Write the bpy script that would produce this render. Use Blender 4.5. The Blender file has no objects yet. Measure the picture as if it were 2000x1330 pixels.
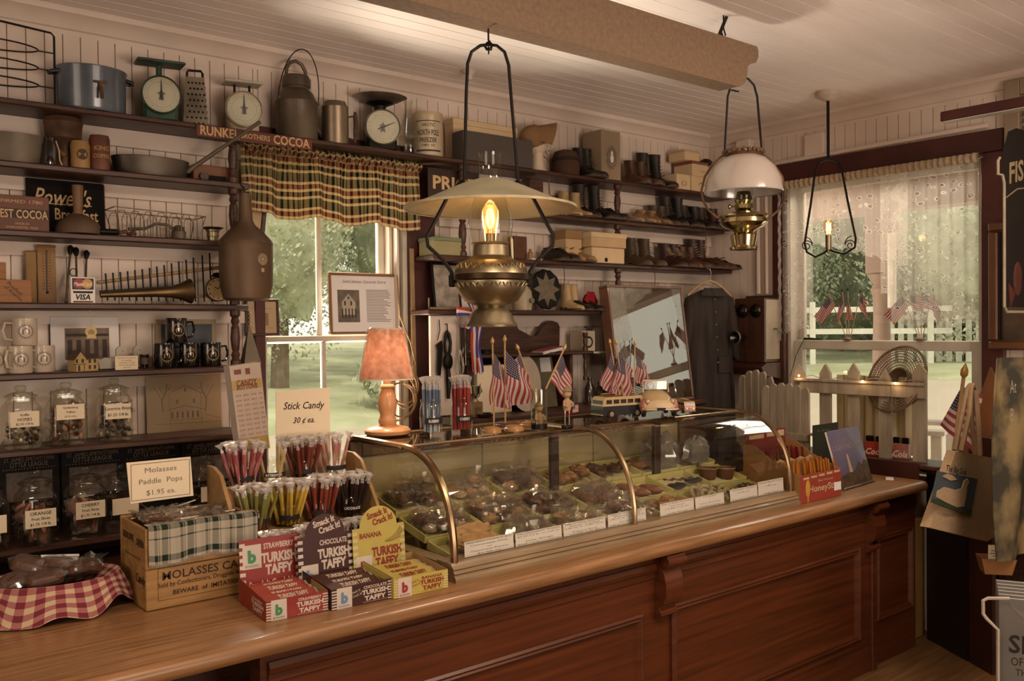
import bpy, math, random
from mathutils import Vector as V, Matrix as MX, Euler
sc = bpy.context.scene
rnd = random.Random(7)
pi = math.pi
# ---------------------------------------------------------------- camera
F_PX, YAW, PITCH, ROLL, CAM_H = 1767.0, 0.68583, -0.01486, -0.00995, 1.64
_cy, _sy = math.cos(YAW), math.sin(YAW)
FW = V((_sy*math.cos(PITCH), _cy*math.cos(PITCH), math.sin(PITCH)))
_r = V((_cy, -_sy, 0)); _u = _r.cross(FW)
RT = _r*math.cos(ROLL)+_u*math.sin(ROLL); UP = -_r*math.sin(ROLL)+_u*math.cos(ROLL)
CAM = V((0, 0, CAM_H))
cd = bpy.data.cameras.new('camera'); cam = bpy.data.objects.new('camera', cd)
sc.collection.objects.link(cam); sc.camera = cam
cd.sensor_fit = 'HORIZONTAL'; cd.sensor_width = 36; cd.lens = F_PX*36/2000; cd.clip_start = .05; cd.clip_end = 300
mw = MX.Identity(4)
for i in range(3):
    mw[i][0], mw[i][1], mw[i][2], mw[i][3] = RT[i], UP[i], -FW[i], CAM[i]
cam.matrix_world = mw
# ---------------------------------------------------------------- world, sun, large lights, exposure
vs = sc.view_settings
vs.view_transform = 'Standard'; vs.look = 'None'; vs.gamma = 1; vs.use_curve_mapping = False
vs.exposure = 0.3
cy = sc.cycles
cy.use_denoising = True; cy.max_bounces = 7; cy.diffuse_bounces = 3; cy.glossy_bounces = 3; cy.transparent_max_bounces = 24
cy.transmission_bounces = 4; cy.caustics_reflective = False; cy.caustics_refractive = False; cy.sample_clamp_indirect = 4.0
w = bpy.data.worlds.new('daylight'); sc.world = w; w.use_nodes = True
bg = w.node_tree.nodes['Background']; bg.inputs[0].default_value = (1.0, .92, .82, 1); bg.inputs[1].default_value = 1.25
def lamp(name, kind, loc, energy, col, target=None, size=None, size_y=None, angle=None, spread=None):
    d = bpy.data.lights.new(name, kind); d.energy = energy; d.color = col
    if kind == 'AREA':
        d.shape = 'RECTANGLE'; d.size = size; d.size_y = size_y or size
        if spread: d.spread = spread
    if kind == 'POINT' and size: d.shadow_soft_size = size
    if kind == 'SUN': d.angle = angle or .02
    o = bpy.data.objects.new(name, d); sc.collection.objects.link(o); o.location = loc
    if target: o.rotation_euler = (V(target)-V(loc)).to_track_quat('-Z', 'Y').to_euler()
    return o
lamp('sun', 'SUN', (8, -3, 9), 1.5, (1, .90, .78), target=(9.5, 3, 0), angle=.03)
WARM = (1, .77, .58)
# daylight of the shop windows behind the camera
lamp('shop_window_light', 'AREA', (1.6, -2.25, 1.65), 34, (1, .78, .61), target=(2.1, 3, 1.45), size=2.0, size_y=1.5)
# added fill lights hidden outside both windows, aimed in through them
FILL_COL = (1, .84, .75)
lamp('fill_up_right', 'AREA', (6.3, 2.6, .12), 40, FILL_COL, target=(3.3, 2.3, 2.85), size=2.4, size_y=1.6)
lamp('fill_down_right', 'AREA', (5.25, 2.6, 2.69), 40, FILL_COL, target=(3.4, 2.3, .8), size=1.6, size_y=.4)
lamp('fill_up_back', 'AREA', (1.5, 4.65, -.06), 700, FILL_COL, target=(2.3, 3.2, 2.6), size=1.7, size_y=.8)
lamp('fill_down_back', 'AREA', (2.2, 5.4, 3.6), 320, FILL_COL, target=(1.9, 2.4, .8), size=2.0, size_y=1.2)
# added fill light at the front wall, aimed up to brighten the ceiling
lamp('fill_up_front', 'AREA', (2.0, -2.2, 1.0), 17, (1, .80, .68), target=(2.9, 2.0, 3.3), size=2.0, size_y=.7, spread=1.5)
lamp('side_fill_light', 'AREA', (-1.9, 1.2, 1.7), 19, (1, .76, .55), target=(3, 2.6, 1.5), size=1.5, size_y=1.4)  # added fill from the left, out of view
# daylight at the two windows seen in the picture comes from the sky: portals guide it
for nm, loc, tg, sx, sy_ in (('window_portal_back', (2.0, 3.86, 1.6), (2.0, 0, 1.6), .95, 1.3), ('window_portal_right', (4.86, 2.6, 1.6), (0, 2.6, 1.6), 1.2, 1.7)):
    p = lamp(nm, 'AREA', loc, 1, (1, 1, 1), target=tg, size=sx, size_y=sy_); p.data.cycles.is_portal = True
# added fill lights under the ceiling, out of view over the customer side
for i, (x, y) in enumerate(((.9, .7), (3.0, .6))):
    lamp('ceiling_fill_light', 'AREA', (x, y, 2.78), 27, WARM, target=(x, y+.25, 0), size=.5, size_y=.5)
# ---------------------------------------------------------------- pixel rays of the calibrated photo -> points on real surfaces
def ray(x, y): return FW + RT*((x-1000)/F_PX) - UP*((y-665)/F_PX)
def on(ax, v, x, y):
    d = ray(x, y); t = (v-CAM[ax])/d[ax]; return CAM+d*t
def oX(x, y, v): return on(0, v, x, y)
def oY(x, y, v): return on(1, v, x, y)
def oZ(x, y, v): return on(2, v, x, y)
def px(p):
    d = V(p)-CAM; k = d.dot(FW); return 1000+F_PX*d.dot(RT)/k, 665-F_PX*d.dot(UP)/k
def mpp(p): return (V(p)-CAM).dot(FW)/F_PX          # metres per pixel at a point
# ---------------------------------------------------------------- mesh builder
class MB:
    def __init__(s): s.v = []; s.f = []; s.uv = {}
    def add(s, vs_, fs, M=None, uvs=None):
        n = len(s.v)
        for i, p in enumerate(vs_):
            s.v.append(tuple(M @ V(p)) if M else tuple(p))
            if uvs: s.uv[n+i] = uvs[i]
        s.f += [tuple(n+i for i in f) for f in fs]; return s
    def box(s, x0, x1, y0, y1, z0, z1, M=None):
        return s.add([(x0, y0, z0), (x1, y0, z0), (x1, y1, z0), (x0, y1, z0), (x0, y0, z1), (x1, y0, z1), (x1, y1, z1), (x0, y1, z1)],
                     [(3, 2, 1, 0), (4, 5, 6, 7), (0, 1, 5, 4), (1, 2, 6, 5), (2, 3, 7, 6), (3, 0, 4, 7)], M)
    def bev(s, x0, x1, y0, y1, z0, z1, b=.004, M=None):   # box with all edges chamfered
        x0, x1 = min(x0, x1), max(x0, x1); y0, y1 = min(y0, y1), max(y0, y1); z0, z1 = min(z0, z1), max(z0, z1)
        b = min(b, (x1-x0)*.45, (y1-y0)*.45, (z1-z0)*.45)
        P = []
        for z, k in ((z0, b), (z0+b, 0), (z1-b, 0), (z1, b)):
            c = b
            P += [(x0+k+c, y0+k, z), (x1-k-c, y0+k, z), (x1-k, y0+k+c, z), (x1-k, y1-k-c, z), (x1-k-c, y1-k, z), (x0+k+c, y1-k, z), (x0+k, y1-k-c, z), (x0+k, y0+k+c, z)]
        Fc = [tuple(range(7, -1, -1)), tuple(range(24, 32))]
        for r in range(3):
            for i in range(8):
                j = (i+1) % 8; Fc.append((r*8+i, r*8+j, r*8+8+j, r*8+8+i))
        return s.add(P, Fc, M)
    def lathe(s, prof, n=24, M=None, sx=1, sy=1, a0=0, a1=2*pi, wob=None, cap=False):
        full = abs(a1-a0-2*pi) < 1e-6; m = n if full else n+1; P = []; Fc = []
        for (r, z) in prof:
            for i in range(m):
                a = a0+(a1-a0)*i/n; k = wob(a, z) if wob else 1
                P.append((r*k*sx*math.cos(a), r*k*sy*math.sin(a), z))
        for j in range(len(prof)-1):
            for i in range(n):
                k = (i+1) % m if full else i+1
                Fc.append((j*m+i, j*m+k, j*m+m+k, j*m+m+i))
        if cap: Fc += [tuple(range(m-1, -1, -1)), tuple((len(prof)-1)*m+i for i in range(m))]
        return s.add(P, Fc, M)
    def cyl(s, r, z0, z1, n=16, M=None, r2=None):
        r2 = r if r2 is None else r2
        return s.lathe([(0, z0), (r, z0), (r2, z1), (0, z1)], n, M)
    def tube(s, pts, r, n=8, closed=False, M=None):
        pts = [V(p) for p in pts]; m = len(pts); P = []; Fc = []
        rs = r if isinstance(r, (list, tuple)) else [r]*m
        t0 = (pts[1]-pts[0]).normalized(); a = V((0, 0, 1)) if abs(t0.z) < .9 else V((1, 0, 0)); nrm = (a - t0*a.dot(t0)).normalized()
        for i, p in enumerate(pts):
            if closed: t = pts[(i+1) % m]-pts[i-1]
            else: t = pts[min(i+1, m-1)]-pts[max(i-1, 0)]
            t = t.normalized() if t.length > 1e-9 else t0
            nrm = nrm-t*nrm.dot(t); nrm = nrm.normalized() if nrm.length > 1e-6 else t.orthogonal().normalized(); b = t.cross(nrm)
            for k in range(n):
                q = 2*pi*k/n; P.append(p+(nrm*math.cos(q)+b*math.sin(q))*rs[i])
        for i in range(m if closed else m-1):
            j = (i+1) % m
            for k in range(n):
                l = (k+1) % n; Fc.append((i*n+k, i*n+l, j*n+l, j*n+k))
        if not closed: Fc += [tuple(range(n-1, -1, -1)), tuple((m-1)*n+k for k in range(n))]
        return s.add(P, Fc, M)
    def prism(s, poly, d0, d1, ax='y', M=None):           # polygon in the plane across ax, extruded along it
        n = len(poly)
        def q(a, b, d): return {'y': (a, d, b), 'x': (d, a, b), 'z': (a, b, d)}[ax]
        P = [q(a, b, d0) for a, b in poly]+[q(a, b, d1) for a, b in poly]
        Fc = [tuple(range(n)), tuple(range(2*n-1, n-1, -1))]+[(i, (i+1) % n+0, (i+1) % n+n, i+n) for i in range(n)]
        return s.add(P, Fc, M)
    def ball(s, c, r, n=12, m=8, M=None, sc_=(1, 1, 1), wob=None):
        P = []; Fc = []
        for j in range(m+1):
            th = pi*j/m
            for i in range(n):
                a = 2*pi*i/n; d = V((math.sin(th)*math.cos(a), math.sin(th)*math.sin(a), math.cos(th))); k = wob(d) if wob else 1
                P.append((c[0]+r*k*d.x*sc_[0], c[1]+r*k*d.y*sc_[1], c[2]+r*k*d.z*sc_[2]))
        for j in range(m):
            for i in range(n): Fc.append((j*n+i, j*n+n+i, j*n+n+(i+1) % n, j*n+(i+1) % n))
        return s.add(P, Fc, M)
    def sheet(s, nu, nv, fn, th=0, M=None, us=1, vs=1):    # fn(u,v)->point ; optional thickness by offset along the normals
        P = [V(fn(i/nu, j/nv)) for j in range(nv+1) for i in range(nu+1)]; uv = [(i/nu*us, j/nv*vs) for j in range(nv+1) for i in range(nu+1)]
        q = nu+1; Fc = [(j*q+i, j*q+i+1, j*q+q+i+1, j*q+q+i) for j in range(nv) for i in range(nu)]
        if th:
            N = [V((0, 0, 0)) for _ in P]
            for f in Fc:
                nn = (P[f[2]]-P[f[0]]).cross(P[f[3]]-P[f[1]])
                for i in f: N[i] += nn
            B = [p-(n.normalized() if n.length else n)*th for p, n in zip(P, N)]; k = len(P)
            Fc = Fc+[tuple(i+k for i in reversed(f)) for f in Fc]
            rim = [i for i in range(q)]+[j*q+nu for j in range(1, nv+1)]+[nv*q+i for i in range(nu-1, -1, -1)]+[j*q for j in range(nv-1, 0, -1)]
            Fc += [(rim[(i+1) % len(rim)], rim[i], rim[i]+k, rim[(i+1) % len(rim)]+k) for i in range(len(rim))]
            P += B; uv = uv+uv
        return s.add(P, Fc, M, uv)
    def loft(s, rings, cap=True, M=None):
        n = len(rings[0]); P = [p for r in rings for p in r]; Fc = []
        for j in range(len(rings)-1):
            for i in range(n): Fc.append((j*n+i, j*n+(i+1) % n, j*n+n+(i+1) % n, j*n+n+i))
        if cap: Fc += [tuple(range(n-1, -1, -1)), tuple((len(rings)-1)*n+i for i in range(n))]
        return s.add(P, Fc, M)
def T(x=0, y=0, z=0): return MX.Translation((x, y, z))
def Rx(a): return MX.Rotation(a, 4, 'X')
def Ry(a): return MX.Rotation(a, 4, 'Y')
def Rz(a): return MX.Rotation(a, 4, 'Z')
def S3(x, y=None, z=None): return MX.Diagonal((x, x if y is None else y, x if z is None else z, 1))
def obj(name, mb, m, parent=None, loc=None, rot=None, ang=35):
    if isinstance(mb, MB):
        me = bpy.data.meshes.new(name); me.from_pydata(mb.v, [], mb.f); me.validate()
        if mb.uv:
            l = me.uv_layers.new(name='UVMap')
            for lp in me.loops: l.data[lp.index].uv = mb.uv.get(lp.vertex_index, (0, 0))
        me.shade_smooth(); me.set_sharp_from_angle(angle=math.radians(ang)); me.update()
    else: me = mb
    for q in (m if isinstance(m, (list, tuple)) else [m]):
        me.materials.append(q)
    o = bpy.data.objects.new(name, me); sc.collection.objects.link(o)
    if parent: o.parent = parent
    if loc: o.location = loc
    if rot: o.rotation_euler = rot
    return o
def tag(o, label, cat, group=None, kind=None):
    o['label'] = label; o['category'] = cat
    if group: o['group'] = group
    if kind: o['kind'] = kind
    return o
def thing(name, label, cat, loc=(0, 0, 0), rz=0, group=None, rot=None):
    o = bpy.data.objects.new(name, None); sc.collection.objects.link(o); o.empty_display_size = .05
    o.location = loc; o.rotation_euler = rot or (0, 0, rz)
    return tag(o, label, cat, group)
def struct(name, mb, m, parent=None):
    o = obj(name, mb, m, parent)
    if not parent: o['kind'] = 'structure'
    return o
def one(name, label, cat, mb, m, loc=None, rot=None, group=None):
    return tag(obj(name, mb, m, None, loc, rot), label, cat, group)
def dup(root, loc, rot=None, label=None, group=None, scale=None):
    r = root.copy(); sc.collection.objects.link(r); r.location = loc
    if rot is not None: r.rotation_euler = rot if isinstance(rot, (tuple, Euler)) else (0, 0, rot)
    if label: r['label'] = label
    if group: r['group'] = group
    if scale: r.scale = scale if isinstance(scale, tuple) else (scale,)*3
    for ch in list(root.children):
        c = ch.copy(); sc.collection.objects.link(c); c.parent = r
        for g in list(ch.children):
            d = g.copy(); sc.collection.objects.link(d); d.parent = c
    return r
# ---------------------------------------------------------------- lettering: outlines of the built-in typeface as flat raised meshes
_tc = {}
def glyphs(s, bold=0, shear=0):
    k = (s, bold, shear)
    if k not in _tc:
        c = bpy.data.curves.new('t', 'FONT'); c.body = s; c.size = 1; c.offset = bold; c.shear = shear; c.resolution_u = 2; c.align_x = 'CENTER'
        o = bpy.data.objects.new('t', c); sc.collection.objects.link(o); dg = bpy.context.evaluated_depsgraph_get()
        me = bpy.data.meshes.new_from_object(o.evaluated_get(dg))
        vv = [tuple(v.co) for v in me.vertices]; ff = [tuple(p.vertices) for p in me.polygons]
        bpy.data.objects.remove(o); bpy.data.curves.remove(c); bpy.data.meshes.remove(me)
        _tc[k] = (vv, ff)
    return _tc[k]
class Txt(MB):
    # line of text centred at c; x axis a, y axis b (unit vectors); h = letter size; w = fit to this width
    def line(s, st, c, a=(1, 0, 0), b=(0, 0, 1), h=.02, w=None, bold=0, shear=0, ang=0):
        vv, ff = glyphs(st, bold, shear); a = V(a).normalized(); b = V(b).normalized(); n = a.cross(b); c = V(c)+n*.0007
        if not vv: return s
        x0 = min(p[0] for p in vv); x1 = max(p[0] for p in vv); k = h*1.38
        kx = k if w is None else w/(x1-x0); mx = (x0+x1)/2
        if ang: a, b = a*math.cos(ang)+b*math.sin(ang), b*math.cos(ang)-a*math.sin(ang)
        return s.add([c+a*((p[0]-mx)*kx)+b*((p[1]-.36)*k) for p in vv], ff)
# ---------------------------------------------------------------- materials
def lin(h):
    h = h.lstrip('#'); r = []
    for i in (0, 2, 4):
        c = int(h[i:i+2], 16)/255; r.append(c/12.92 if c <= .04045 else ((c+.055)/1.055)**2.4)
    return (*r, 1)
_mats = {}
def nt(name):
    m = bpy.data.materials.new(name); m.use_nodes = True; t = m.node_tree; return m, t, t.nodes['Principled BSDF']
def M(name, h='888888', rough=.55, metal=0, var=.12, scale=14, stretch=None, bump=0, spec=.4, h2=None, emit=0, coat=0, lo=.3, hi=.7, detail=4):
    if name in _mats: return _mats[name]
    m, t, b = nt(name); L = t.links
    b.inputs['Roughness'].default_value = rough; b.inputs['Metallic'].default_value = metal; b.inputs['Specular IOR Level'].default_value = spec
    b.inputs['Coat Weight'].default_value = coat
    c = lin(h)
    tc = t.nodes.new('ShaderNodeTexCoord'); mp = t.nodes.new('ShaderNodeMapping'); mp.inputs['Scale'].default_value = stretch or (1, 1, 1)
    nz = t.nodes.new('ShaderNodeTexNoise'); nz.inputs['Scale'].default_value = scale; nz.inputs['Detail'].default_value = detail
    L.new(tc.outputs['Object'], mp.inputs['Vector']); L.new(mp.outputs[0], nz.inputs['Vector'])
    cr = t.nodes.new('ShaderNodeValToRGB'); e = cr.color_ramp.elements
    e[0].position, e[1].position = lo, hi
    c2 = lin(h2) if h2 else tuple(min(1, x*(1+var)) for x in c[:3])+(1,)
    e[0].color = tuple(x*(1-var) for x in c[:3])+(1,); e[1].color = c2
    L.new(nz.outputs['Fac'], cr.inputs['Fac']); L.new(cr.outputs[0], b.inputs['Base Color'])
    if bump:
        bp = t.nodes.new('ShaderNodeBump'); bp.inputs['Strength'].default_value = bump; bp.inputs['Distance'].default_value = .004
        L.new(nz.outputs['Fac'], bp.inputs['Height']); L.new(bp.outputs[0], b.inputs['Normal'])
    if emit:
        b.inputs['Emission Color'].default_value = c; b.inputs['Emission Strength'].default_value = emit
    _mats[name] = m; return m
def GL(name, h='ffffff', refl=.9, base=.05, rough=.02, tint=1.0, dull=0):
    # clear thin glass or film: sees through, with a mirror sheen that grows at grazing angles
    if name in _mats: return _mats[name]
    m = bpy.data.materials.new(name); m.use_nodes = True; t = m.node_tree; t.nodes.clear(); L = t.links
    out = t.nodes.new('ShaderNodeOutputMaterial'); mix = t.nodes.new('ShaderNodeMixShader'); tr = t.nodes.new('ShaderNodeBsdfTransparent'); gs = t.nodes.new('ShaderNodeBsdfGlossy')
    c = lin(h); tr.inputs[0].default_value = c; gs.inputs['Roughness'].default_value = rough
    lw = t.nodes.new('ShaderNodeLayerWeight'); lw.inputs[0].default_value = .5
    pw = t.nodes.new('ShaderNodeMath'); pw.operation = 'POWER'; pw.inputs[1].default_value = 3.5
    ml = t.nodes.new('ShaderNodeMath'); ml.operation = 'MULTIPLY_ADD'; ml.inputs[1].default_value = refl; ml.inputs[2].default_value = base
    L.new(lw.outputs['Facing'], pw.inputs[0]); L.new(pw.outputs[0], ml.inputs[0]); L.new(ml.outputs[0], mix.inputs[0]); L.new(tr.outputs[0], mix.inputs[1]); L.new(gs.outputs[0], mix.inputs[2])
    fin = mix
    if dull:
        df = t.nodes.new('ShaderNodeBsdfDiffuse'); df.inputs[0].default_value = (.85, .82, .78, 1); m2 = t.nodes.new('ShaderNodeMixShader'); m2.inputs[0].default_value = dull
        L.new(mix.outputs[0], m2.inputs[1]); L.new(df.outputs[0], m2.inputs[2]); fin = m2
    L.new(fin.outputs[0], out.inputs[0]); _mats[name] = m; return m
def UVM(name, fn, rough=.8, bumpy=0):
    # cloth with a woven pattern: fn(node builder) wires a colour from the sheet's own UVs
    if name in _mats: return _mats[name]
    m, t, b = nt(name); b.inputs['Roughness'].default_value = rough; b.inputs['Specular IOR Level'].default_value = .1
    L = t.links; uv = t.nodes.new('ShaderNodeUVMap'); sp = t.nodes.new('ShaderNodeSeparateXYZ'); L.new(uv.outputs[0], sp.inputs[0])
    class B:
        def math(s, op, a, c=None):
            n = t.nodes.new('ShaderNodeMath'); n.operation = op
            for i, x in enumerate((a, c)):
                if x is None: continue
                if isinstance(x, (int, float)): n.inputs[i].default_value = x
                else: L.new(x, n.inputs[i])
            return n.outputs[0]
        def ramp(s, fac, stops, interp='CONSTANT'):
            n = t.nodes.new('ShaderNodeValToRGB'); n.color_ramp.interpolation = interp; e = n.color_ramp.elements
            while len(e) < len(stops): e.new(1)
            for k, (p, c) in enumerate(stops): e[k].position = p; e[k].color = lin(c)
            L.new(fac, n.inputs[0]); return n.outputs[0]
        def mix(s, f, a, c, mode='MIX'):
            n = t.nodes.new('ShaderNodeMix'); n.data_type = 'RGBA'; n.blend_type = mode
            for i, x in ((0, f), (6, a), (7, c)):
                if isinstance(x, (int, float)): n.inputs[i].default_value = x
                elif isinstance(x, str): n.inputs[i].default_value = lin(x)
                else: L.new(x, n.inputs[i])
            return n.outputs[2]
        U = sp.outputs[0]; Vv = sp.outputs[1]
    L.new(fn(B()), b.inputs['Base Color']); _mats[name] = m; return m
# ================================================================ materials of the place
PAINT = M('cream_paint', 'cfbfb0', .55, var=.08, scale=3, bump=.05, h2='d9c9bb', coat=.05)
CEILP = M('ceiling_paint', 'eee3da', .45, var=.06, scale=2.5, h2='f4ebe4', stretch=(.4, 3, 1), coat=.1)
DARKW = M('dark_stained_wood', '3d2820', .42, var=.35, scale=9, stretch=(1, 9, 9), bump=.15, h2='523428')
REDW = M('oxblood_paint', '401a16', .5, var=.3, scale=5, bump=.1, h2='4e231d')
MAHOG = M('mahogany_panel', '4c2613', .34, var=.22, scale=4, stretch=(.5, 4, 14), bump=.05, h2='5e3018', coat=.2)
TOPW = M('worn_counter_wood', '7a5636', .33, var=.22, scale=6, stretch=(.6, 12, 12), bump=.12, h2='966e48', coat=.2)
FLOORW = M('floor_board_wood', '6e4d2c', .6, var=.3, scale=5, stretch=(.6, 9, 9), bump=.2, h2='84603a')
BLACK = M('black_iron', '15110f', .45, metal=.6, var=.3, scale=20)
RUST = M('rusty_steel', '4a3526', .65, metal=.5, var=.4, scale=9, bump=.2, h2='7a5a40')
BRASS = M('aged_brass', '8f8266', .38, metal=1, var=.25, scale=9, h2='aca084')
SHINYB = M('polished_brass', 'a5986f', .15, metal=1, var=.15, scale=6, h2='c2b590')
STEEL = M('dull_tin', '8d8578', .38, metal=.9, var=.3, scale=12, h2='a79d8c', bump=.05)
WHITEP = M('white_woodwork', 'b9b1a0', .5, var=.12, scale=6, h2='c8c0b0', bump=.05)
CARD = M('cream_card', 'd9c9ac', .7, var=.04, scale=4)
WCARD = M('white_card', 'd8d3d0', .7, var=.03, scale=4)
INK = M('black_ink', '1c1714', .7, var=.02)
WINK = M('white_ink', 'd8d0c0', .7, var=.02)
GINK = M('grey_ink', '6d655c', .7, var=.02)
GLASS = GL('clear_glass', 'f4f4ee', .75, .045, .01)
PANE = GL('window_glass', 'f6f8f2', .5, .03, .01)
FILM = GL('cellophane', 'f8f5f0', .5, .09, .12, dull=.02)
YB, XR, ZC = 3.75, 4.74, 2.86
XL, YF = -2.4, -2.6
# ================================================================ shell
def boards(a0, a1, pitch, g=.0045, d=.009):      # groove profile of beaded boards along one axis: (position, depth)
    P = []; a = a0
    while a < a1-1e-6:
        e = min(a+pitch, a1); P += [(a, d), (a+g*.5, 0), (e-g*.5, 0)]; a = e
    P.append((a1, d)); return P
def wall_strip(mb, prof, z0, z1, place):          # place(pos, depth, z) -> point
    n = len(prof); P = [place(a, d, z) for z in (z0, z1) for a, d in prof]
    mb.add(P, [(i, i+1, n+i+1, n+i) for i in range(n-1)])
mb = MB()
WX0, WX1, WZ0, WZ1 = 1.655, 2.415, .86, 2.42       # opening of the back window
RY0, RY1, RZ0, RZ1 = 2.03, 3.165, .80, 2.49        # opening of the right window
bp = lambda a, d, z: (a, YB+d, z)
for x0, x1, z0, z1 in ((XL, WX0, 0, ZC), (WX1, XR, 0, ZC), (WX0, WX1, 0, WZ0), (WX0, WX1, WZ1, ZC)):
    wall_strip(mb, boards(x0, x1, .063), z0, z1, bp)
mb.box(XL-.1, WX0, YB+.02, YB+.16, 0, ZC); mb.box(WX1, XR+.16, YB+.02, YB+.16, 0, ZC); mb.box(WX0, WX1, YB+.02, YB+.16, 0, WZ0); mb.box(WX0, WX1, YB+.02, YB+.16, WZ1, ZC)
struct('wall_back', mb, PAINT)
mb = MB(); rp = lambda a, d, z: (XR+d, -a, z)
for y0, y1, z0, z1 in ((YF, RY0, 0, ZC), (RY1, YB+.02, 0, ZC), (RY0, RY1, 0, RZ0), (RY0, RY1, RZ1, ZC)):
    wall_strip(mb, boards(-y1, -y0, .063), z0, z1, rp); mb.box(XR+.02, XR+.16, y0, y1, z0, ZC if z1 == ZC else z1)
struct('wall_right', mb, PAINT)
mb = MB()
FX0, FX1, FZ0, FZ1 = .6, 2.6, .9, 2.4
for x0, x1, z0, z1 in ((XL, FX0, 0, ZC), (FX1, XR, 0, ZC), (FX0, FX1, 0, FZ0), (FX0, FX1, FZ1, ZC)):
    mb.box(x0, x1, YF-.12, YF, z0, z1)
struct('wall_front', mb, PAINT)
mb = MB()
for y0, y1, z0, z1 in ((YF, .45, 0, ZC), (1.95, YB, 0, ZC), (.45, 1.95, 0, 1.0), (.45, 1.95, 2.4, ZC)):
    mb.box(XL-.12, XL, y0, y1, z0, z1)
struct('wall_left', mb, PAINT)
wm = MB()
for i in range(4): wm.box(FX0+i*.653, FX0+i*.653+.04, YF-.08, YF-.03, FZ0, FZ1)
for z in (FZ0, 1.38, 1.88, FZ1-.04): wm.box(FX0, FX1, YF-.08, YF-.03, z, z+.04)
struct('window_3', wm, WHITEP)
mb = MB()
for i in range(3): mb.box(XL-.08, XL-.03, .45+i*.73, .45+i*.73+.04, 1.0, 2.4)
for z in (1.0, 1.68, 2.36): mb.box(XL-.08, XL-.03, .45, 1.95, z, z+.04)
struct('window_4', mb, WHITEP)
mb = MB(); pr = boards(-YB-.15, -YF, .15, .006, .008)
n = len(pr); mb.add([(x, -a, -d) for x in (XL, XR+.16) for a, d in pr], [(i, i+1, n+i+1, n+i) for i in range(n-1)]); mb.box(XL, XR+.16, YF, YB+.16, -.1, -.02)
struct('floor', mb, FLOORW)
mb = MB(); pr = boards(YF, YB+.15, .083, .004, .010); n = len(pr)
mb.add([(x, a, ZC+d) for x in (XL, XR+.16) for a, d in pr], [(n+i, n+i+1, i+1, i) for i in range(n-1)]); mb.box(XL, XR+.16, YF, YB+.16, ZC+.02, ZC+.1)
struct('ceiling', mb, CEILP)
# crown mouldings
cp = [(0, 0), (.012, 0), (.014, .018), (.024, .022), (.03, .035), (.05, .06), (.07, .07), (.075, .085), (.075, .09), (0, .09)]
struct('trim_1', MB().prism([(YB+.012-a, ZC-.09+b) for a, b in cp], XL, XR, 'x'), PAINT)
struct('trim_2', MB().prism([(XR+.012-a, ZC-.09+b) for a, b in cp], YF, YB, 'y'), PAINT)
# ---- back window: dark casing, white frame and sashes, panes
struct('trim_3', MB().bev(1.617, 1.665, YB-.025, YB+.03, .3, 2.45).bev(2.405, 2.56, YB-.03, YB+.03, 0, 2.45).bev(1.60, 2.58, YB-.032, YB+.028, 2.45, 2.52), REDW)
wn = struct('window_1', MB().box(WX0, WX0+.02, YB, YB+.16, WZ0, WZ1).box(WX1-.035, WX1, YB-.01, YB+.16, WZ0, WZ1).box(WX0+.02, WX1-.035, YB+.001, YB+.159, WZ1-.03, WZ1).bev(WX0-.03, WX1+.0, YB-.05, YB+.18, WZ0, WZ0+.035), WHITEP)
def sash(x0, x1, y0, y1, z0, z1, st=.035, mx=None, th=.03):
    m = MB().bev(x0, x0+st, y0, y1, z0, z1).bev(x1-st, x1, y0, y1, z0, z1).bev(x0+st, x1-st, y0+.001, y1-.001, z0, z0+st).bev(x0+st, x1-st, y0+.001, y1-.001, z1-st, z1)
    if mx: m.bev(mx-.012, mx+.012, y0+.004, y1-.004, z0+st, z1-st)
    return m
obj('sash', sash(WX0+.02, WX1-.08, YB+.085, YB+.115, 1.575, WZ1-.02, .035, 1.985), WHITEP, wn)
obj('sash', sash(WX0+.02, WX1-.08, YB+.05, YB+.08, WZ0+.035, 1.61, .03, 1.985), WHITEP, wn)
obj('jamb_liner', MB().box(WX1-.08, WX1-.065, YB+.04, YB+.12, WZ0, WZ1).box(WX1-.06, WX1-.05, YB+.0, YB+.12, WZ0, WZ1), PAINT, wn)
obj('pane', MB().box(WX0+.03, WX1-.09, YB+.099, YB+.101, 1.59, WZ1-.03), PANE, wn); obj('pane', MB().box(WX0+.03, WX1-.09, YB+.064, YB+.066, WZ0+.05, 1.59), PANE, wn)
# ---- right window
struct('trim_4', MB().bev(XR-.025, XR+.03, RY1, RY1+.092, .6, RZ1).bev(XR-.025, XR+.03, RY0-.11, RY0, .6, RZ1).bev(XR-.03, XR+.028, RY0-.11, RY1+.092, RZ1, RZ1+.11), REDW)
wn = struct('window_2', MB().box(XR, XR+.16, RY1-.02, RY1, RZ0, RZ1).box(XR, XR+.16, RY0, RY0+.02, RZ0, RZ1).box(XR+.001, XR+.159, RY0+.02, RY1-.02, RZ1-.02, RZ1).bev(XR-.05, XR+.18, RY0, RY1, RZ0, RZ0+.03), WHITEP)
def sashY(y0, y1, x0, x1, z0, z1, st=.04):
    return MB().bev(x0, x1, y0, y0+st, z0, z1).bev(x0, x1, y1-st, y1, z0, z1).bev(x0+.001, x1-.001, y0+st, y1-st, z0, z0+st).bev(x0+.001, x1-.001, y0+st, y1-st, z1-st, z1)
obj('sash', sashY(RY0+.02, RY1-.02, XR+.08, XR+.11, 1.50, RZ1-.02), WHITEP, wn)
obj('sash', sashY(RY0+.02, RY1-.02, XR+.035, XR+.07, RZ0+.03, 1.545, .055), WHITEP, wn)
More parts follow.
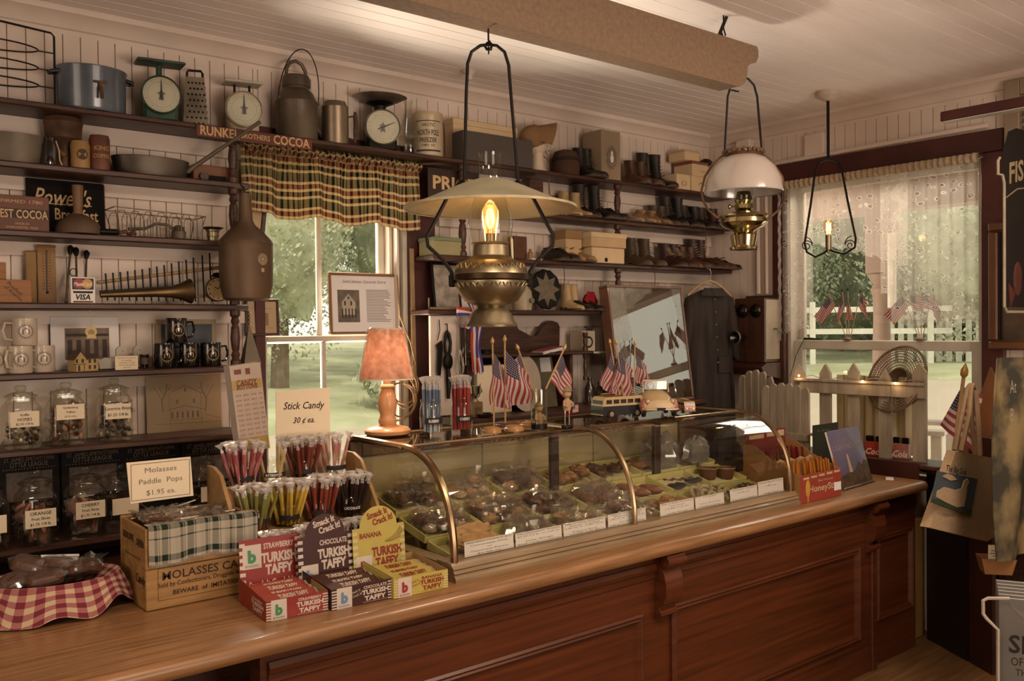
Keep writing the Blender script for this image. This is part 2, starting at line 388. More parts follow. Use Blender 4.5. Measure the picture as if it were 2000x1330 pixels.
obj('pane', MB().box(XR+.094, XR+.096, RY0+.04, RY1-.04, 1.53, RZ1-.04), PANE, wn); obj('pane', MB().box(XR+.051, XR+.053, RY0+.06, RY1-.06, RZ0+.07, 1.52), PANE, wn)
# ---- painted pipe run and plates on the right wall
cpt = [(XR-.02, 3.36, 1.83), (XR-.02, 3.36, 2.50), (XR-.02, 3.33, 2.575), (XR-.02, 3.26, 2.615), (XR-.02, 2.0, 2.625)]
struct('trim_5', MB().tube(cpt, .013, 8).tube([(XR-.02, 3.30, 1.83), (XR-.02, 3.30, 2.57)], .011, 8), PAINT)
struct('trim_6', MB().bev(XR-.03, XR, 2.905, 3.03, 2.606, 2.75).bev(XR-.05, XR, 3.40, 3.50, 2.70, 2.79), PAINT)
# ---- hung boxed beam with scrolled end, over the counter
e = [(3.09, 2.76), (3.10, 2.745), (3.10, 2.72), (3.085, 2.695), (3.05, 2.685), (3.03, 2.67), (3.025, 2.63), (3.01, 2.60), (2.985, 2.585), (2.96, 2.58)]
bm = MB().prism([(-.6, 2.58), (-.6, 2.76)]+e, 2.20, 2.29)
struct('beam', bm, M('beam_paint', '755e49', .7, var=.12, scale=60, bump=.25, h2='7f6852'))
# ================================================================ counter
ZT = .86
ct = thing('shop_counter', 'long mahogany panelled store counter running the length of the room', 'counter', (0, 0, 0))
def nose(x0, x1):
    pr = [(2.95, .82), (2.95, ZT), (2.178, ZT), (2.163, .857), (2.153, .848), (2.149, .836), (2.151, .824), (2.158, .814), (2.17, .81), (2.19, .81), (2.2, .80), (2.225, .80), (2.225, .82)]
    return MB().prism(pr, x0, x1, 'x')
obj('countertop', nose(-1.2, 4.40), TOPW, ct)
obj('front_frame', MB().box(.97, 4.02, 2.235, 2.30, 0, .82), MAHOG, ct)
obj('end_frame', MB().box(4.03, 4.47, 2.25, 2.85, 0, .80), MAHOG, ct)
obj('corner_post', MB().bev(3.99, 4.035, 2.215, 2.30, 0, .80, .004), MAHOG, ct)
obj('back_case', MB().box(-1.2, .97, 2.52, 2.9, 0, .80), DARKW, ct)
fr = MB().prism([(2.235, .77), (2.225, .77), (2.218, .755), (2.222, .74), (2.228, .735), (2.228, .715), (2.235, .71)], .99, 4.0, 'x')
fr.prism([(2.25, .77), (2.238, .76), (2.24, .74), (2.244, .72), (2.25, .71)], 4.04, 4.47, 'x')
obj('frieze_moulding', fr, MAHOG, ct)
def panel(x0, x1, z0, z1, y=2.235):
    m = MB(); a = .05
    pr = [(0, 0), (0, -.012), (.008, -.018), (.016, -.012), (.022, -.016), (.03, -.008), (.036, .004), (.05, .012)]   # moulding steps (inset, depth)
    P = []
    for i, d in pr: P += [(x0+i, y+d, z0+i), (x1-i, y+d, z0+i), (x1-i, y+d, z1-i), (x0+i, y+d, z1-i)]
    k = len(pr); Fc = [(r*4+i, r*4+(i+1) % 4, r*4+4+(i+1) % 4, r*4+4+i) for r in range(k-1) for i in range(4)]
    Fc.append(tuple((k-1)*4+i for i in range(4)))
    return m.add(P, Fc)
for x0, x1 in ((1.09, 2.42), (2.575, 3.90)): obj('raised_panel', panel(x0, x1, .165, .60), MAHOG, ct)
obj('raised_panel', panel(4.075, 4.43, .21, .62, 2.252), MAHOG, ct)
obj('base_board', MB().bev(.97, 4.0, 2.222, 2.24, 0, .12), MAHOG, ct)
for bx in (2.49, 3.955):
    s = [(2.235, .56), (2.222, .565), (2.20, .58), (2.20, .59), (2.215, .60), (2.215, .61), (2.19, .625), (2.175, .66), (2.175, .70), (2.185, .735), (2.2, .755), (2.17, .76), (2.165, .79), (2.17, .805), (2.235, .805)]
    obj('scroll_bracket', MB().prism(s, bx, bx+.095, 'x').cyl(.02, 0, .10, 14, T(bx-.003, 2.178, .782) @ Ry(pi/2)), MAHOG, ct)
# pale worn board standing in the gap behind the counter end
struct('trim_7', MB().bev(4.56, 4.66, 2.30, 2.34, 0, .62), M('bare_board', '8a6a3c', .7, var=.2, scale=5, stretch=(6, 6, .6)))
# small white tag and paper on the counter end
# ================================================================ showcase
CX0, CX1, CB, CT, CYF, CYB, CYT = 1.60, 3.44, .86, 1.245, 2.237, 2.90, 2.55
NICK = M('bronze_nickel_trim', '8a7355', .25, metal=1, var=.15, scale=5, h2='a3896a')
scs = thing('glass_showcase', 'curved front glass candy showcase with metal ribs on the counter', 'display case', (0, 0, 0))
pr = [(2.237, .86), (2.237, .872), (2.247, .882), (2.241, .886), (2.252, .895), (2.247, .899), (2.258, .908), (2.262, .915), (2.34, .915), (2.34, .86)]
bs = MB().prism(pr, CX0, CX1, 'x').box(CX0+.001, CX0+.05, 2.34, CYB-.03, CB, .91).box(CX1-.05, CX1-.001, 2.34, CYB-.03, CB, .91)
obj('base_moulding', bs, M('case_base_wood', '7b664c', .4, var=.2, scale=6, stretch=(.6, 9, 9), h2='8d7759', coat=.2), scs)
LIME = M('lime_paper', '8f8f3a', .6, var=.15, scale=5, h2='a5a44c')
obj('case_floor', MB().box(CX0+.03, CX1-.03, 2.30, CYB-.02, .862, .878), M('case_floor_paper', '857c52', .7, var=.2, scale=3), scs)
arc = [(CYF+.035, .912)]
for i in range(0, 13):
    q = pi/2*i/12; arc.append((CYT-(CYT-CYF-.035)*math.cos(q)**.85, .93+(CT-.93)*math.sin(q)**.95))
arc = [(y, z) for y, z in arc]
full = arc+[(CYB-.02, CT)]
for x in (CX0+.02, 2.43, CX1-.02):
    k = .0125 if x < 2 else .010
    obj('metal_rib', MB().tube([(x, y, z) for y, z in full], k, 8), NICK, scs)
fg = MB()
for x0, x1 in ((CX0+.025, 2.425), (2.435, CX1-.025)):
    n = len(arc); fg.add([(x, y, z) for x in (x0, x1) for y, z in arc], [(i, i+1, n+i+1, n+i) for i in range(n-1)])
CGL = GL('showcase_glass', 'f6f5ee', .7, .05, .015)
obj('curved_glass', fg, CGL, scs)
obj('top_glass', MB().add([(CX0, CYT, CT), (CX1, CYT, CT), (CX1, CYB, CT), (CX0, CYB, CT)], [(0, 1, 2, 3)]), GL('case_top_glass', 'ece6d6', .8, .10, .02), scs)
obj('top_rail', MB().bev(CX0, CX1, CYT-.008, CYT+.008, CT-.008, CT+.006), NICK, scs)
obj('top_rail', MB().bev(CX0, CX1, CYB-.02, CYB, CT-.012, CT+.008), NICK, scs)
for x in (CX0+.02, CX1-.02): obj('end_glass', MB().add([(x, y, z) for y, z in full]+[(x, CYB-.02, .912)], [tuple(range(len(full)+1))]), CGL, scs)
obj('rear_frame', MB().bev(CX0, CX0+.045, CYB-.03, CYB+.01, CB, CT-.012).bev(CX1-.045, CX1, CYB-.03, CYB+.01, CB, CT-.012).bev(CX0+.045, CX1-.045, CYB-.029, CYB+.009, CT-.07, CT-.012).bev(CX0+.045, CX1-.045, CYB-.029, CYB+.009, CB, .93), M('case_rear_wood', '54432e', .5, var=.2, scale=6), scs)
for x0, x1 in ((CX0+.045, 2.2), (2.2, 2.82), (2.82, CX1-.045)):
    obj('sliding_door', MB().box(x0+.004, x1-.004, CYB-.016, CYB-.006, .93, CT-.07), M('case_door_board', '948865', .6, var=.12, scale=3), scs)
for x in (2.38, 2.985): obj('inner_post', MB().bev(x, x+.04, 2.665, 2.69, .878, CT-.02), M('case_post_wood', '2c1c14', .5), scs)
# ================================================================ outdoors, seen through the two windows
GRASS = M('pale_grass', 'a7a886', .9, var=.2, scale=1.2, h2='bdbd9c')
ROADM = M('bleached_gravel', 'b6a898', .9, var=.05, scale=1.5)
LEAF = [M('leaf_light', 'a3a98e', .7, var=.25, scale=3, h2='bec4aa'), M('leaf_mid', '8b947a', .7, var=.25, scale=3, h2='a5ae94'), M('leaf_dark', '727c66', .7, var=.25, scale=3, h2='8d967e')]
BARK = M('bark', '6d5f50', .9, var=.3, scale=8, bump=.3)
def gz(x, y): return -.25+max(.105*min(max(0, y-4.3), 9)+.03*max(0, y-13.3), .12*min(max(0, x-5.4), 9.5)+.03*max(0, x-14.9))
gm = MB(); xs = [-8, -2, 1, 3, 4.9, 5.4, 6.5, 8, 9.5, 11, 12.5, 14, 15, 18, 24, 34]; ys = [-14, -6, -2, 1, 3.9, 4.3, 5.5, 7, 8.5, 10, 11.5, 13.3, 16, 20, 30]
n = len(xs); P = [(x, y, gz(x, y)) for y in ys for x in xs]
Fc = []
for j in range(len(ys)-1):
    for i in range(n-1):
        if xs[i+1] <= 4.9 and ys[j+1] <= 3.9: continue
        Fc.append((j*n+i, j*n+i+1, j*n+n+i+1, j*n+n+i))
o = one('lawn', 'pale sunlit lawn rising behind the store windows', 'lawn', gm.add(P, Fc), GRASS); o['kind'] = 'structure'
# bleached road that runs past the right window, and a gravel patch by the back one
def strip(pts, up=.02):
    m = MB(); m.add([(x, y, gz(x, y)+up) for x, y in pts], [tuple(range(len(pts)))]); return m
rd = MB()
rx = [5.4, 6.5, 8, 9.5, 11, 12.5, 13.6]; ry = [-8, -2, 1, 3.9, 5.5, 7, 8.5, 9.6]; k = len(rx)
rd.add([(x+(.06*(4-y) if x > 13 else 0), y, gz(x, y)+.05) for y in ry for x in rx], [(j*k+i, j*k+i+1, j*k+k+i+1, j*k+k+i) for j in range(len(ry)-1) for i in range(k-1)])
o = obj('road', rd, ROADM); o['kind'] = 'structure'
pm = MB(); ry = [4.3, 5.5, 7, 8.5, 10]
pm.add([(x, y, gz(x, y)+.045) for y in ry for x in (1.0+(y-4.3)*.5, 2.6+(y-4.3)*.55, 4.2+(y-4.3)*.6)], [(j*3+i, j*3+i+1, j*3+4+i, j*3+3+i) for j in range(4) for i in range(2)])
o = obj('path', pm, ROADM); o['kind'] = 'structure'
def foliage(c, rx, ry, rz, n, size, seed):
    r = random.Random(seed); m = MB()
    for i in range(n):
        a, b = r.uniform(0, 2*pi), r.uniform(-1, 1); k = r.uniform(.45, 1)**.6; s = math.sqrt(1-b*b)
        lump = 1+.22*math.sin(3*a+seed)*math.cos(4*b+seed)
        p = V((c[0]+rx*k*s*math.cos(a)*lump, c[1]+ry*k*s*math.sin(a)*lump, c[2]+rz*k*b*lump))
        d = V((r.gauss(0, 1), r.gauss(0, 1), r.gauss(0, 1))).normalized(); t = d.orthogonal().normalized(); u = d.cross(t); h = size*r.uniform(.5, 1.2)
        m.add([p-t*h, p+u*h*.45, p+t*h, p-u*h*.45], [(0, 1, 2, 3)])
    return m.ball(c, 1, 22, 14, sc_=(rx*.74, ry*.74, rz*.74), wob=lambda d: 1+.2*math.sin(5*d.x+seed)*math.cos(6*d.z+seed*2)*math.sin(4*d.y)+.05*math.sin(19*d.x+17*d.z))
def tree(name, label, cat, x, y, z0, h, rx, rz, n, size, mi, seed, trunk=.16):
    g = gz(x, y); t = thing(name, label, cat, (x, y, g), 0, 'trees and shrubs outside')
    obj('foliage', foliage((0, 0, z0), rx, rx, rz, n, size, seed), LEAF[mi], t)
    obj('trunk', MB().tube([(0, 0, -.1), (.05, .03, z0*.5), (-.04, .05, z0+rz*.4)], [trunk, trunk*.8, trunk*.3], 8).tube([(0, .02, z0*.55), (rx*.35, .2, z0+.2)], [trunk*.5, .03], 6).tube([(0, .02, z0*.5), (-rx*.4, -.2, z0+.3)], [trunk*.5, .03], 6), BARK, t)
    return t
for i, (x, y, z0, rx, rz, mi, lb) in enumerate(((6.3, 13.6, 3.0, 1.35, 2.5, 0, 'loose pale leafy tree close to the back window'), (9.1, 14.2, 3.1, 1.4, 2.6, 1, 'broad tree behind the gravel patch, right half of the back window'), (7.6, 18.0, 3.6, 2.2, 3.1, 2, 'darker tall tree far behind the lawn at the back window'), (12.5, 19.5, 3.8, 2.4, 3.2, 0, 'wide pale tree farthest to the right behind the back window'))):
    tree('leafy_tree', lb, 'tree', x, y, z0, 0, rx, rz, 13000, .05, mi, i+3)
for i, (x, y, r, lb) in enumerate(((7.0, 11.3, .5, 'pale bush on the lawn in the lower left back pane'), (8.6, 11.9, .4, 'low bush beside the gravel patch behind the back window'))):
    tree('garden_bush', lb, 'bush', x, y, .45, 0, r, .5, 900, .07, i, 31+i, .04)
for i, (x, y, z0, rx, rz, mi, lb) in enumerate(((16.0, 11.2, 2.4, 1.6, 2.4, 1, 'bushy tree left of the porch post, behind the right window'), (17.0, 7.6, 2.5, 1.7, 2.5, 0, 'pale tree directly behind the porch post of the right window'), (20.0, 11.0, 2.6, 2.6, 3.4, 2, 'dark tree behind the other two at the right window'), (22.5, 16.5, 3.0, 2.8, 3.6, 1, 'tall back row tree at the left side of the right window'), (22.0, 6.4, 3.2, 1.9, 3.0, 2, 'leafy tree behind the right edge of the lace curtain'))):
    tree('leafy_tree', lb, 'tree', x, y, z0, 0, rx, rz, 13000, .06, mi, i+13)
# porch of the store by the right window
PORCH = M('porch_grey_paint', '8a7468', .6, var=.12, scale=4)
pp = oX(1722, 600, 6.3)
pt = thing('porch_post', 'grey turned porch post outside the right window', 'post', (6.3, pp.y, -.2))
obj('shaft', MB().lathe([(.085, 1.0), (.06, 1.05), (.075, 1.2), (.058, 1.9), (.062, 2.05), (.08, 2.09), (.055, 2.12), (.085, 2.17), (.085, 2.2)], 16), PORCH, pt)
obj('base_block', MB().bev(-.09, .09, -.09, .09, 0, 1.0, .01), PORCH, pt); obj('top_block', MB().bev(-.085, .085, -.085, .085, 2.2, 3.0, .01), PORCH, pt)
dp = oX(1742, 520, 6.15)
tag(obj('light_tube', MB().tube([(6.15, dp.y, 1.75), (6.15, dp.y, 2.28)], .03, 10).tube([(6.15, dp.y, 2.28), (6.26, dp.y, 2.452)], .006, 6), M('white_tube', 'e2dcd2', .4)), 'white tube hanging beside the porch post outside', 'tube')
sr = MB().box(4.95, 6.6, -2, 5.4, 2.72, 2.82).box(6.22, 6.42, -2, 5.4, 2.45, 2.72)
o = obj('porch_roof', sr, PORCH); o['kind'] = 'structure'
# white rail fence and picket fence on the far bank
FEN = M('white_fence_paint', 'd8d4c8', .6, var=.06)
ft = thing('rail_fence', 'white two rail fence across the road at the right window', 'fence', (15.2, 9.2, gz(15.2, 9.2)), math.radians(-60))
obj('rails', MB().box(-2.4, 2.0, -.03, .03, .55, .65).box(-2.4, 2.0, -.03, .03, .95, 1.05), FEN, ft)
for i in range(3): obj('post', MB().bev(-2.4+i*2.0, -2.3+i*2.0, -.05, .05, -.1, 1.15), FEN, ft)
ft = thing('picket_fence', 'long white picket fence on the bank behind the little flags', 'fence', (17.2, 5.8, gz(17.2, 5.8)), math.radians(-68))
pk = MB()
for i in range(40): pk.prism([(-3+i*.16, -.1), (-2.9+i*.16, -.1), (-2.9+i*.16, .95), (-2.95+i*.16, 1.02), (-3+i*.16, .95)], 0, .02)
obj('pickets', pk.box(-3, 3.4, .02, .05, .25, .33).box(-3, 3.4, .02, .05, .75, .83), FEN, ft)
# ================================================================ shelving on the back wall
def shx(p, y, z):
    q = 640
    for _ in range(4):
        x = oY(p, q, y).x; q = px((x, y, z))[1]
    return x
def zy(p, q, y): return oY(p, q, y).z
Z1, Z2, Z3, Z4, Z5, Z6, Z7 = 2.456, 2.238, 1.998, 1.743, 1.493, 1.228, .905
YS = 3.55
def board(x0, x1, y0, y1, z, th=.022): return MB().bev(x0, x1, y0, y1, z-th, z, .005)
def spindle(z0, z1, r=.019):
    h = z1-z0
    return [(0, z0), (r*1.1, z0), (r*1.1, z0+.02), (r*.7, z0+.03), (r*.95, z0+.045), (r*.62, z0+.06), (r*.8, z0+h*.3), (r*1.05, z0+h*.5), (r*.85, z0+h*.7), (r*.6, z1-.06), (r*.95, z1-.045), (r*.7, z1-.03), (r*1.1, z1-.02), (r*1.1, z1), (0, z1)]
ts = thing('wall_shelf', 'topmost dark shelf running along the whole back wall', 'shelf', (0, 0, 0))
obj('shelf_board', board(-.6, 4.72, YS, YB-.004, Z1), DARKW, ts)
obj('cleat', MB().box(-.6, 1.60, YB-.02, YB-.001, Z1-.09, Z1-.023).box(2.60, 4.72, YB-.02, YB-.001, Z1-.09, Z1-.023), PAINT, ts)
ls = thing('shelf_unit', 'dark shelf unit of six boards left of the back window', 'shelf unit', (0, 0, 0))
for z, y0, x1 in ((Z2, YS, 1.528), (Z3, YS, 1.51), (Z4, YS, 1.515), (Z5, YS, 1.47), (Z6, 3.51, 1.50), (Z7, 3.43, 1.52)):
    obj('shelf_board', board(-.6, x1, y0, YB-.004, z, .024), DARKW, ls)
    obj('cleat', MB().box(-.6, 1.60 if z != Z7 else 1.5, YB-.02, YB-.001, z-.075, z-.025), PAINT, ls)
for a, b in ((Z2, Z1-.022), (Z3, Z2-.024), (Z4, Z3-.024), (Z5, Z4-.024)):
    obj('turned_post', MB().lathe(spindle(a, b-.0), 12, T(1.467, 3.578, 0)), DARKW, ls)
obj('cabinet_face', MB().box(-.6, 1.5, 3.40, 3.43, .02, .78).bev(-.6, 1.5, 3.34, YB-.02, .78, .80).box(-.6, 1.52, 3.72, YB-.002, .80, 1.2), DARKW, ls)
rs = thing('shelf_unit', 'dark shelf unit holding old shoes right of the back window', 'shelf unit', (0, 0, 0))
R1, R2, R3 = 2.232, 1.988, 1.726
for z, x1 in ((R1, 4.64), (R2, 4.715), (R3, 3.72)):
    obj('shelf_board', board(2.43 if z != R3 else 2.40, x1, YS, 3.715, z, .024), DARKW, rs)
    obj('cleat', MB().box(2.585, 4.72 if z != R3 else 3.72, YB-.03, YB-.001, z-.085, z-.026), PAINT, rs)
for x, a, b in ((3.704, R1, Z1-.022), (3.704, R2, R1-.024), (3.704, R3, R2-.024), (2.621, R1, Z1-.022), (2.621, R2, R1-.024)):
    obj('turned_post', MB().lathe(spindle(a, b), 12, T(x, 3.576, 0)), DARKW, rs)
# ================================================================ top shelf, left to right
ENAM = M('blue_grey_enamel', '4a525e', .3, var=.25, scale=7, h2='5d6670', coat=.4)
GREENP = M('old_green_paint', '28382e', .5, var=.3, scale=14, h2='35523c')
DIALC = M('aged_dial_face', 'd3c8bd', .45, var=.10, scale=9)
KB = M('dark_hole', '0d0b09', .9, var=0)
def wk(p, y, z):                                       # metres per pixel there, and the point
    P = V((shx(p, y, z), y, z)); return P, mpp(P)
# wire plate rack
P, k = wk(40, 3.65, Z1)
t = thing('pie_rack', 'black wire pie rack with stacked oval rings on the top shelf', 'rack', P)
xr = shx(108, 3.65, Z1)-P.x; zt = zy(108, 66, 3.65)-Z1
obj('frame', MB().tube([(-.35, 0, zt+.03), (xr-.01, 0, zt), (xr, 0, zt-.012), (xr, 0, .004), (xr-.02, .02, .004)], .004, 6), BLACK, t)
for q in (97, 132, 166):
    zc = zy(60, q, 3.65)-Z1; rx_ = .15
    obj('ring', MB().tube([(xr-.055-rx_+rx_*math.cos(a*pi/14), .085*math.sin(a*pi/14), zc+.004*math.sin(a*pi/14)) for a in range(28)], .003, 5, True).tube([(xr-.056, 0, zc), (xr, 0, zc)], .003, 5), BLACK, t)
# enamel pot
P, k = wk(180, 3.645, Z1); r = 63*k; h = zy(180, 133, 3.6)-Z1
t = thing('stock_pot', 'blue grey enamel pot with two dark side handles and rusty tap', 'pot', P)
obj('body', MB().lathe([(0, .001), (r*.93, .001), (r*.98, .012), (r, h-.012), (r*1.03, h-.004), (r*1.03, h), (r*.98, h), (r*.95, h-.02), (r*.93, .008), (0, .008)], 36, S3(1, .85, 1)), ENAM, t)
for s in (-1, 1):
    obj('handle', MB().tube([(s*r*.96, -.02, h-.02), (s*(r+.022), -.018, h-.026), (s*(r+.026), 0, h-.028), (s*(r+.022), .018, h-.026), (s*r*.96, .02, h-.02)], .007, 8), M('dark_enamel', '1c1d22', .3), t)
obj('tap', MB().tube([(0, -r*.86, .075), (0, -r*.86-.02, .075), (0, -r*.86-.03, .05), (0, -r*.86-.03, .035)], .007, 8).tube([(-.022, -r*.86-.012, .098), (.022, -r*.86-.012, .098)], .0045, 6).tube([(0, -r*.86-.012, .075), (0, -r*.86-.012, .1)], .005, 6), RUST, t)
# dial scales
def scale(name, label, pc, qd, rd, y, body, pan, plate_px, hand=0.0, rim=None, zb=Z1):
    P, k = wk(pc, y, zb); rz = -math.atan2(P.x, y)*.6
    t = thing(name, label, 'scale', P, rz); zd = zy(pc, qd, y-.06)-zb; R = rd*k
    obj('housing', MB().bev(-R*.85, R*.85, -.045, .05, 0, zd+R*.55, .012), body, t)
    dm = T(0, -.047, zd) @ Rx(pi/2)
    obj('dial', MB().lathe([(0, .012), (R*.92, .012), (R*.92, 0), (0, 0)], 36, dm), DIALC, t)
    obj('rim', MB().lathe([(R*.9, -.01), (R, -.01), (R*1.0, .014), (R*.95, .018), (R*.9, .013)], 36, dm), rim or body, t)
    tk = MB()
    for i in range(40):
        a = 2*pi*i/40; l = R*(.10 if i % 4 == 0 else .05)
        tk.box(-R*.012, R*.012, R*.84-l, R*.84, .0125, .0132, dm @ Rz(a))
    tk.lathe([(R*.66, .0125), (R*.672, .0125)], 32, dm)
    tk.prism([(0, .28*R), (.1*R, .12*R), (.22*R, .1*R), (.1*R, -.05*R), (.14*R, -.3*R), (0, -.22*R), (-.14*R, -.3*R), (-.1*R, -.05*R), (-.22*R, .1*R), (-.1*R, .12*R)], .0125, .0130, 'z', dm)
    obj('scale_marks', tk, GINK, t)
    obj('hand', MB().prism([(-.03*R, -.3*R), (.03*R, -.3*R), (.05*R, 0), (.012*R, .75*R), (-.012*R, .75*R), (-.05*R, 0)], .014, .016, 'z', dm @ Rz(hand)), INK, t)
    obj('tick_cover', MB().cyl(R*.93, .019, .0195, 32, dm), PANE, t)
    zp = zy(pc, plate_px, y)-zb
    return t, R, zp, k
t, R, zp, k = scale('kitchen_scale', 'green kitchen scale with flat green plate beside the box grater', 312, 184, 37, 3.645, GREENP, 0, 128)
a = 44*k
obj('plate', MB().bev(-a, a, -a*.75, a*.75, zp-.004, zp+.008, .004, Rx(.10)), GREENP, t); obj('stem', MB().cyl(.012, R*1.9, zp, 10), GREENP, t)
t, R, zp, k = scale('kitchen_scale', 'rusty white kitchen scale with flat white plate above the cocoa sign', 473, 212, 35, 3.645, M('rusty_white_enamel', '8a6f50', .5, var=.4, scale=11, h2='c0b096'), 0, 166)
a = 36*k
obj('plate', MB().bev(-a, a, -a*.8, a*.8, zp-.004, zp+.007, .004, Rx(.08)), WHITEP, t)
obj('stem', MB().tube([(-.03, -.01, R*1.6), (-.03, -.01, zp)], .005, 6).tube([(.03, -.01, R*1.6), (.03, -.01, zp)], .005, 6), BLACK, t)
t, R, zp, k = scale('kitchen_scale', 'black kitchen scale with broad shallow pan beside the milk bottle', 743, 247, 35, 3.645, BLACK, 0, 196, hand=-1.15, rim=STEEL)
a = 54*k
obj('pan', MB().lathe([(0, zp-.02), (a*.55, zp-.014), (a*.95, zp+.012), (a, zp+.014), (a*.95, zp+.018), (a*.5, zp-.008), (0, zp-.012)], 32, S3(1, .75, 1)), STEEL, t); obj('stem', MB().lathe([(.012, R*1.6), (.03, zp-.03), (a*.5, zp-.015)], 16), BLACK, t)
# box grater
P, k = wk(382, 3.66, Z1)
t = thing('box_grater', 'tin box grater with loop handle between two scales', 'grater', P, -.35)
h = zy(382, 150, 3.63)-Z1; b0, b1 = .048, .036
def frus(a, b, z0, z1, d): return MB().add([(-a, -a*d, z0), (a, -a*d, z0), (a, a*d, z0), (-a, a*d, z0), (-b, -b*d, z1), (b, -b*d, z1), (b, b*d, z1), (-b, b*d, z1)], [(0, 1, 5, 4), (1, 2, 6, 5), (2, 3, 7, 6), (3, 0, 4, 7), (4, 5, 6, 7)])
obj('body', frus(b0, b1, 0, h, .8), STEEL, t)
hm = MB()
for j in range(8):
    for i in range(4+(j % 2)):
        z = .015+j*h*.115; f = b0+(b1-b0)*z/h; hm.cyl(.0042, 0, .002, 8, T((-.5+(i+.5*((j+1) % 2))/4)*1.5*f+.004, -f*.8-.0004, z) @ Rx(pi/2))
for j in range(7):
    for i in range(3): hm.cyl(.003, 0, .002, 6, T(b0+(b1-b0)*(.02+j*.13)-.0003, -.02+i*.02, .02+j*h*.12) @ Ry(pi/2))
obj('teeth_holes', hm, KB, t)
obj('loop_handle', MB().tube([(-.03, 0, h-.03), (-.03, 0, h+.022), (-.024, 0, h+.032), (.024, 0, h+.032), (.03, 0, h+.022), (.03, 0, h-.03)], .005, 7), BLACK, t)
# milk can
P, k = wk(580, 3.645, Z1); r = 41*k; h = zy(580, 150, 3.645)-Z1
t = thing('milk_can', 'old grey milk can with lid and wire bail handle', 'milk can', P)
CAN = M('weathered_can', '5b5043', .5, metal=.6, var=.25, scale=6, h2='6d6152', bump=.1)
obj('body', MB().lathe([(0, .001), (r, .001), (r, .01), (r*.98, .014), (r*.98, h*.58), (r*1.0, h*.59), (r*.97, h*.61), (r*.8, h*.73), (r*.62, h*.79), (r*.62, h*.88)], 36), CAN, t)
obj('lid', MB().lathe([(r*.62, h*.82), (r*.66, h*.83), (r*.66, h*.94), (r*.6, h), (r*.3, h*1.01), (0, h*1.01)], 28), CAN, t)
obj('lid_handle', MB().tube([(-r*.5, 0, h*.97), (-r*.48, 0, h*1.1), (-r*.3, 0, h*1.2), (0, 0, h*1.24), (r*.3, 0, h*1.2), (r*.48, 0, h*1.1), (r*.5, 0, h*.97)], .008, 8), CAN, t)
bl = [(r*1.03*math.cos(a*pi/16), -.02-.05*math.sin(a*pi/16), h*.62+(h*.74)*math.sin(a*pi/16)) for a in range(17)]
obj('bail', MB().tube(bl, .0025, 6), BLACK, t)
for s in (-1, 1): obj('ear', MB().cyl(.008, -.006, .006, 10, T(s*r*1.0, -.02, h*.62) @ Ry(pi/2)), CAN, t)
# tin pot with side handle
P, k = wk(655, 3.64, Z1); r = 26*k; h = zy(655, 200, 3.64)-Z1
t = thing('tin_pitcher', 'dull tin pitcher with side handle beside the milk can', 'pitcher', P, -.45)
PEW = M('brownish_pewter', '847460', .4, metal=.75, var=.2, scale=6, h2='958570')
obj('body', MB().lathe([(0, .001), (r*.98, .001), (r, .006), (r, h*.86), (r*1.02, h*.87), (r*.97, h*.9), (r*.8, h*.96), (r*.78, h), (0, h*.99)], 32), PEW, t)
obj('spout', MB().tube([(-r*.9, 0, h*.2), (-r*1.3, 0, h*.35), (-r*1.5, 0, h*.6)], [.012, .009, .006], 8), PEW, t)
obj('handle', MB().tube([(r*.95, 0, h*.68), (r*1.45, 0, h*.7)], .004, 6).tube([(r*.95, 0, h*.2), (r*1.45, 0, h*.16)], .004, 6).tube([(r*1.5, 0, h*.8), (r*1.5, 0, h*.72), (r*1.55, 0, h*.5), (r*1.48, 0, h*.3), (r*1.48, 0, h*.08)], [.006, .009, .011, .008, .006], 8), DARKW, t)
# glass milk bottle
P, k = wk(798, 3.63, Z1); r = 19*k; h = zy(798, 197, 3.63)-Z1
t = thing('milk_bottle', 'clear glass milk bottle beside the lettered pail', 'bottle', P)
obj('glass', MB().lathe([(0, .002), (r*.9, .002), (r, .01), (r, h*.38), (r*.85, h*.5), (r*.5, h*.68), (r*.38, h*.8), (r*.38, h*.93), (r*.47, h*.94), (r*.47, h), (r*.36, h)], 28), GLASS, t)
obj('raised_ribs', MB().lathe([(r*1.02, h*.1), (r*1.03, h*.12), (r*1.02, h*.14)], 28).lathe([(r*1.02, h*.3), (r*1.03, h*.32), (r*1.02, h*.34)], 28), GLASS, t)
# lettered pail
P, k = wk(836, 3.63, Z1); r = 29*k; h = zy(836, 224, 3.63)-Z1
t = thing('tin_pail', 'cream tin pail with dark lettering NORTH POLE FREEZER', 'pail', P, -.55)
obj('body', MB().lathe([(0, .001), (r*.96, .001), (r, .005), (r, h*.86), (r*1.03, h*.88), (r*1.03, h*.97), (r, h), (0, h*.99)], 36), M('aged_cream_tin', 'b3a283', .45, metal=.2, var=.15, scale=8), t)
BLU = M('faded_navy_print', '2a3036', .6, var=.1)
ban = MB().lathe([(r*1.004, h*.10), (r*1.004, h*.14)], 24, a0=-2.5, a1=-.64).lathe([(r*1.004, h*.78), (r*1.004, h*.80)], 24, a0=-2.5, a1=-.64)
for q, w_, hh, zz in (('ARCTIC', .9, .018, .70), ('NORTH POLE', 1.5, .034, .53), ('FREEZER', 1.2, .028, .36), ('FAMILY  SIZE', .9, .012, .24)):
    tx = Txt().line(q, (0, 0, 0), h=hh*.8, w=r*w_, bold=.02)
    ban.add([(r*1.006*math.sin(x/r), -r*1.006*math.cos(x/r), z+h*zz) for x, y, z in tx.v], tx.f)
obj('lettering', ban, BLU, t)
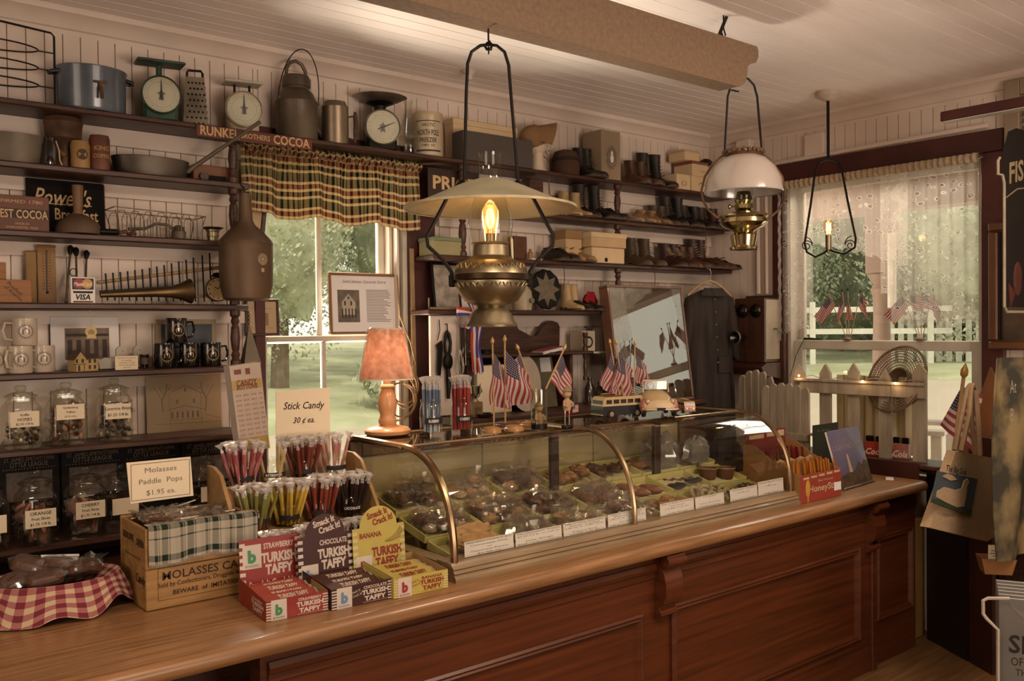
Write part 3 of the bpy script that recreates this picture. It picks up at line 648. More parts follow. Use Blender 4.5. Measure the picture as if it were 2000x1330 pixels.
# long boxes
def carton(label, x0, x1, y0, y1, z0, z1, m, lid=0, lm=None, rz=0, name='storage_box', cat='box', group=None):
    cx, cy_ = (x0+x1)/2, (y0+y1)/2; a, b = (x1-x0)/2, (y1-y0)/2; h = z1-z0
    t = thing(name, label, cat, (cx, cy_, z0), rz, group)
    obj('body', MB().bev(-a, a, -b, b, 0, h-(.002 if lid else 0), .003), m, t)
    if lid: obj('lid', MB().bev(-a-.003, a+.003, -b-.003, b+.003, h-lid, h, .003), lm or m, t)
    return t
GREYB = M('charcoal_card', '4a423c', .75, var=.12, scale=5); TANB = M('tan_card', 'b89c74', .75, var=.1, scale=5); TANB2 = M('light_tan_card', 'c6ad87', .75, var=.1, scale=5); BRB = M('brown_card', '8f7048', .75, var=.12, scale=5)
carton('long charcoal grey box lying in front of the tan one on the top shelf', shx(905, YS+.005, Z1), shx(1041, YS+.005, Z1), YS+.005, YS+.10, Z1, zy(1000, 268, YS), GREYB)
carton('long tan lidded box behind the charcoal box on the top shelf', shx(885, 3.66, Z1), shx(1010, 3.66, Z1), 3.655, 3.73, Z1, zy(950, 241, 3.66), TANB2, .03)
# mannequin head in a sun bonnet
P, k = wk(1050, 3.60, Z1); BS = .66; zh = (zy(1060, 284, 3.6)-Z1)/BS
t = thing('bonnet_head', 'white mannequin head wearing a brown gingham sun bonnet', 'mannequin head', P, 1.1); t.scale = (BS,)*3
PLAS = M('pale_plaster', 'c9b79e', .55, var=.06, scale=6)
hd = MB()
def headw(d):
    k = 1.0
    k += .16*math.exp(-((d.y+.96)**2*40+(d.z+.05)**2*30+d.x**2*60))      # nose
    k -= .05*math.exp(-((d.y+.85)**2*20+(d.z-.18)**2*90))                # eye line
    k += .05*math.exp(-((d.y+.8)**2*20+(d.z+.55)**2*40+d.x**2*8))        # chin
    return k
hd.ball((0, 0, zh), .082, 24, 18, sc_=(.82, 1.0, 1.22), wob=headw)
hd.lathe([(.055, 0), (.05, .02), (.042, max(zh-.10, .03)), (.048, max(zh-.06, .05))], 18, S3(1, 1.1, 1)).cyl(.075, -.0, .008, 24)
obj('head', hd, PLAS, t)
obj('lips', MB().ball((0, -.094, zh-.047), .012, 8, 6, sc_=(1.3, .5, .45)), M('rose_lips', '9b6250', .5), t)
for s in (-1, 1): obj('eye', MB().ball((s*.03, -.083, zh+.012), .01, 8, 6, sc_=(1.3, .5, .5)), M('painted_eye', '5b4a3c', .4), t)
GING = M('brown_gingham', '75573a', .9, var=.15, scale=220, h2='927250')
cr_ = MB().ball((0, .03, zh+.05), .105, 26, 16, sc_=(.95, 1.1, .98), wob=lambda d: 1+.03*math.sin(d.x*24))
obj('crown', cr_, GING, t)
def bfn(u, v):                                          # poke brim: flares forward and up around the face
    a = pi*(-.10+1.2*u); r = .104+.055*v*(.6+.4*math.sin(a)); return V((r*math.cos(a)*.95, .0-.15*v*(.7+.3*math.sin(a)), zh+.045+r*math.sin(a)-.03*v))
obj('brim', MB().sheet(26, 8, bfn, .003), GING, t)
obj('brim_edging', MB().tube([bfn(u/26, 1) for u in range(27)], .0045, 6), M('cream_ruffle', 'b7a27c', .9, var=.2, scale=60), t)
obj('tie', MB().tube([(.07, -.05, zh-.06), (.02, -.085, zh-.11), (.0, -.09, zh-.14), (.01, -.095, zh-.3), (-.005, -.10, zh-.42)], .004, 6).tube([(-.07, -.05, zh-.06), (-.02, -.085, zh-.11), (.012, -.09, zh-.2), (.02, -.1, zh-.38)], .004, 6), GING, t)
# felt hat
P, k = wk(1105, 3.66, Z1)
t = thing('felt_hat', 'brown felt bowler hat behind the bonnet', 'hat', P)
obj('crown', MB().lathe([(.075, .0), (.078, .06), (.075, .11), (.06, .14), (.03, .15), (0, .15)], 26), M('brown_felt', '4a3322', .9, var=.2, scale=20), t)
obj('band', MB().lathe([(.079, .085), (.0795, .1), (.077, .105)], 26), M('dark_band', '2c1e15', .8), t)
# boots, shoes
SOLE = M('worn_sole', '5d4c3a', .8, var=.3, scale=10)
LACE = M('old_lace', '4a3b2c', .9, var=.1)
def ring_(w, h, y, lift=0, n=9):
    return [(w*math.cos(pi*i/(n-1))*(1 if 0 < i < n-1 else .92), y, lift+h*(math.sin(pi*i/(n-1))**.75)) for i in range(n)]
def shoe(name, label, loc, rz, L, H, m, lace=None, group=None, sole=None, cat='shoe', heel=.02):
    t = thing(name, label, cat, loc, rz, group); h0 = heel
    prof = [(0, .10, .20), (-.06, .14, .27), (-.2, .15, .30), (-.35, .145, .30), (-.5, .155, .25), (-.65, .175, .19), (-.8, .175, .155), (-.92, .14, .13), (-1, .06, .07)]
    up = MB().loft([ring_(w*L, h*L, y*L, h0*(1 if y > -.4 else .35)) for y, w, h in prof])
    if H > .3*L:
        nn = 14; rg = []
        for z, cy_, ry_, rx_ in ((.16*L, -.21*L, .22*L, .15*L), (.30*L, -.2*L, .2*L, .14*L), (.42*L, -.19*L, .185*L, .135*L), ((.42*L+H)/2, -.175*L, .18*L, .15*L), (H, -.165*L, .2*L, .165*L), (H*.995, -.165*L, .18*L, .145*L), (H*.8, -.165*L, .17*L, .135*L)):
            rg.append([(rx_*math.cos(2*pi*i/nn), cy_+ry_*math.sin(2*pi*i/nn), z+h0+(.02*L*math.sin(2*pi*i/nn) if z > H*.9 else 0)) for i in range(nn)])
        up.loft(rg, True)
    else:
        up.lathe([(.13*L, .285*L+h0), (.12*L, .3*L+h0), (.10*L, .27*L+h0), (.02, .15*L)], 14, T(0, -.2*L, 0), sx=.8, sy=1.3)
    obj('upper', up, m, t)
    sp_ = [(.10, 0), (.15, -.06), (.16, -.2), (.15, -.4), (.17, -.58), (.19, -.72), (.17, -.88), (.09, -.99)]
    ol = [(x*L, y*L) for x, y in sp_]+[(-x*L, y*L) for x, y in reversed(sp_)]
    s = MB().prism(ol, h0*.35, h0*.35+.006, 'z').prism([(x*L, y*L) for x, y in sp_[:3]]+[(-x*L, y*L) for x, y in reversed(sp_[:3])], 0, h0+.004, 'z')
    s.prism([(x*L, y*L) for x, y in sp_[4:]]+[(-x*L, y*L) for x, y in reversed(sp_[4:])], 0, h0*.4, 'z')
    obj('sole', s, sole or SOLE, t)
    if lace:
        lm = MB(); n = 7 if H > .5*L else 4
        for i in range(n):
            f = i/(n-1); y = -(.52-.16*f)*L if H > .3*L else -(.56-.12*f)*L; z = h0+(.27+.0*f)*L+max(0, f-.2)*(max(H-.4*L, 0))*1.1
            lm.tube([(-.07*L, y+.03*L, z), (0, y-.015*L, z+.004), (.07*L, y+.03*L, z+.008)], .0022, 5)
        obj('laces', lm, lace, t)
    return t
BLKL = M('black_leather', '1d1613', .5, var=.4, scale=10, h2='2f2520', bump=.1); BRNL = M('brown_leather', '4b2f1d', .5, var=.35, scale=9, h2='6b462c', bump=.1); TANL = M('tan_leather', '8f6b45', .6, var=.25, scale=9, bump=.1); REDL = M('dark_wine_leather', '3b211d', .5, var=.3, scale=9, bump=.1); OLIV = M('olive_leather', '4d3d28', .55, var=.3, scale=9, bump=.1); CREAML = M('cream_leather', 'b79c70', .6, var=.2, scale=9)
def pair(label, p, z, L, H, m, lace=None, gap=13, y=3.71, rz=0, cat='boot', heel=.02, jit=.1, nm='laced_boot', l2=None):
    g = label.replace(' boot ', ' boots ').replace(' shoe ', ' shoes ')
    a = shoe(nm, label, (shx(p, y, z), y, z), rz, L, H, m, lace, g, cat=cat, heel=heel)
    dup(a, (a.location.x+gap*.0055, y-.006, z), rz+jit)
pair('black laced boot between the felt hat and the tall illustrated box', 1122, Z1, .19, .155, BLKL, LACE, 8, 3.70)
# tall illustrated box and a plain one behind it
TALLB = M('greyed_card', '8d7a62', .75, var=.15, scale=4)
x0, x1 = shx(1175, YS+.01, Z1), shx(1213, YS+.01, Z1)
t = carton('tall upright box with a printed lady in an oval on its front', x0, x1, YS+.01, 3.71, Z1, zy(1180, 252, YS), TALLB)
w_ = (x1-x0)
pm = MB().lathe([(.030, .0005), (.033, .0005)], 20, T(0, -.0805, .13) @ Rx(pi/2), sx=.8, sy=1.3)
for i in range(14):
    a = i*2.4; pm.tube([(.035*math.cos(a)*(1+.04*i % .5), -.0812, .12+.05*math.sin(a)), (.03*math.cos(a+.5), -.0812, .13+.06*math.sin(a+.5)), (.04*math.cos(a+.9), -.0812, .11+.055*math.sin(a+.9))], .0012, 4)
obj('print', pm, GINK, t)
obj('printed_figure', MB().prism([(-.009, .095), (.009, .095), (.014, .12), (.006, .138), (.009, .15), (0, .162), (-.009, .15), (-.006, .138), (-.014, .12)], -.081, -.0803), WCARD, t)
carton('plain grey box half hidden behind the tall illustrated box', shx(1146, 3.70, Z1), shx(1162, 3.70, Z1), 3.675, 3.735, Z1, zy(1150, 262, 3.7), TALLB)
pair('brown laced boot beside the tall illustrated box', 1222, Z1, .19, .13, BRNL, LACE, 14, 3.70)
pair('tall black laced boot on the top shelf before the shoe boxes', 1246, Z1, .20, .19, BLKL, LACE, 18, 3.715)
# shoe boxes at the right end of the top shelf
def sbox(label, p0, p1, q1, q0, y0, dep, m, lid, lm, mark):
    z0 = zy(p0, q0, y0) if q0 else Z1; z1 = zy(p0, q1, y0); x0, x1 = shx(p0, y0, z0), shx(p1, y0, z0)
    t = carton(label, x0, x1, y0, y0+dep, z0, z1, m, lid, lm, name='shoe_box', group=None)
    if mark:
        mk = MB().lathe([(.012, 0), (.014, 0)], 18, T(0, -dep/2-.0045, (z1-z0)*.4) @ Rx(pi/2), sx=1.7)
        if mark == 2: mk = Txt().line('Superior', (0, -dep/2-.004, (z1-z0)*.4), h=.014, shear=.3)
        obj('print', mk, GINK, t)
    return t, z1
b1, zt = sbox('cream shoe box with an oval print, front one of the lowest pair', 1322, 1349, 338, 0, YS+.005, .16, TANB2, 0, None, 1)
b2, zt2 = sbox('cream shoe box with a black scribble, right one of the lowest pair', 1351, 1394, 342, 0, YS+.005, .16, TANB2, 0, None, 0)
obj('scribble', MB().tube([(-.04, -.0815, .04), (-.02, -.0815, .055), (.0, -.0815, .045), (.03, -.0815, .04)], .0018, 5), INK, b2)
zb = max(b1.location.z, 0)
hb = zt-Z1
x0 = shx(1353, YS+.02, zt); x1 = shx(1383, YS+.02, zt)
t = carton('shoe box with a wine red lid, resting on the lowest pair of shoe boxes', x0, x1, YS+.02, 3.72, max(zt, zt2)+.001, zy(1355, 312, YS), TANB2, .018, M('wine_card', '7d4a3c', .7, var=.1), name='shoe_box')
obj('print', Txt().line('Superior', (0, -.101, .03), h=.012, shear=.3), GINK, t)
z3 = zy(1355, 312, YS)+.001
carton('topmost pale shoe box of the stack beside the room corner', shx(1338, YS+.03, z3), shx(1366, YS+.03, z3), YS+.03, 3.71, z3, zy(1340, 292, YS+.03), TANB2, .012, TANB, name='shoe_box')
t = thing('leather_hat', 'dark crumpled leather hat lying on the shoe box stack', 'hat', (shx(1378, 3.66, z3), 3.66, z3))
obj('crown', MB().ball((0, 0, .022), .045, 14, 8, sc_=(.7, 1, .55), wob=lambda d: 1+.12*math.sin(d.x*7+d.z*5)), BLKL, t)
# ================================================================ left shelves
# --- second board
P, k = wk(25, 3.64, Z2); r = 62*k
GREYC = M('grey_cast_metal', '5f564a', .55, metal=.5, var=.3, scale=8, h2='746a5b', bump=.1)
t = thing('saucepan', 'grey shallow saucepan at the left edge of the second shelf board', 'pan', P)
obj('body', MB().lathe([(0, .001), (r*.85, .001), (r*.98, .045), (r*1.02, .10), (r*.99, .10), (r*.94, .05), (r*.8, .008), (0, .008)], 30, S3(1, .85, 1)), GREYC, t)
obj('handle', MB().tube([(r*.95, -.02, .085), (r*1.2, -.05, .06), (r*1.4, -.06, .04)], [.006, .008, .010], 8), M('worn_handle_wood', '6b4a2e', .5, var=.2), t)
P, k = wk(125, 3.665, Z2); r = 34*k; h = zy(125, 232, 3.665)-Z2
t = thing('lidded_pot', 'rusty brown pot with an upturned top at the back of the second board', 'pot', P)
obj('body', MB().lathe([(0, .001), (r*.6, .001), (r*.6, h*.4), (r*.66, h*.48), (r*.95, h*.6), (r, h*.85), (r*1.05, h*.9), (r*.95, h), (0, h*.98)], 28), RUST, t)
P, k = wk(96, 3.585, Z2); r = 16*k
t = thing('glass_jar', 'small dark glass jar with pale tag in front of the rusty pot', 'jar', P)
obj('body', MB().lathe([(0, .001), (r, .002), (r, .065), (r*.7, .085), (r*.7, .10), (0, .10)], 20), M('dark_bottle_glass', '1d1713', .12, var=.1, coat=.5), t)
obj('string', MB().tube([(r*.72, -.01, .09), (r*1.0, -.018, .055), (r*1.05, -.02, .02), (r*1.3, -.02, .003)], .0025, 5), M('pale_string', 'b09c7c', .9), t)
def canister(label, p, q, w2, m, y=3.60, words=None, wm=None):
    P, k = wk(p, y, Z2); r = w2*k; h = zy(p, q, y)-Z2
    t = thing('spice_canister', label, 'canister', P)
    obj('body', MB().lathe([(0, .001), (r, .001), (r, h-.012), (r*.9, h-.006), (r*.9, h), (0, h)], 26), m, t)
    if words:
        b = MB()
        for s, zf, hh in words:
            tx = Txt().line(s, (0, 0, 0), h=hh, bold=.02)
            b.add([((r+.0006)*math.sin(x/r), -(r+.0006)*math.cos(x/r), z+h*zf) for x, y_, z in tx.v], tx.f)
        obj('lettering', b, wm or INK, t)
    return t, r, h
t, r, h = canister('yellow round canister with a dark emblem on the second board', 157, 277, 18, M('mustard_tin', '8d6c42', .5, var=.2, scale=7))
b = MB().lathe([(.001, 0), (.020, 0)], 16); b = MB().add([((r+.0007)*math.sin(x/r), -(r+.0007)*math.cos(x/r), y+h*.5) for x, y, z in b.v], b.f)
obj('emblem', b, M('dark_emblem', '3d2a1a', .6), t)
canister('red round canister with worn lettering beside the yellow one', 195, 266, 19, M('worn_red_tin', '553226', .5, var=.3, scale=9, h2='6b3d2c'), words=(('KING', .62, .017), ('COFFEE', .4, .014)), wm=M('dull_gold_ink', '9a7440', .6))
# cast iron skillet with a very long handle
P, k = wk(295, 3.645, Z2); r = 74*k
t = thing('long_skillet', 'big black skillet with a very long handle rising to the right', 'skillet', P)
obj('pan', MB().lathe([(0, .002), (r*.86, .002), (r*.93, .02), (r, .072), (r*.97, .074), (r*.9, .022), (r*.82, .010), (0, .010)], 36, S3(1, .55, 1)), M('worn_cast_iron', '38312a', .45, metal=.6, var=.35, scale=6, h2='655c50', bump=.15), t)
e = V((shx(508, 3.40, 2.5), 3.40, zy(508, 238, 3.40)))-P
obj('handle', MB().tube([(r*.92, -.02, .035), (r*1.05, -.04, .055), V((r*1.05, -.04, .055)).lerp(e, .5), e], [.011, .010, .008, .008], 8), GREYC, t)
P, k = wk(408, 3.66, Z2)
t = thing('wooden_box', 'low brown wooden box with dark slot behind the skillet handle', 'box', P); a = 38*k
obj('body', MB().bev(-a, a, -.05, .05, 0, .068, .003), M('reddish_box_wood', '6a4128', .55, var=.2, scale=6, stretch=(1, 5, 5)), t); obj('slot', MB().box(-a*.3, a*.65, -.052, -.049, .008, .028), KB, t)
obj('roller', MB().cyl(.017, -.01, .012, 14, T(-a*.55, -.058, .019) @ Rx(pi/2)), DARKW, t)
# --- sign on the top shelf edge
SIGNR = M('sign_brown_red', '5b2a1c', .5, var=.2, scale=7)
def flat_sign(name, label, cat, p0, p1, q0, q1, y, m, tilt=0, th=.006, zb=None):
    x0, x1 = oY(p0, (q0+q1)/2, y).x, oY(p1, (q0+q1)/2, y).x; z0 = zy((p0+p1)/2, q1, y) if zb is None else zb; z1 = zy((p0+p1)/2, q0, y)
    w, h = x1-x0, z1-z0
    t = thing(name, label, cat, ((x0+x1)/2, y, z0), rot=(-tilt, 0, 0))
    obj('board', MB().bev(-w/2, w/2, 0, th, 0, h, .0015), m, t)
    return t, w, h
t, w, h = flat_sign('shelf_sign', 'brown sign reading RUNKEL BROTHERS COCOA on the top shelf edge', 'sign', 384, 610, 257, 290, YS-.009, SIGNR, zb=Z1-.052)
h = .056
tx = Txt().line('RUNKEL', (-w*.31, 0, h*.48), h=h*.66, w=w*.32, bold=.025).line('BROTHERS', (-w*.01, 0, h*.46), h=h*.38, w=w*.25, bold=.02).line('COCOA', (w*.31, 0, h*.48), h=h*.68, w=w*.33, bold=.025)
obj('lettering', tx, M('sign_cream', 'b99b6e', .6), t)
# --- third board
t, w, h = flat_sign('cocoa_box', 'brown wooden cocoa box with worn lettering BEST COCOA', 'box', -12, 96, 382, 447, 3.575, M('cocoa_box_wood', '5a3426', .55, var=.3, scale=6, h2='6b4130'), th=.10, zb=Z3)
tx = Txt().line('FIRMED 1780', (.0, 0, h*.83), h=.012, w=w*.75).line('BEST COCOA', (-.0, 0, h*.48), h=.030, w=w*.95, bold=.02).line('MADE IN', (.0, 0, h*.2), h=.008).line('DORCHESTER, MASS', (.0, 0, h*.09), h=.008)
obj('band', MB().box(-w/2, w/2, -.0008, 0, h*.36, h*.62), M('cocoa_band', '2c1a14', .6), t)
obj('lettering', Txt().add([(x, y-.0006, z) for x, y, z in tx.v], tx.f), M('sign_cream'), t)
t, w, h = flat_sign('tin_sign', 'black sign reading Powells Breakfast Cocoa in cream script behind a spindle', 'sign', 52, 205, 352, 445, 3.70, M('sign_black', '14100e', .7, var=.1, spec=.1), tilt=.05, zb=Z3)
tx = Txt().line("Powell's", (-w*.04, 0, h*.70), h=h*.30, w=w*.74, bold=.01, shear=.35, ang=.0).line('Breakfast', (w*.13, 0, h*.40), h=h*.21, w=w*.56, bold=.015).line('COCOA', (w*.13, 0, h*.10), h=h*.2, w=w*.5, bold=.015)
tx.box(-w*.3, w*.33, -.0012, -.0002, h*.56, h*.575)
obj('lettering', tx, M('sign_cream'), t); obj('red_edge', MB().tube([(w*.5, -.001, .004), (w*.5, -.001, h*.97), (w*.46, -.001, h)], .002, 5), M('dull_red', '6b2018', .6), t)
P, k = wk(153, 3.61, Z3)
t = thing('wooden_plunger', 'turned wooden dasher with domed base standing before the black sign', 'wooden tool', P)
r = 42*k; h = zy(150, 362, 3.61)-Z3
obj('base', MB().lathe([(0, 0), (r, .001), (r, .02), (r*.85, .045), (r*.5, .065), (r*.25, .075), (0, .078)], 26), M('grey_brown_wood', '4f3b2b', .6, var=.25, scale=8), t)
obj('shaft', MB().lathe([(r*.24, .07), (r*.20, .09), (r*.22, h*.7), (r*.25, h), (0, h)], 18), M('plain_turned_wood', '6d5036', .55, var=.2, scale=8), t)
# curling iron lying, wire basket with tools, tin cup
P, k = wk(212, 3.568, Z3)
t = thing('hand_tool', 'black handled iron tool lying before the wire basket', 'tool', P)
obj('grip', MB().tube([(-.055, 0, .012), (-.045, 0, .012), (.03, 0, .012), (.036, 0, .012)], [.007, .011, .012, .008], 10), BLACK, t)
obj('ferrule', MB().tube([(-.075, 0, .012), (-.055, 0, .012)], [.004, .007], 8), STEEL, t); obj('claw', MB().tube([(.036, 0, .012), (.06, -.01, .016), (.075, .008, .008), (.09, -.006, .014), (.10, .004, .01)], [.006, .009, .006, .009, .004], 8), RUST, t)
x0, x1 = shx(232, 3.6, Z3), shx(388, 3.6, Z3); zt = zy(300, 416, 3.6)-Z3
t = thing('wire_basket', 'low wire basket with looped sides on the third board', 'basket', ((x0+x1)/2, 3.635, Z3)); a = (x1-x0)/2
wb = MB(); wv = .0016
for y in (-.055, .055):
    for i in range(7):
        xx = -a*.95+i*a*.317
        wb.tube([(xx-.018, y*.85, .003), (xx-.018, y, zt*.8), (xx-.009, y, zt), (xx+.009, y, zt), (xx+.018, y, zt*.8), (xx+.018, y*.85, .003)], wv, 5)
for y in (-.047, .047): wb.tube([(-a, y, .003), (a, y, .003)], wv, 5)
for i in range(5): wb.tube([(-a*.9+i*a*.45, -.047, .003), (-a*.9+i*a*.45, .047, .003)], wv, 5)
wb.tube([(-a*1.15, -.065, zt+.01), (a*1.12, -.065, zt-.004), (a*1.12, .065, zt-.004), (-a*1.15, .065, zt+.01)], .0022, 6, True)
for s in (-1, 1):
    for y in (-.065, .065): wb.tube([(s*a*1.13, y, zt), (s*a*.98, y*.75, .003)], .002, 5)
obj('wires', wb, M('brown_wire', '6f5d45', .45, metal=.7, var=.2), t)
t2 = thing('meat_hook', 'curved iron handle lying inside the wire basket', 'iron', ((x0+x1)/2, 3.635, Z3+.004))
obj('handle', MB().tube([(-a*.7, 0, .03), (-a*.3, 0, .035), (.0, 0, .058), (a*.3, .0, .055), (a*.5, 0, .03)], [.007, .006, .006, .006, .008], 8), GREYC, t2)
t2 = thing('sad_iron', 'small old iron with round top knob in the wire basket', 'iron', ((x0+x1)/2+a*.55, 3.63, Z3+.004))
obj('body', MB().lathe([(0, 0), (.028, 0), (.028, .03), (.02, .04), (.024, .046), (.012, .055), (0, .058)], 18), GREYC, t2)
P, k = wk(416, 3.60, Z3); r = 17*k
t = thing('tin_cup', 'small ringed tin cup with flaring lip beside the wire basket', 'cup', P)
obj('body', MB().lathe([(0, .001), (r*.62, .001), (r*.64, .018), (r*.7, .02), (r*.7, .038), (r*.76, .04), (r*.8, .05), (r*1.2, .056), (r*1.1, .052), (r*.7, .045), (r*.6, .006), (0, .006)], 24), BRASS, t)
# --- fourth board
t, w, h = flat_sign('wooden_crate', 'small wooden crate with slanting stamped words at the left edge', 'crate', -10, 62, 546, 591, 3.575, M('crate_wood', '8a5f38', .6, var=.2, scale=6, stretch=(1, 4, 9)), th=.10, zb=Z4)
obj('stamp', Txt().line('Product', (.005, 0, h*.62), h=.014, ang=-.75, shear=.2).line('of America', (.0, 0, h*.42), h=.012, ang=-.75, shear=.2), INK, t)
t, w, h = flat_sign('wooden_box', 'plain narrow upright box on top of the stamped crate', 'box', -10, 12, 512, 545, 3.60, M('crate_wood'), th=.05, zb=Z4+h+.001)
t, w, h = flat_sign('thermometer', 'tall wooden thermometer leaning on the wall', 'thermometer', 74, 110, 481, 587, 3.69, M('old_board', '8a683e', .6, var=.2, scale=5), tilt=.04, zb=Z4)
tm = MB()
for i in range(13):
    for s in (-1, 1): tm.box(s*w*.18-.004, s*w*.18+.004, -.0008, 0, h*.26+i*h*.05, h*.26+i*h*.05+.0016)
obj('scale_marks', tm, INK, t); obj('tube', MB().tube([(0, -.002, h*.22), (0, -.002, h*.93)], .0025, 6).ball((0, -.002, h*.2), .005, 8, 6), M('dark_mercury', '3b2417', .3), t)
obj('top_cap', MB().bev(-w*.55, w*.55, -.004, .008, h-.004, h+.006), M('old_board'), t)
carton('dark upright board standing behind the thermometer', shx(50, 3.71, Z4), shx(72, 3.71, Z4), 3.70, 3.715, Z4, zy(60, 490, 3.71), BRB, name='board', cat='board')
for i, (p0, q0, p1, lb) in enumerate(((140, 480, 129, 'left of the three tall fire tongs behind the card sign'), (150, 484, 151, 'middle of the three tall fire tongs behind the card sign'), (171, 490, 166, 'right of the three tall fire tongs behind the card sign'))):
    B = V((shx(p1, 3.60, Z4), 3.60, Z4)); E_ = V((shx(p0, 3.70, Z4), 3.70, zy(p0, q0, 3.70)))-B
    t = thing('fire_tongs', lb, 'tongs', B)
    obj('shaft', MB().tube([(0, 0, .003), E_*.5, E_*.86], [.005, .004, .004], 8), STEEL, t)
    obj('head', MB().tube([E_*.84, E_*.9, E_*.96, E_], [.005, .010, .012, .006], 8), BLACK, t)
    if i == 1: obj('ring', MB().tube([E_*.55+V((-.012+.012*math.cos(q*pi/6), -.004, .014*math.sin(q*pi/6))) for q in range(12)], .0018, 5, True), BLACK, t)
t, w, h = flat_sign('card_sign', 'square white sign with two coloured card payment logos', 'sign', 138, 186, 541, 591, 3.556, WCARD, th=.003, zb=Z4)
obj('dark_field', MB().box(-w*.44, w*.44, -.0006, 0, h*.52, h*.95), M('logo_navy', '1e1c28', .5), t)
obj('red_disc', MB().cyl(h*.19, 0, .0012, 24, T(-w*.17, -.0002, h*.74) @ Rx(pi/2)), M('logo_red', '8f2e1c', .5), t)
obj('yellow_disc', MB().cyl(h*.19, 0, .0014, 24, T(w*.17, -.0002, h*.74) @ Rx(pi/2)), M('logo_yellow', 'b98a35', .5), t)
obj('bar', MB().box(-w*.40, w*.40, -.0006, 0, h*.38, h*.46).box(-w*.4, w*.4, -.0006, 0, h*.10-.006, h*.10-.003), INK, t)
obj('bar_gold', MB().box(-w*.40, w*.40, -.0006, 0, .002, h*.09), M('logo_gold', 'b08a52', .5), t)
obj('lettering', Txt().line('MasterCard', (0, -.0012, h*.73), h=h*.15, w=w*.72, shear=.2, bold=.02), WCARD, t); obj('lettering', Txt().line('VISA', (0, 0, h*.24), h=h*.21, w=w*.6, bold=.03, shear=.2), INK, t)
# cranberry scoop rake with teeth and a long wooden horn
x0, x1 = shx(190, 3.62, Z4), shx(432, 3.62, Z4)
def zz(p, q): return zy(p, q, 3.62)-Z4
t = thing('hay_rake', 'wooden rake head with a row of dark upright teeth on the fourth board', 'rake', (x0, 3.62, Z4)); L = x1-x0
obj('upper_bar', MB().tube([(.0, 0, zz(195, 552)), (L, 0, zz(425, 522))], .007, 8), M('pale_worn_wood', '8f7350', .6, var=.2), t)
obj('lower_bar', MB().tube([(.01, 0, zz(200, 572)), (L*.75, 0, zz(370, 580)), (L, 0, zz(425, 575))], .006, 8), M('pale_worn_wood'), t)
for i in range(15):
    p = 206+i*14.3+(i > 12)*3; xx = shx(p, 3.62, Z4)-x0
    obj('tooth', MB().tube([(xx, -.008, zz(p, 534-i*i*.13-i*1.0)), (xx+.006, -.008, .012)], [.0035, .003], 6), BLACK, t)
B = V((shx(196, 3.585, Z4), 3.585, Z4+.032))
t = thing('horn', 'long brass speaking horn lying before the rake', 'horn', B)
E_ = V((shx(372, 3.585, Z4), 3.585, Z4+.052))-B
obj('tube', MB().tube([E_*f for f in (0, .3, .6, .78, .9, .97, 1)], [.010, .013, .017, .023, .034, .046, .05], 16), M('dull_horn_brass', '5d4a30', .4, metal=.8, var=.25), t)
obj('strap', MB().tube([(-.004, 0, .013), E_*.5+V((0, -.02, .018)), E_*.8+V((0, -.03, .02))], .003, 6), BLACK, t)
P, k = wk(426, 3.60, Z4); r = 24*k; zc = zy(426, 565, 3.6)-Z4
t = thing('alarm_clock', 'round cream faced alarm clock with dark top bell', 'clock', P, -.2)
dm = T(0, 0, zc) @ Rx(pi/2)
obj('case', MB().lathe([(0, -.03), (r*.9, -.03), (r, -.02), (r, .012), (r*.93, .016), (r*.9, .01)], 30, dm), STEEL, t); obj('dial', MB().cyl(r*.92, .004, .010, 30, dm), M('clock_cream', 'b9a173', .5, var=.06), t)
nm = Txt()
for i in range(12):
    a = pi/2-i*pi/6; nm.line(str(i or 12), (r*.74*math.cos(a), -.0105, zc+r*.74*math.sin(a)), h=r*.2, bold=.01)
obj('numerals', nm, INK, t); obj('hands', MB().tube([(0, -.0125, zc), (-r*.3, -.0125, zc+r*.2)], .0014, 5).tube([(0, -.0125, zc), (r*.2, -.0125, zc+r*.55)], .001, 5), INK, t)
for s in (-1, 1): obj('foot', MB().tube([(s*r*.6, 0, zc-r*.75), (s*r*.75, -.004, .001)], .0028, 6), STEEL, t)
obj('bell', MB().lathe([(0, .018), (r*.3, .015), (r*.55, 0), (r*.5, 0)], 18, T(0, 0, zc+r*1.02)), BLACK, t)
# tag hanging on a string under the fourth board
P = V((shx(177, YS-.006, Z4), YS-.006, zy(177, 648, YS)))
t = thing('hanging_ornament', 'round cream ornament with a house hanging by a string', 'ornament', P)
obj('string', MB().tube([(0, .003, .018), (.001, .002, .04), (-.001, .004, Z4-.026-P.z)], .0012, 5), M('pale_string'), t)
obj('disc', MB().lathe([(0, -.002), (.019, -.002), (.021, 0), (.019, .002), (0, .002)], 22, Rx(pi/2)).box(-.016, .016, -.003, .002, -.024, -.016), M('ivory_disc', 'b9a376', .6), t)
obj('relief', MB().prism([(-.01, -.009), (.01, -.009), (.01, .003), (0, .01), (-.01, .003)], -.004, -.002), M('ivory_shadow', '8c774e', .6), t)
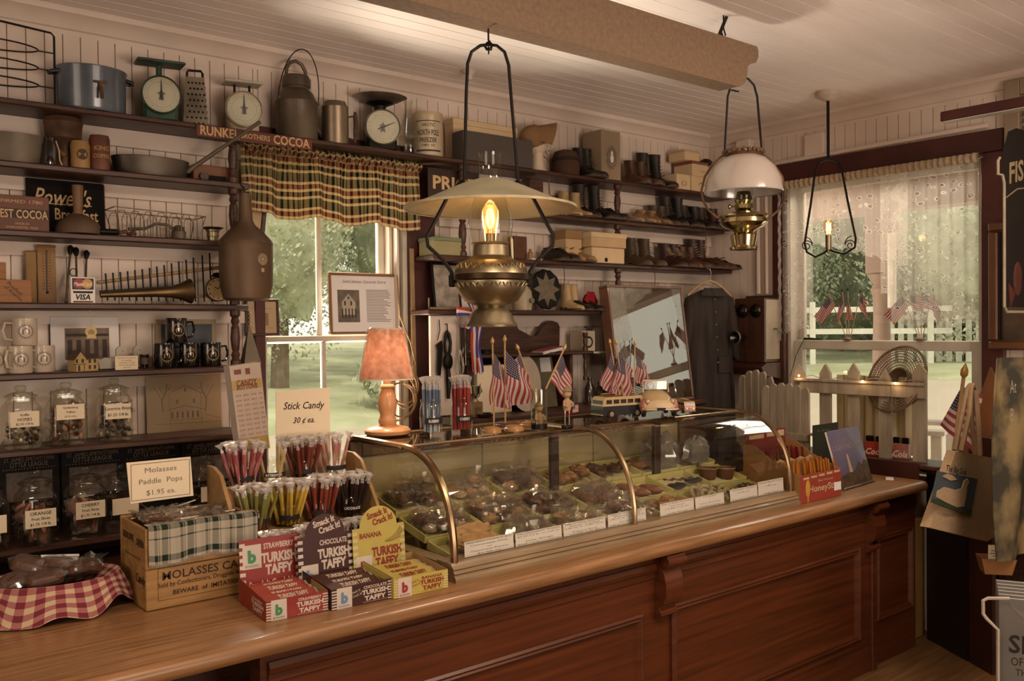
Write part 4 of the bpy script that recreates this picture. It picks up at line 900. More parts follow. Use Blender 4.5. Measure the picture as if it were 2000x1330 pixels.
# --- big tin oil can hanging on the post
y_ = 3.42; P = V((oY(482, 585, y_).x, y_, zy(482, 588, y_))); k = mpp(P); r = 53*k
def ch(q): return zy(482, q, y_)-P.z
t = thing('oil_can', 'big brown tin canister with long neck and a paper seal, hung at the shelf end', 'canister', P)
cm = M('brown_tin_can', '54412f', .5, metal=.4, var=.2, scale=5, h2='624d39', bump=.06)
obj('body', MB().lathe([(0, .004), (r*.75, .002), (r*.86, .01), (r*.97, ch(560)), (r, ch(520)), (r, ch(476)), (r*.97, ch(470)), (r*.65, ch(452)), (r*.36, ch(440)), (r*.26, ch(430)), (r*.22, ch(385)), (r*.2, ch(378)), (0, ch(378))], 36, S3(1, .75, 1)), cm, t)
obj('seam', MB().lathe([(r*1.0, ch(478)), (r*1.015, ch(476)), (r*1.0, ch(474))], 36, S3(1, .75, 1)), cm, t)
obj('hanging_wire', MB().tube([(-.01, 0, ch(382)), (0, .01, ch(366)), (.0, .05, ch(356)), (.01, 0, ch(382))], .002, 5), BLACK, t)
a = .33; q = T(r*math.sin(a), -r*.75*math.cos(a)-.001, ch(508)) @ Rz(a*.75)
sl = MB()
for s0, s1 in ((.001, .008), (.011, .0165), (.019, .0225)): sl.lathe([(s0, 0), (s1, 0)], 24, q @ Rx(pi/2))
sl.box(-.008, .006, -.0008, 0, -.05, -.035, q); obj('paper_seal', sl, M('old_seal_paper', '9c8a6c', .8, var=.2, scale=60), t)
# iron wedge hanging by a chain at the window side, small framed mirror behind
P = V((oY(487, 712, 3.60).x, 3.60, zy(487, 712, 3.6)))
t = thing('iron_wedge', 'dark triangular metal wedge hanging by a chain at the window casing', 'hanging tool', P)
zt = zy(487, 634, 3.6)-P.z; zc = zy(487, 610, 3.6)-P.z
obj('wedge', MB().add([(-.03, -.02, 0), (.045, -.02, 0), (.045, .03, 0), (-.03, .03, 0), (0, 0, zt), (.004, 0, zt)], [(3, 2, 1, 0), (0, 1, 5, 4), (1, 2, 5), (2, 3, 4, 5), (3, 0, 4)]), GREYC, t)
ch_ = MB()
n = 7; zs = (Z4-.026-P.z-zt)
for i in range(n): ch_.tube([( .005*math.cos(a*pi/4) if i % 2 else 0, 0 if i % 2 else .005*math.cos(a*pi/4), zt+zs*(i+.5)/n+zs/n*.62*math.sin(a*pi/4)) for a in range(8)], .0014, 5, True)
obj('chain', ch_, BLACK, t)
# --- fifth board: mugs, prints, model house, ducks
MUGW = M('white_mug_glaze', 'b5a896', .25, var=.05, scale=5, coat=.5); MUGB = M('black_mug_glaze', '120e0d', .12, var=.1, coat=.6)
def mug(label, p, y, z, m, em, group=None, rz=0, hs=1):
    P = V((shx(p, y, z), y, z)); r = .0405; h = .097
    t = thing('coffee_mug', label, 'mug', P, rz, group)
    obj('body', MB().lathe([(0, .001), (r*.93, .001), (r, .006), (r, h-.003), (r*.98, h), (r*.93, h-.002), (r*.92, .008), (0, .007)], 30), m, t)
    obj('handle', MB().tube([(hs*r*.95, 0, h*.82), (hs*(r+.022), 0, h*.84), (hs*(r+.03), 0, h*.55), (hs*(r+.022), 0, h*.25), (hs*r*.95, 0, h*.2)], .0048, 8), m, t)
    if em:
        b = MB().lathe([(.021, 0), (.0235, 0)], 24).add([(-.011, -.011, 0), (.011, -.011, 0), (.011, .004, 0), (0, .013, 0), (-.011, .004, 0)], [(0, 1, 2), (0, 2, 4), (4, 2, 3)])
        for i in range(18): b.lathe([(0, 0), (.0018, 0)], 6, T(.027*math.cos(i*.35), .027*math.sin(i*.35), 0))
        a = -rz
        obj('emblem', MB().add([((r+.0007)*math.sin(x/r+a-.1), -(r+.0007)*math.cos(x/r+a-.1), yy+h*.52) for x, yy, z_ in b.v], b.f), em, t)
    return t
WE = M('grey_emblem', '5b5148', .6); BE = M('gold_emblem', '8c7a55', .5)
mug('white mug with a round emblem, nearest the model house in the bottom row', 84, 3.62, Z5, MUGW, WE, hs=-1, rz=.7)
mug('white mug with a round emblem, middle one of the bottom row of white mugs', 40, 3.595, Z5, MUGW, WE, hs=-1, rz=.7)
mug('white mug cut by the left picture edge in the bottom row', -8, 3.61, Z5, MUGW, WE, hs=-1, rz=.7)
mug('white mug standing on top of the other white mugs', 49, 3.605, Z5+.0985, MUGW, WE, hs=-1)
mug('black mug nearest the turned post in the bottom row', 412, 3.605, Z5, MUGB, BE)
mug('black mug in the middle of the bottom row of black mugs', 368, 3.61, Z5, MUGB, BE)
mug('leftmost black mug of the bottom row in front of the slate', 322, 3.59, Z5, MUGB, BE)
mug('black mug standing on top of the other black mugs', 345, 3.60, Z5+.0985, MUGB, BE)
t, w, h = flat_sign('mounted_print', 'matted photo print of an old porch building behind the model house', 'print', 99, 233, 618, 714, 3.72, WCARD, tilt=.03, th=.004, zb=Z5)
x_ = lambda p: (p-166)/134*w; z_ = lambda q: (714-q)/96*h
obj('photo', MB().box(x_(126), x_(213), -.0008, 0, z_(695), z_(639)), M('old_photo', '6a5544', .6, var=.3, scale=20, h2='83705c'), t)
dk = MB().box(x_(128), x_(212), -.0014, 0, z_(654), z_(649))
for i in range(5): dk.box(x_(131+i*17), x_(140+i*17), -.0014, 0, z_(692), z_(660))
obj('photo_details', dk, M('photo_dark', '2f2018', .6), t)
P, k = wk(160, 3.59, Z5)
t = thing('model_house', 'small cream model house with a gable and porch', 'model house', P, .25)
CREAM = M('house_cream', 'a8905f', .7, var=.08); a = 26*k; h = .075
obj('body', MB().prism([(-a*.75, 0), (a*.15, 0), (a*.15, h*.62), (-a*.3, h), (-a*.75, h*.62)], -.02, .03).prism([(a*.151, 0), (a*1.1, 0), (a*1.1, h*.62), (a*.151, h*.62)], -.015, .025), CREAM, t)
obj('roof', MB().prism([(-a*.85, h*.58), (-a*.3, h*1.03), (a*.25, h*.58), (a*.2, h*.56), (-a*.3, h*.97), (-a*.8, h*.56)], -.024, .032).prism([(-.019, h*.6), (-.019, h*.63), (.005, h*.86), (.029, h*.63), (.029, h*.6)], a*.1, a*1.15, 'x'), M('house_roof', '4a382b', .7), t)
wn = MB()
for xx, zz_ in ((-.6, .42), (-.15, .42), (.45, .40), (.85, .40), (.45, .1), (.85, .1)): wn.box(xx*a-.004, xx*a+.004, -.0212 if xx < .2 else -.0158, -.0195 if xx < .2 else -.0145, zz_*h, zz_*h+.014)
wn.box(-a*.85, a*.1, -.0212, -.02, h*.34, h*.37).box(-a*.5, -a*.35, -.0212, -.0195, .002, h*.3).box(-a*.05, -a*.01, -.0212, -.0195, 0, h*.34).box(-a*.72, -a*.68, -.0212, -.0195, 0, h*.34); obj('windows_and_porch', wn, M('house_dark', '3a2d22', .7), t)
# ducks
DUCK = M('duck_white', 'a79f90', .6, var=.06)
dpoly = [(-.045, 0), (.02, 0), (.03, .01), (.026, .028), (.022, .045), (.026, .056), (.036, .052), (.030, .064), (.018, .068), (.008, .06), (.008, .04), (.0, .032), (-.03, .034), (-.052, .026)]
for p, y, lb in ((222, 3.62, 'white cut-out duck just behind the small lettered card'), (256, 3.68, 'second white cut-out duck, nearer the wall')):
    P, k = wk(p, y, Z5); t = thing('wooden_duck', lb, 'duck figure', P); obj('body', MB().prism([(x*1.1, z*1.25+.004) for x, z in dpoly], -.006, .006), DUCK, t); obj('base', MB().bev(-.045, .035, -.012, .012, 0, .005), M('duck_base', '3a3a34', .7), t)
t, w, h = flat_sign('price_card', 'small lettered card standing before the white ducks', 'card', 225, 270, 695, 722, 3.565, CARD, th=.002, zb=Z5)
tx = Txt()
for i, s in enumerate(('REPRODUCTIONS OF', 'ST. JAMES', 'GENERAL STORE', 'AND THE GREEN', '$4.95')): tx.line(s, (0, 0, h*(.85-.17*i)), h=h*.085, w=w*(.8, .45, .7, .7, .3)[i])
obj('lettering', tx, GINK, t)
P, k = wk(282, 3.64, Z5)
t = thing('shot_glass', 'small printed glass beside the black mugs', 'glass', P); obj('body', MB().lathe([(0, .001), (.014, .001), (.019, .055), (.017, .055), (.013, .006), (0, .006)], 18), GL('smoked_glass', 'b8ad9c', .7, .08), t); obj('print', MB().lathe([(.0162, .016), (.0180, .042)], 18, a0=-2.6, a1=-.8), M('grey_emblem'), t)
t, w, h = flat_sign('framed_slate', 'grey slate board in a pale wooden frame behind the black mugs', 'slate', 306, 424, 624, 712, 3.72, M('pale_frame_wood', 'a08d72', .6, var=.15), tilt=.03, th=.01, zb=Z5)
obj('slate', MB().box(-w*.42, w*.42, -.0012, .002, h*.1, h*.9), M('slate_grey', '454a4e', .6, var=.1), t)
# --- sixth board: three candy jars and drawing
def wobsq(a, z): return 1/((abs(math.cos(a))**5+abs(math.sin(a))**5)**.2)*.86
def jar(name, label, p, y, z, q, w2, lines, lab_z, rz=0, lid='glass', ink=INK, lw=1.15):
    P, k = wk(p, y, z); r = w2*k; h = zy(p, q, y)-z
    t = thing(name, label, 'jar', P, rz)
    obj('glass', MB().lathe([(0, .003), (r*.9, .003), (r, .012), (r*1.0, h*.6), (r*.97, h*.66), (r*.8, h*.72), (r*.72, h*.75), (r*.72, h*.80), (r*.78, h*.81)], 40, None, 1.1, 1.1, wob=wobsq), GLASS, t)
    obj('lid', MB().lathe([(r*.6, h*.77), (r*.6, h*.81), (r*.86, h*.815), (r*.86, h*.835), (r*.5, h*.88), (r*.2, h*.9), (r*.3, h*.93), (r*.32, h*.97), (r*.18, h), (0, h)], 26), GLASS, t)
    lb = obj('paper_label', MB().bev(-r*lw*.62, r*lw*.62, -r*1.0-.0012, -r*1.0-.0004, h*lab_z-.0, h*(lab_z+.24), .0003), CARD, t)
    tx = Txt(); n = len(lines)
    for i, (s, f) in enumerate(lines): tx.line(s, (0, -r*1.0-.0012, h*(lab_z+.24*(1-(i+.7)/(n+.4)))), h=h*.24/(n+.6)*.62*f, bold=.01)
    obj('lettering', tx, ink, lb)
    return t, r, h
def pieces(t, r, h0, h1, n, protos, label, group, seed, hollow=.55, nm=None):
    R_ = random.Random(seed); loc = t.location; rzt = t.rotation_euler.z
    for i in range(n):
        a = R_.uniform(0, 2*pi); rr = r*R_.uniform(hollow, .80); z = h0+(h1-h0)*((i+.5)/n)
        p0 = protos[i % len(protos)]
        dup(p0, (loc.x+rr*math.cos(a), loc.y+rr*math.sin(a), loc.z+z), (R_.uniform(0, 6), R_.uniform(0, 6), R_.uniform(0, 6)), label, group)
def candy(name, label, cat, mb, m, film=True, hide=True):
    t = thing(name, label, cat, (0, 0, -5)); obj('sweet', mb, m, t)
    return t
def wrapped(name, m, r=.011, sx=1.3):
    t = thing(name, 'x', 'candy', (0, 0, 0)); obj('sweet', MB().ball((0, 0, 0), r, 8, 6, sc_=(sx, .8, .75)), m, t)
    obj('wrapper', MB().lathe([(r*1.1, -r*2.6), (r*.35, -r*1.5), (r*.95, -r*.7), (r*1.1, 0), (r*.95, r*.7), (r*.35, r*1.5), (r*1.1, r*2.6)], 8, Ry(pi/2) , wob=lambda a, z: 1+.25*math.sin(a*4)*(abs(z) > r*1.2)), FILM, t)
    return t
protos = []
def proto(t): protos.append(t); return t
def drop(t):
    for c in list(t.children_recursive): bpy.data.objects.remove(c)
    bpy.data.objects.remove(t)
t, r, h = jar('candy_jar', 'square glass candy jar labelled HOPJES, leftmost on the sixth board', 42, 3.575, Z6, 752, 35, (('Koffie', .9), ('HOPJES', 1.1), ('$2.50 1/4 lb.', .9)), .36)
kp = [proto(wrapped('toffee_candy', M('striped_toffee', '9c8a66', .5, var=.5, scale=90, h2='c0b48e'), .010)), proto(wrapped('toffee_candy', M('dark_toffee', '33261a', .5, var=.2), .010))]
pieces(t, r, .018, h*.36, 26, kp, 'cream and brown wrapped toffee in the jar labelled HOPJES', 'toffees in the HOPJES jar', 3)
t, r, h = jar('candy_jar', 'glass candy jar of mixed wrapped candies, middle one on the sixth board', 130, 3.585, Z6, 746, 35, (('Goldenberg', .8), ('Toffees', .8), ('$1.75 1/4 lb.', .6)), .42)
kp2 = [proto(wrapped('wrapped_candy', M('pinkish_candy', '9f6a5a', .5, var=.3, scale=60, h2='b98f7a'))), proto(wrapped('wrapped_candy', M('amber_candy', '8a5f30', .5, var=.2))), proto(wrapped('wrapped_candy', M('red_candy', '7d2a20', .4, var=.2)))]
pieces(t, r, .018, h*.66, 44, kp2, 'mixed wrapped candy in the middle jar of the sixth board', 'mixed candies in the middle jar', 4)
t, r, h = jar('candy_jar', 'glass candy jar of dark candies, nearest the house drawing', 224, 3.60, Z6, 738, 32, (('Licorice Bites', .9), ('$1.25 1/4 lb.', .8)), .36, rz=-.05)
kp3 = [proto(wrapped('dark_candy', M('licorice', '1b1412', .3, var=.3, scale=30, h2='3a2a22')))]
pieces(t, r, .018, h*.6, 36, kp3, 'dark wrapped candy in the jar nearest the house drawing', 'dark candies in the third jar', 5)
t, w, h = flat_sign('house_drawing', 'ink drawing of the store house between bare trees, in clear sleeve', 'drawing', 287, 433, 733, 838, 3.71, M('drawing_paper', '9f8a66', .6, var=.06, scale=3), tilt=.04, th=.004, zb=Z6)
x_ = lambda p: (p-360)/146*w; z_ = lambda q: (838-q)/105*h
dl = MB()
def ln(*pts, r=.0007): dl.tube([(x_(p), -.0008, z_(q)) for p, q in pts], r, 4)
ln((330, 795), (330, 766), (361, 752), (392, 768), (392, 797)); ln((322, 770), (361, 751), (400, 771)); ln((325, 797), (361, 790), (398, 799), r=.001); ln((328, 816), (395, 816)); ln((331, 797), (331, 830)); ln((391, 797), (393, 830)); ln((300, 822), (430, 824)); ln((393, 806), (430, 818))
for a, b, s in ((318, 800, -1), (400, 804, 1)):
    ln((a, b), (a+s*3, 780), (a-s*6, 760), (a-s*8, 748), r=.0016); ln((a+s*2, 778), (a+s*12, 760), (a+s*18, 752), r=.001); ln((a, 768), (a+s*8, 752), r=.0008); ln((a-s*6, 765), (a-s*14, 755), r=.0008)
for p in (345, 378): dl.box(x_(p)-.003, x_(p)+.003, -.0012, 0, z_(786), z_(778))
dl.box(x_(361)-.003, x_(361)+.003, -.0012, 0, z_(764), z_(756))
for i in range(6): dl.box(x_(335+i*10)-.0035, x_(335+i*10)+.0035, -.0012, 0, z_(813), z_(801))
obj('ink_lines', dl, M('sepia_ink', '4d3b24', .7), t)
obj('clear_sleeve', MB().box(-w*.51, w*.51, -.004, -.0035, -.0, h*1.02), FILM, t)
# --- seventh board: team plaques and fruit slice jars
PLQ = M('black_plaque', '120e0e', .55, var=.1, spec=.2)
for i, (p0, p1, q) in enumerate(((-2, 117, 884), (121, 243, 874), (241, 352, 866), (358, 462, 858))):
    lb = ('leftmost dark team plaque headed LITTLE LEAGUE on the seventh board', 'second dark team plaque, behind the cherry jar', 'third dark team plaque, behind the molasses price sign', 'rightmost dark team plaque, behind the stick candy rack')[i]
    t, w, h = flat_sign('team_plaque', lb, 'plaque', p0, p1, q, 1000, 3.69, PLQ, th=.012, zb=Z7, tilt=.03); z0 = Z7
    obj('photo', MB().box(-w*.38, w*.38, -.0008, 0, h*.40, h*.76), M('team_photo', '574b45', .4, var=.5, scale=30, h2='6a5a50'), t)
    tx = Txt().line('ST. JAMES-SMITHTOWN', (0, 0, h*.92), h=h*.055, w=w*.82).line('LITTLE LEAGUE', (0, 0, h*.855), h=h*.06, w=w*.62)
    for j in range(18): tx.lathe([(0, 0), (.0022, 0)], 6, T((-.42+j*.0494)*w, -.0006, h*.80) @ Rx(pi/2))
    tx.line('SPONSOR', (-w*.1, 0, h*.33), h=h*.05, w=w*.4).line('AWARD', (w*.24, 0, h*.33), h=h*.05, w=w*.25).box(-w*.30, -w*.12, -.001, 0, h*.2, h*.21, ).tube([(-w*.3, -.001, h*.12), (-w*.12, -.001, h*.24)], .0016, 5).tube([(-w*.3, -.001, h*.24), (-w*.12, -.001, h*.12)], .0016, 5)
    obj('lettering', tx, M('plaque_gold', '7d6c58', .5), t)
SL1 = M('orange_fruit_slice', 'a4695a', .45, var=.25, scale=30, h2='c08a74'); SL2 = M('cherry_fruit_slice', '87424a', .45, var=.25, scale=30, h2='b07078')
def slice_p(nm, m):
    t = thing(nm, 'x', 'candy'); obj('sweet', MB().prism([(.022*math.cos(a*pi/8), .022*math.sin(a*pi/8)-.008) for a in range(9)], -.006, .006), m, t); obj('wrapper', MB().box(-.03, .03, -.009, -.0085, -.018, .02).box(-.03, .03, .0085, .009, -.018, .02), FILM, t); return t
s1, s2 = proto(slice_p('fruit_slice', SL1)), proto(slice_p('fruit_slice', SL2))
t, r, h = jar('candy_jar', 'glass jar labelled ORANGE Fruit Slices on the seventh board', 72, 3.47, Z7, 916, 38, (('ORANGE', 1.1), ('Fruit Slices', .9), ('$1.75 1/4 lb.', .9)), .26)
pieces(t, r, .026, h*.52, 22, [s1], 'orange fruit slice in the jar labelled ORANGE', 'orange slices in their jar', 6, .3)
t, r, h = jar('candy_jar', 'glass jar labelled CHERRY Fruit Slices on the seventh board', 168, 3.475, Z7, 910, 37, (('CHERRY', 1.1), ('Fruit Slices', .9), ('$1.75 1/4 lb.', .9)), .30)
pieces(t, r, .026, h*.52, 22, [s2], 'cherry fruit slice in the jar labelled CHERRY', 'cherry slices in their jar', 7, .3)
jar('candy_jar', 'glass jar cut by the left picture edge on the seventh board', -22, 3.47, Z7, 930, 36, (), .26)
jar('candy_jar', 'glass jar half hidden by the molasses price sign', 236, 3.50, Z7, 905, 34, (), .28)
jar('candy_jar', 'glass jar half hidden behind the stick candy rack', 402, 3.56, Z7, 885, 26, (), .25)
# ================================================================ valance, frames on the sash, rosette, cord
def plaid(b):
    f = lambda c, n: b.math('FRACT', b.math('MULTIPLY', c, n))
    rows = [(0, '182415'), (.2, 'd6c294'), (.3, '64201c'), (.48, 'd6c294'), (.58, '14120f'), (.76, 'd6c294'), (.86, '2a3a20')]
    cols = [(0, 'cdb582'), (.2, '22301c'), (.34, 'd2bd8c'), (.52, '6a4a22'), (.62, 'd2bd8c'), (.8, '5a1c1a'), (.92, 'cdb582')]
    return b.mix(.36, b.ramp(f(b.Vv, 1), rows), b.ramp(f(b.U, 1), cols))
VAL = UVM('plaid_valance_cloth', plaid, .9)
y_ = 3.665; xa, xb = oY(470, 300, y_).x, oY(818, 380, y_).x; zt = Z1-.03; zb0, zb1 = zy(500, 415, y_), zy(810, 447, y_)
t = thing('window_valance', 'gathered green red and gold plaid valance above the back window', 'curtain', (xa, y_, zt)); W_ = xb-xa
def vfn(u, v):
    zb_ = zb0+(zb1-zb0)*u+.012*math.sin(u*19)-.004
    a = .006+.022*min(1, v*1.6)
    y = -.5*a*math.sin(u*2*pi*8.5+.6*math.sin(u*9))-.012*math.sin(u*2*pi*29)*(1-v)**2-.5*a*math.sin(u*2*pi*3.2+v)
    z = -(zt-zb_)*v+(.006*math.sin(u*2*pi*29) if v < .05 else 0)
    return (W_*u+.006*math.sin(u*2*pi*8.5)*v, y, z)
obj('cloth', MB().sheet(260, 26, vfn, .0012, None, 15, 2.6), VAL, t)
def rfn(u, v): return (W_*u, -.012-.016*math.sin(pi*v)-.007*math.sin(u*2*pi*34+v*3), .012-.045*v+.005*math.sin(u*2*pi*27))
obj('ruffle', MB().sheet(260, 6, rfn, .0012, None, 15, .5), VAL, t)
obj('curtain_rod', MB().tube([(-.01, 0, -.012), (W_+.01, 0, -.012)], .005, 8), BRASS, t)
def frame(name, label, cat, w, h, loc, rot, fm, inner, fw=.014, d=.016, mat_=None):
    t = thing(name, label, cat, loc, rot=rot)
    obj('frame', MB().bev(-w/2, w/2, 0, d, h-fw, h, .003).bev(-w/2, w/2, 0, d, 0, fw, .003).bev(-w/2, -w/2+fw, .0005, d-.0005, fw, h-fw, .003).bev(w/2-fw, w/2, .0005, d-.0005, fw, h-fw, .003), fm, t)
    obj('backing', MB().box(-w/2+fw*.8, w/2-fw*.8, d*.45, d*.8, fw*.8, h-fw*.8), inner, t)
    return t
# framed store history leaning in the upper sash
y_ = YB+.035; x0, x1 = oY(641, 600, y_).x, oY(778, 600, y_).x; z0 = 1.612; z1 = zy(710, 533, y_); w, h = x1-x0, z1-z0
t = frame('framed_history', 'brown framed page titled Saint James General Store standing on the sash', 'picture frame', w, h, ((x0+x1)/2, y_-.022, z0), (-.05, 0, .0), M('light_oak', '7a5634', .5, var=.2, scale=8), WCARD)
obj('title', Txt().line('Saint James General Store', (0, .0065, h*.86), h=h*.05, w=w*.62, shear=.3), GINK, t)
pb = MB().box(-w*.38, -w*.08, .0055, .0075, h*.2, h*.72); obj('photo', pb, M('sepia_photo', '5f564a', .5, var=.35, scale=25), t)
hs = MB().prism([(-w*.33, h*.32), (-w*.14, h*.32), (-w*.14, h*.52), (-w*.235, h*.66), (-w*.33, h*.52)], .004, .0056); obj('photo_house', hs, M('sepia_house', 'a19786', .6), t)
d2 = MB()
for i in range(5): d2.box(-w*(.33-.045*i), -w*(.315-.045*i), .0035, .0042, h*.27, h*.42)
for a in (-.285, -.2): d2.box(w*a-.004, w*a+.004, .0035, .0042, h*.47, h*.54)
d2.box(-w*.245, -w*.225, .0035, .0042, h*.57, h*.61); obj('photo_dark', d2, M('photo_dark'), t)
rt = random.Random(5); tl = MB()
for i in range(21): tl.box(w*.02, w*(.30+rt.uniform(-.03, .08)), .0058, .0068, h*(.72-.0255*i), h*(.729-.0255*i))
obj('text_lines', tl, GINK, t)
# small framed print leaning on the left
y_ = 3.60; x0, x1 = oY(503, 620, y_).x, oY(571, 620, y_).x; z0, z1 = zy(540, 658, y_), zy(540, 583, y_)
t = frame('framed_print', 'small framed drawing hanging at the left edge of the back window', 'picture frame', x1-x0, z1-z0, ((x0+x1)/2, 3.72, 1.612), (-.04, 0, .02), DARKW, M('aged_paper', 'b19a78', .6, var=.05), .012)
obj('mat_edge', MB().box(-.055, .055, .006, .0072, .035, .036).box(-.05, .05, .006, .0072, .12, .121), GINK, t); obj('drawing', MB().box(-.028, .028, .006, .0075, .045, .10), M('faint_drawing', '7f6f58', .6, var=.25, scale=60), t)
# tilted dark framed photo edge behind the oil can
t = frame('framed_photo', 'dark wooden frame edge leaning behind the neck of the oil can', 'picture frame', .12, .24, (oY(490, 450, 3.69).x, 3.69, zy(500, 470, 3.69)), (-.02, .12, .0), DARKW, M('aged_paper'), .02)
# coil of cord by the dark casing and a yardstick
P = V((oY(800, 780, 3.66).x, 3.69, zy(800, 780, 3.69)))
t = thing('cord_coil', 'loops of pale brown cord hanging beside the dark window casing', 'cord', P)
pts = []
for i in range(90):
    a = i*.30; k = .075+.02*math.sin(i*.37); pts.append((-.02+k*math.cos(a)*(1.0+.1*math.sin(i*.11)), -.015*math.sin(i*.23), .02+k*1.15*math.sin(a)+.05*math.sin(i*.055)))
obj('loops', MB().tube(pts, .0042, 6), M('brown_cord', '8d6f4a', .8, var=.2, scale=40), t)
obj('loose_end', MB().tube([(.0, 0, .1), (.05, -.01, .17), (.03, 0, .27), (-.03, 0, .4), (-.03, .02, .6)], .0042, 6), M('brown_cord'), t)
x_ = oY(808, 560, 3.70).x
one('measuring_stick', 'long worn wooden stick standing against the dark window casing', 'stick', MB().bev(-.012, .012, -.004, .004, 0, zy(808, 485, 3.7)-1.28, .002), M('pale_worn_wood'), (x_, 3.70, 1.28), (-.02, 0, -.0))
# ================================================================ hanging lamps
LB = V((oZ(957, 33, 2.575).x, 2.245, 2.575))
def chain(m, a, b, n, r=.013):
    a, b = V(a), V(b)
    for i in range(n):
        c = a.lerp(b, (i+.5)/n); L = (b-a).length/n*.68
        m.tube([c+V(((r*.7*math.cos(q*pi/5)) if i % 2 else 0, 0 if i % 2 else r*.7*math.cos(q*pi/5), L*math.sin(q*pi/5))) for q in range(10)], .0024, 5, True)
    return m
# big brass lamp
yL = 2.245; xL = oY(958, 470, yL).x; P = V((xL, yL, zy(958, 638, yL))); k = mpp((xL, yL, 1.9))
t = thing('hanging_oil_lamp', 'large brass hanging oil lamp with broad conical shade and lit bulb', 'lamp', P, -.64)
def hz(q, y=yL): return zy(958, q, y)-P.z
def hr(n): return n*k
obj('foot', MB().lathe([(0, .0), (hr(50), .0), (hr(51), hz(634)), (hr(46), hz(628)), (hr(40), hz(612)), (hr(30), hz(603)), (hr(28), hz(599)), (hr(34), hz(595)), (0, hz(595))], 40, wob=lambda a, z: 1+.010*math.sin(a*26)), BRASS, t)
obj('font', MB().lathe([(0, hz(597)), (hr(34), hz(596)), (hr(52), hz(588)), (hr(66), hz(568)), (hr(70), hz(552)), (hr(70), hz(550)), (hr(73), hz(546)), (hr(74), hz(538)), (hr(72), hz(533)), (hr(70), hz(526)), (hr(62), hz(514)), (hr(48), hz(508)), (hr(37), hz(500)), (hr(35), hz(480)), (hr(38), hz(477)), (hr(36), hz(474)), (0, hz(474))], 64, wob=lambda a, z: 1+.012*math.sin(a*30)*(hz(590) < z < hz(552))+.006*math.sin(a*24)*(hz(530) < z < hz(512))), BRASS, t)
obj('font_band', MB().lathe([(hr(71), hz(549)), (hr(75), hz(547)), (hr(75), hz(537)), (hr(71), hz(535))], 64), M('dark_bronze_band', '3d3020', .4, metal=.9, var=.3, scale=60), t)
fb = MB()
for i in range(30):
    a = 2*pi*i/30; fb.tube([(hr(71.5)*math.cos(a+.0), hr(71.5)*math.sin(a), hz(554)), (hr(67)*math.cos(a+.07), hr(67)*math.sin(a+.07), hz(562)), (hr(71.5)*math.cos(a+.14), hr(71.5)*math.sin(a+.14), hz(554))], .0018, 5)
    fb.tube([(hr(70.5)*math.cos(a), hr(70.5)*math.sin(a), hz(527)), (hr(66)*math.cos(a+.1), hr(66)*math.sin(a+.1), hz(517)), (hr(70.5)*math.cos(a+.2), hr(70.5)*math.sin(a+.2), hz(527))], .0018, 5)
obj('embossing', fb, BRASS, t)
obj('filler_tube', MB().tube([(hr(42), -hr(10), hz(510)), (hr(41), -hr(10), hz(468))], .0048, 8).tube([(hr(41), -hr(10), hz(470)), (hr(41), -hr(10), hz(464))], [.0048, .002], 8), BRASS, t)
obj('chimney', MB().lathe([(hr(37), hz(474)), (hr(41), hz(462)), (hr(44), hz(442)), (hr(41), hz(415)), (hr(30), hz(385)), (hr(24), hz(368)), (hr(22), hz(340)), (hr(22), hz(300)), (hr(23.5), hz(297))], 32), GLASS, t)
WARMB = M('warm_filament', 'ff9a5c', .5, emit=12)
obj('bulb', MB().lathe([(0, hz(397)), (hr(10), hz(399)), (hr(15), hz(408)), (hr(14), hz(422)), (hr(9), hz(445)), (hr(7), hz(458)), (0, hz(458))], 20), GL('bulb_glass', 'ffe9cf', .5, .05), t)
obj('filament', MB().tube([(-hr(4), 0, hz(445)), (-hr(6), 0, hz(412)), (-hr(2), 0, hz(408)), (0, 0, hz(435)), (hr(2), 0, hz(408)), (hr(6), 0, hz(412)), (hr(4), 0, hz(445))], .0016, 6), WARMB, t)
obj('bulb_socket', MB().cyl(hr(9), hz(474), hz(456), 16), BRASS, t)
l = lamp('oil_lamp_bulb', 'POINT', (xL, yL, P.z+hz(425)), 2.2, (1, .55, .24), size=.03)
SHADE = M('sage_painted_tin', '878062', .55, var=.12, scale=12, h2='948d6e', bump=.05)
tl_ = .0
obj('shade', MB().lathe([(hr(166), hz(405)), (hr(168), hz(407)), (hr(130), hz(393)), (hr(60), hz(362)), (hr(24), hz(350)), (hr(24), hz(352)), (hr(60), hz(365)), (hr(130), hz(396)), (hr(166), hz(408))], 64, wob=lambda a, z: 1+.006*math.sin(a*9)), SHADE, t)
obj('shade_rim', MB().lathe([(hr(165), hz(404)), (hr(168.5), hz(404.5)), (hr(168.5), hz(409)), (hr(165), hz(409))], 64), M('pale_rim', 'a89a7c', .5, var=.15, scale=20), t)
for s in (-1, 1):
    obj('side_arm', MB().tube([(s*hr(74), 0, hz(552)), (s*hr(77), 0, hz(530)), (s*hr(92), 0, hz(508)), (s*hr(122), 0, hz(480)), (s*hr(124), 0, hz(462)), (s*hr(104), 0, hz(425)), (s*hr(78), 0, hz(375)), (s*hr(52), 0, hz(352))], .0062, 8), BLACK, t)
    obj('arm_clamp', MB().bev(s*hr(76)-.01, s*hr(76)+.01, -.01, .01, hz(560), hz(536), .003), BLACK, t)
bw_ = [(-hr(50), 0, hz(352)), (-hr(44), 0, hz(180)), (-hr(41), 0, hz(125)), (-hr(33), 0, hz(102)), (-hr(16), 0, hz(90)), (0, 0, hz(88)), (hr(16), 0, hz(90)), (hr(31), 0, hz(102)), (hr(39), 0, hz(128)), (hr(44), 0, hz(200)), (hr(55), 0, hz(352))]
obj('bail', MB().tube(bw_, .0052, 8), BLACK, t)
zc0 = hz(104); zc1 = LB.z-P.z
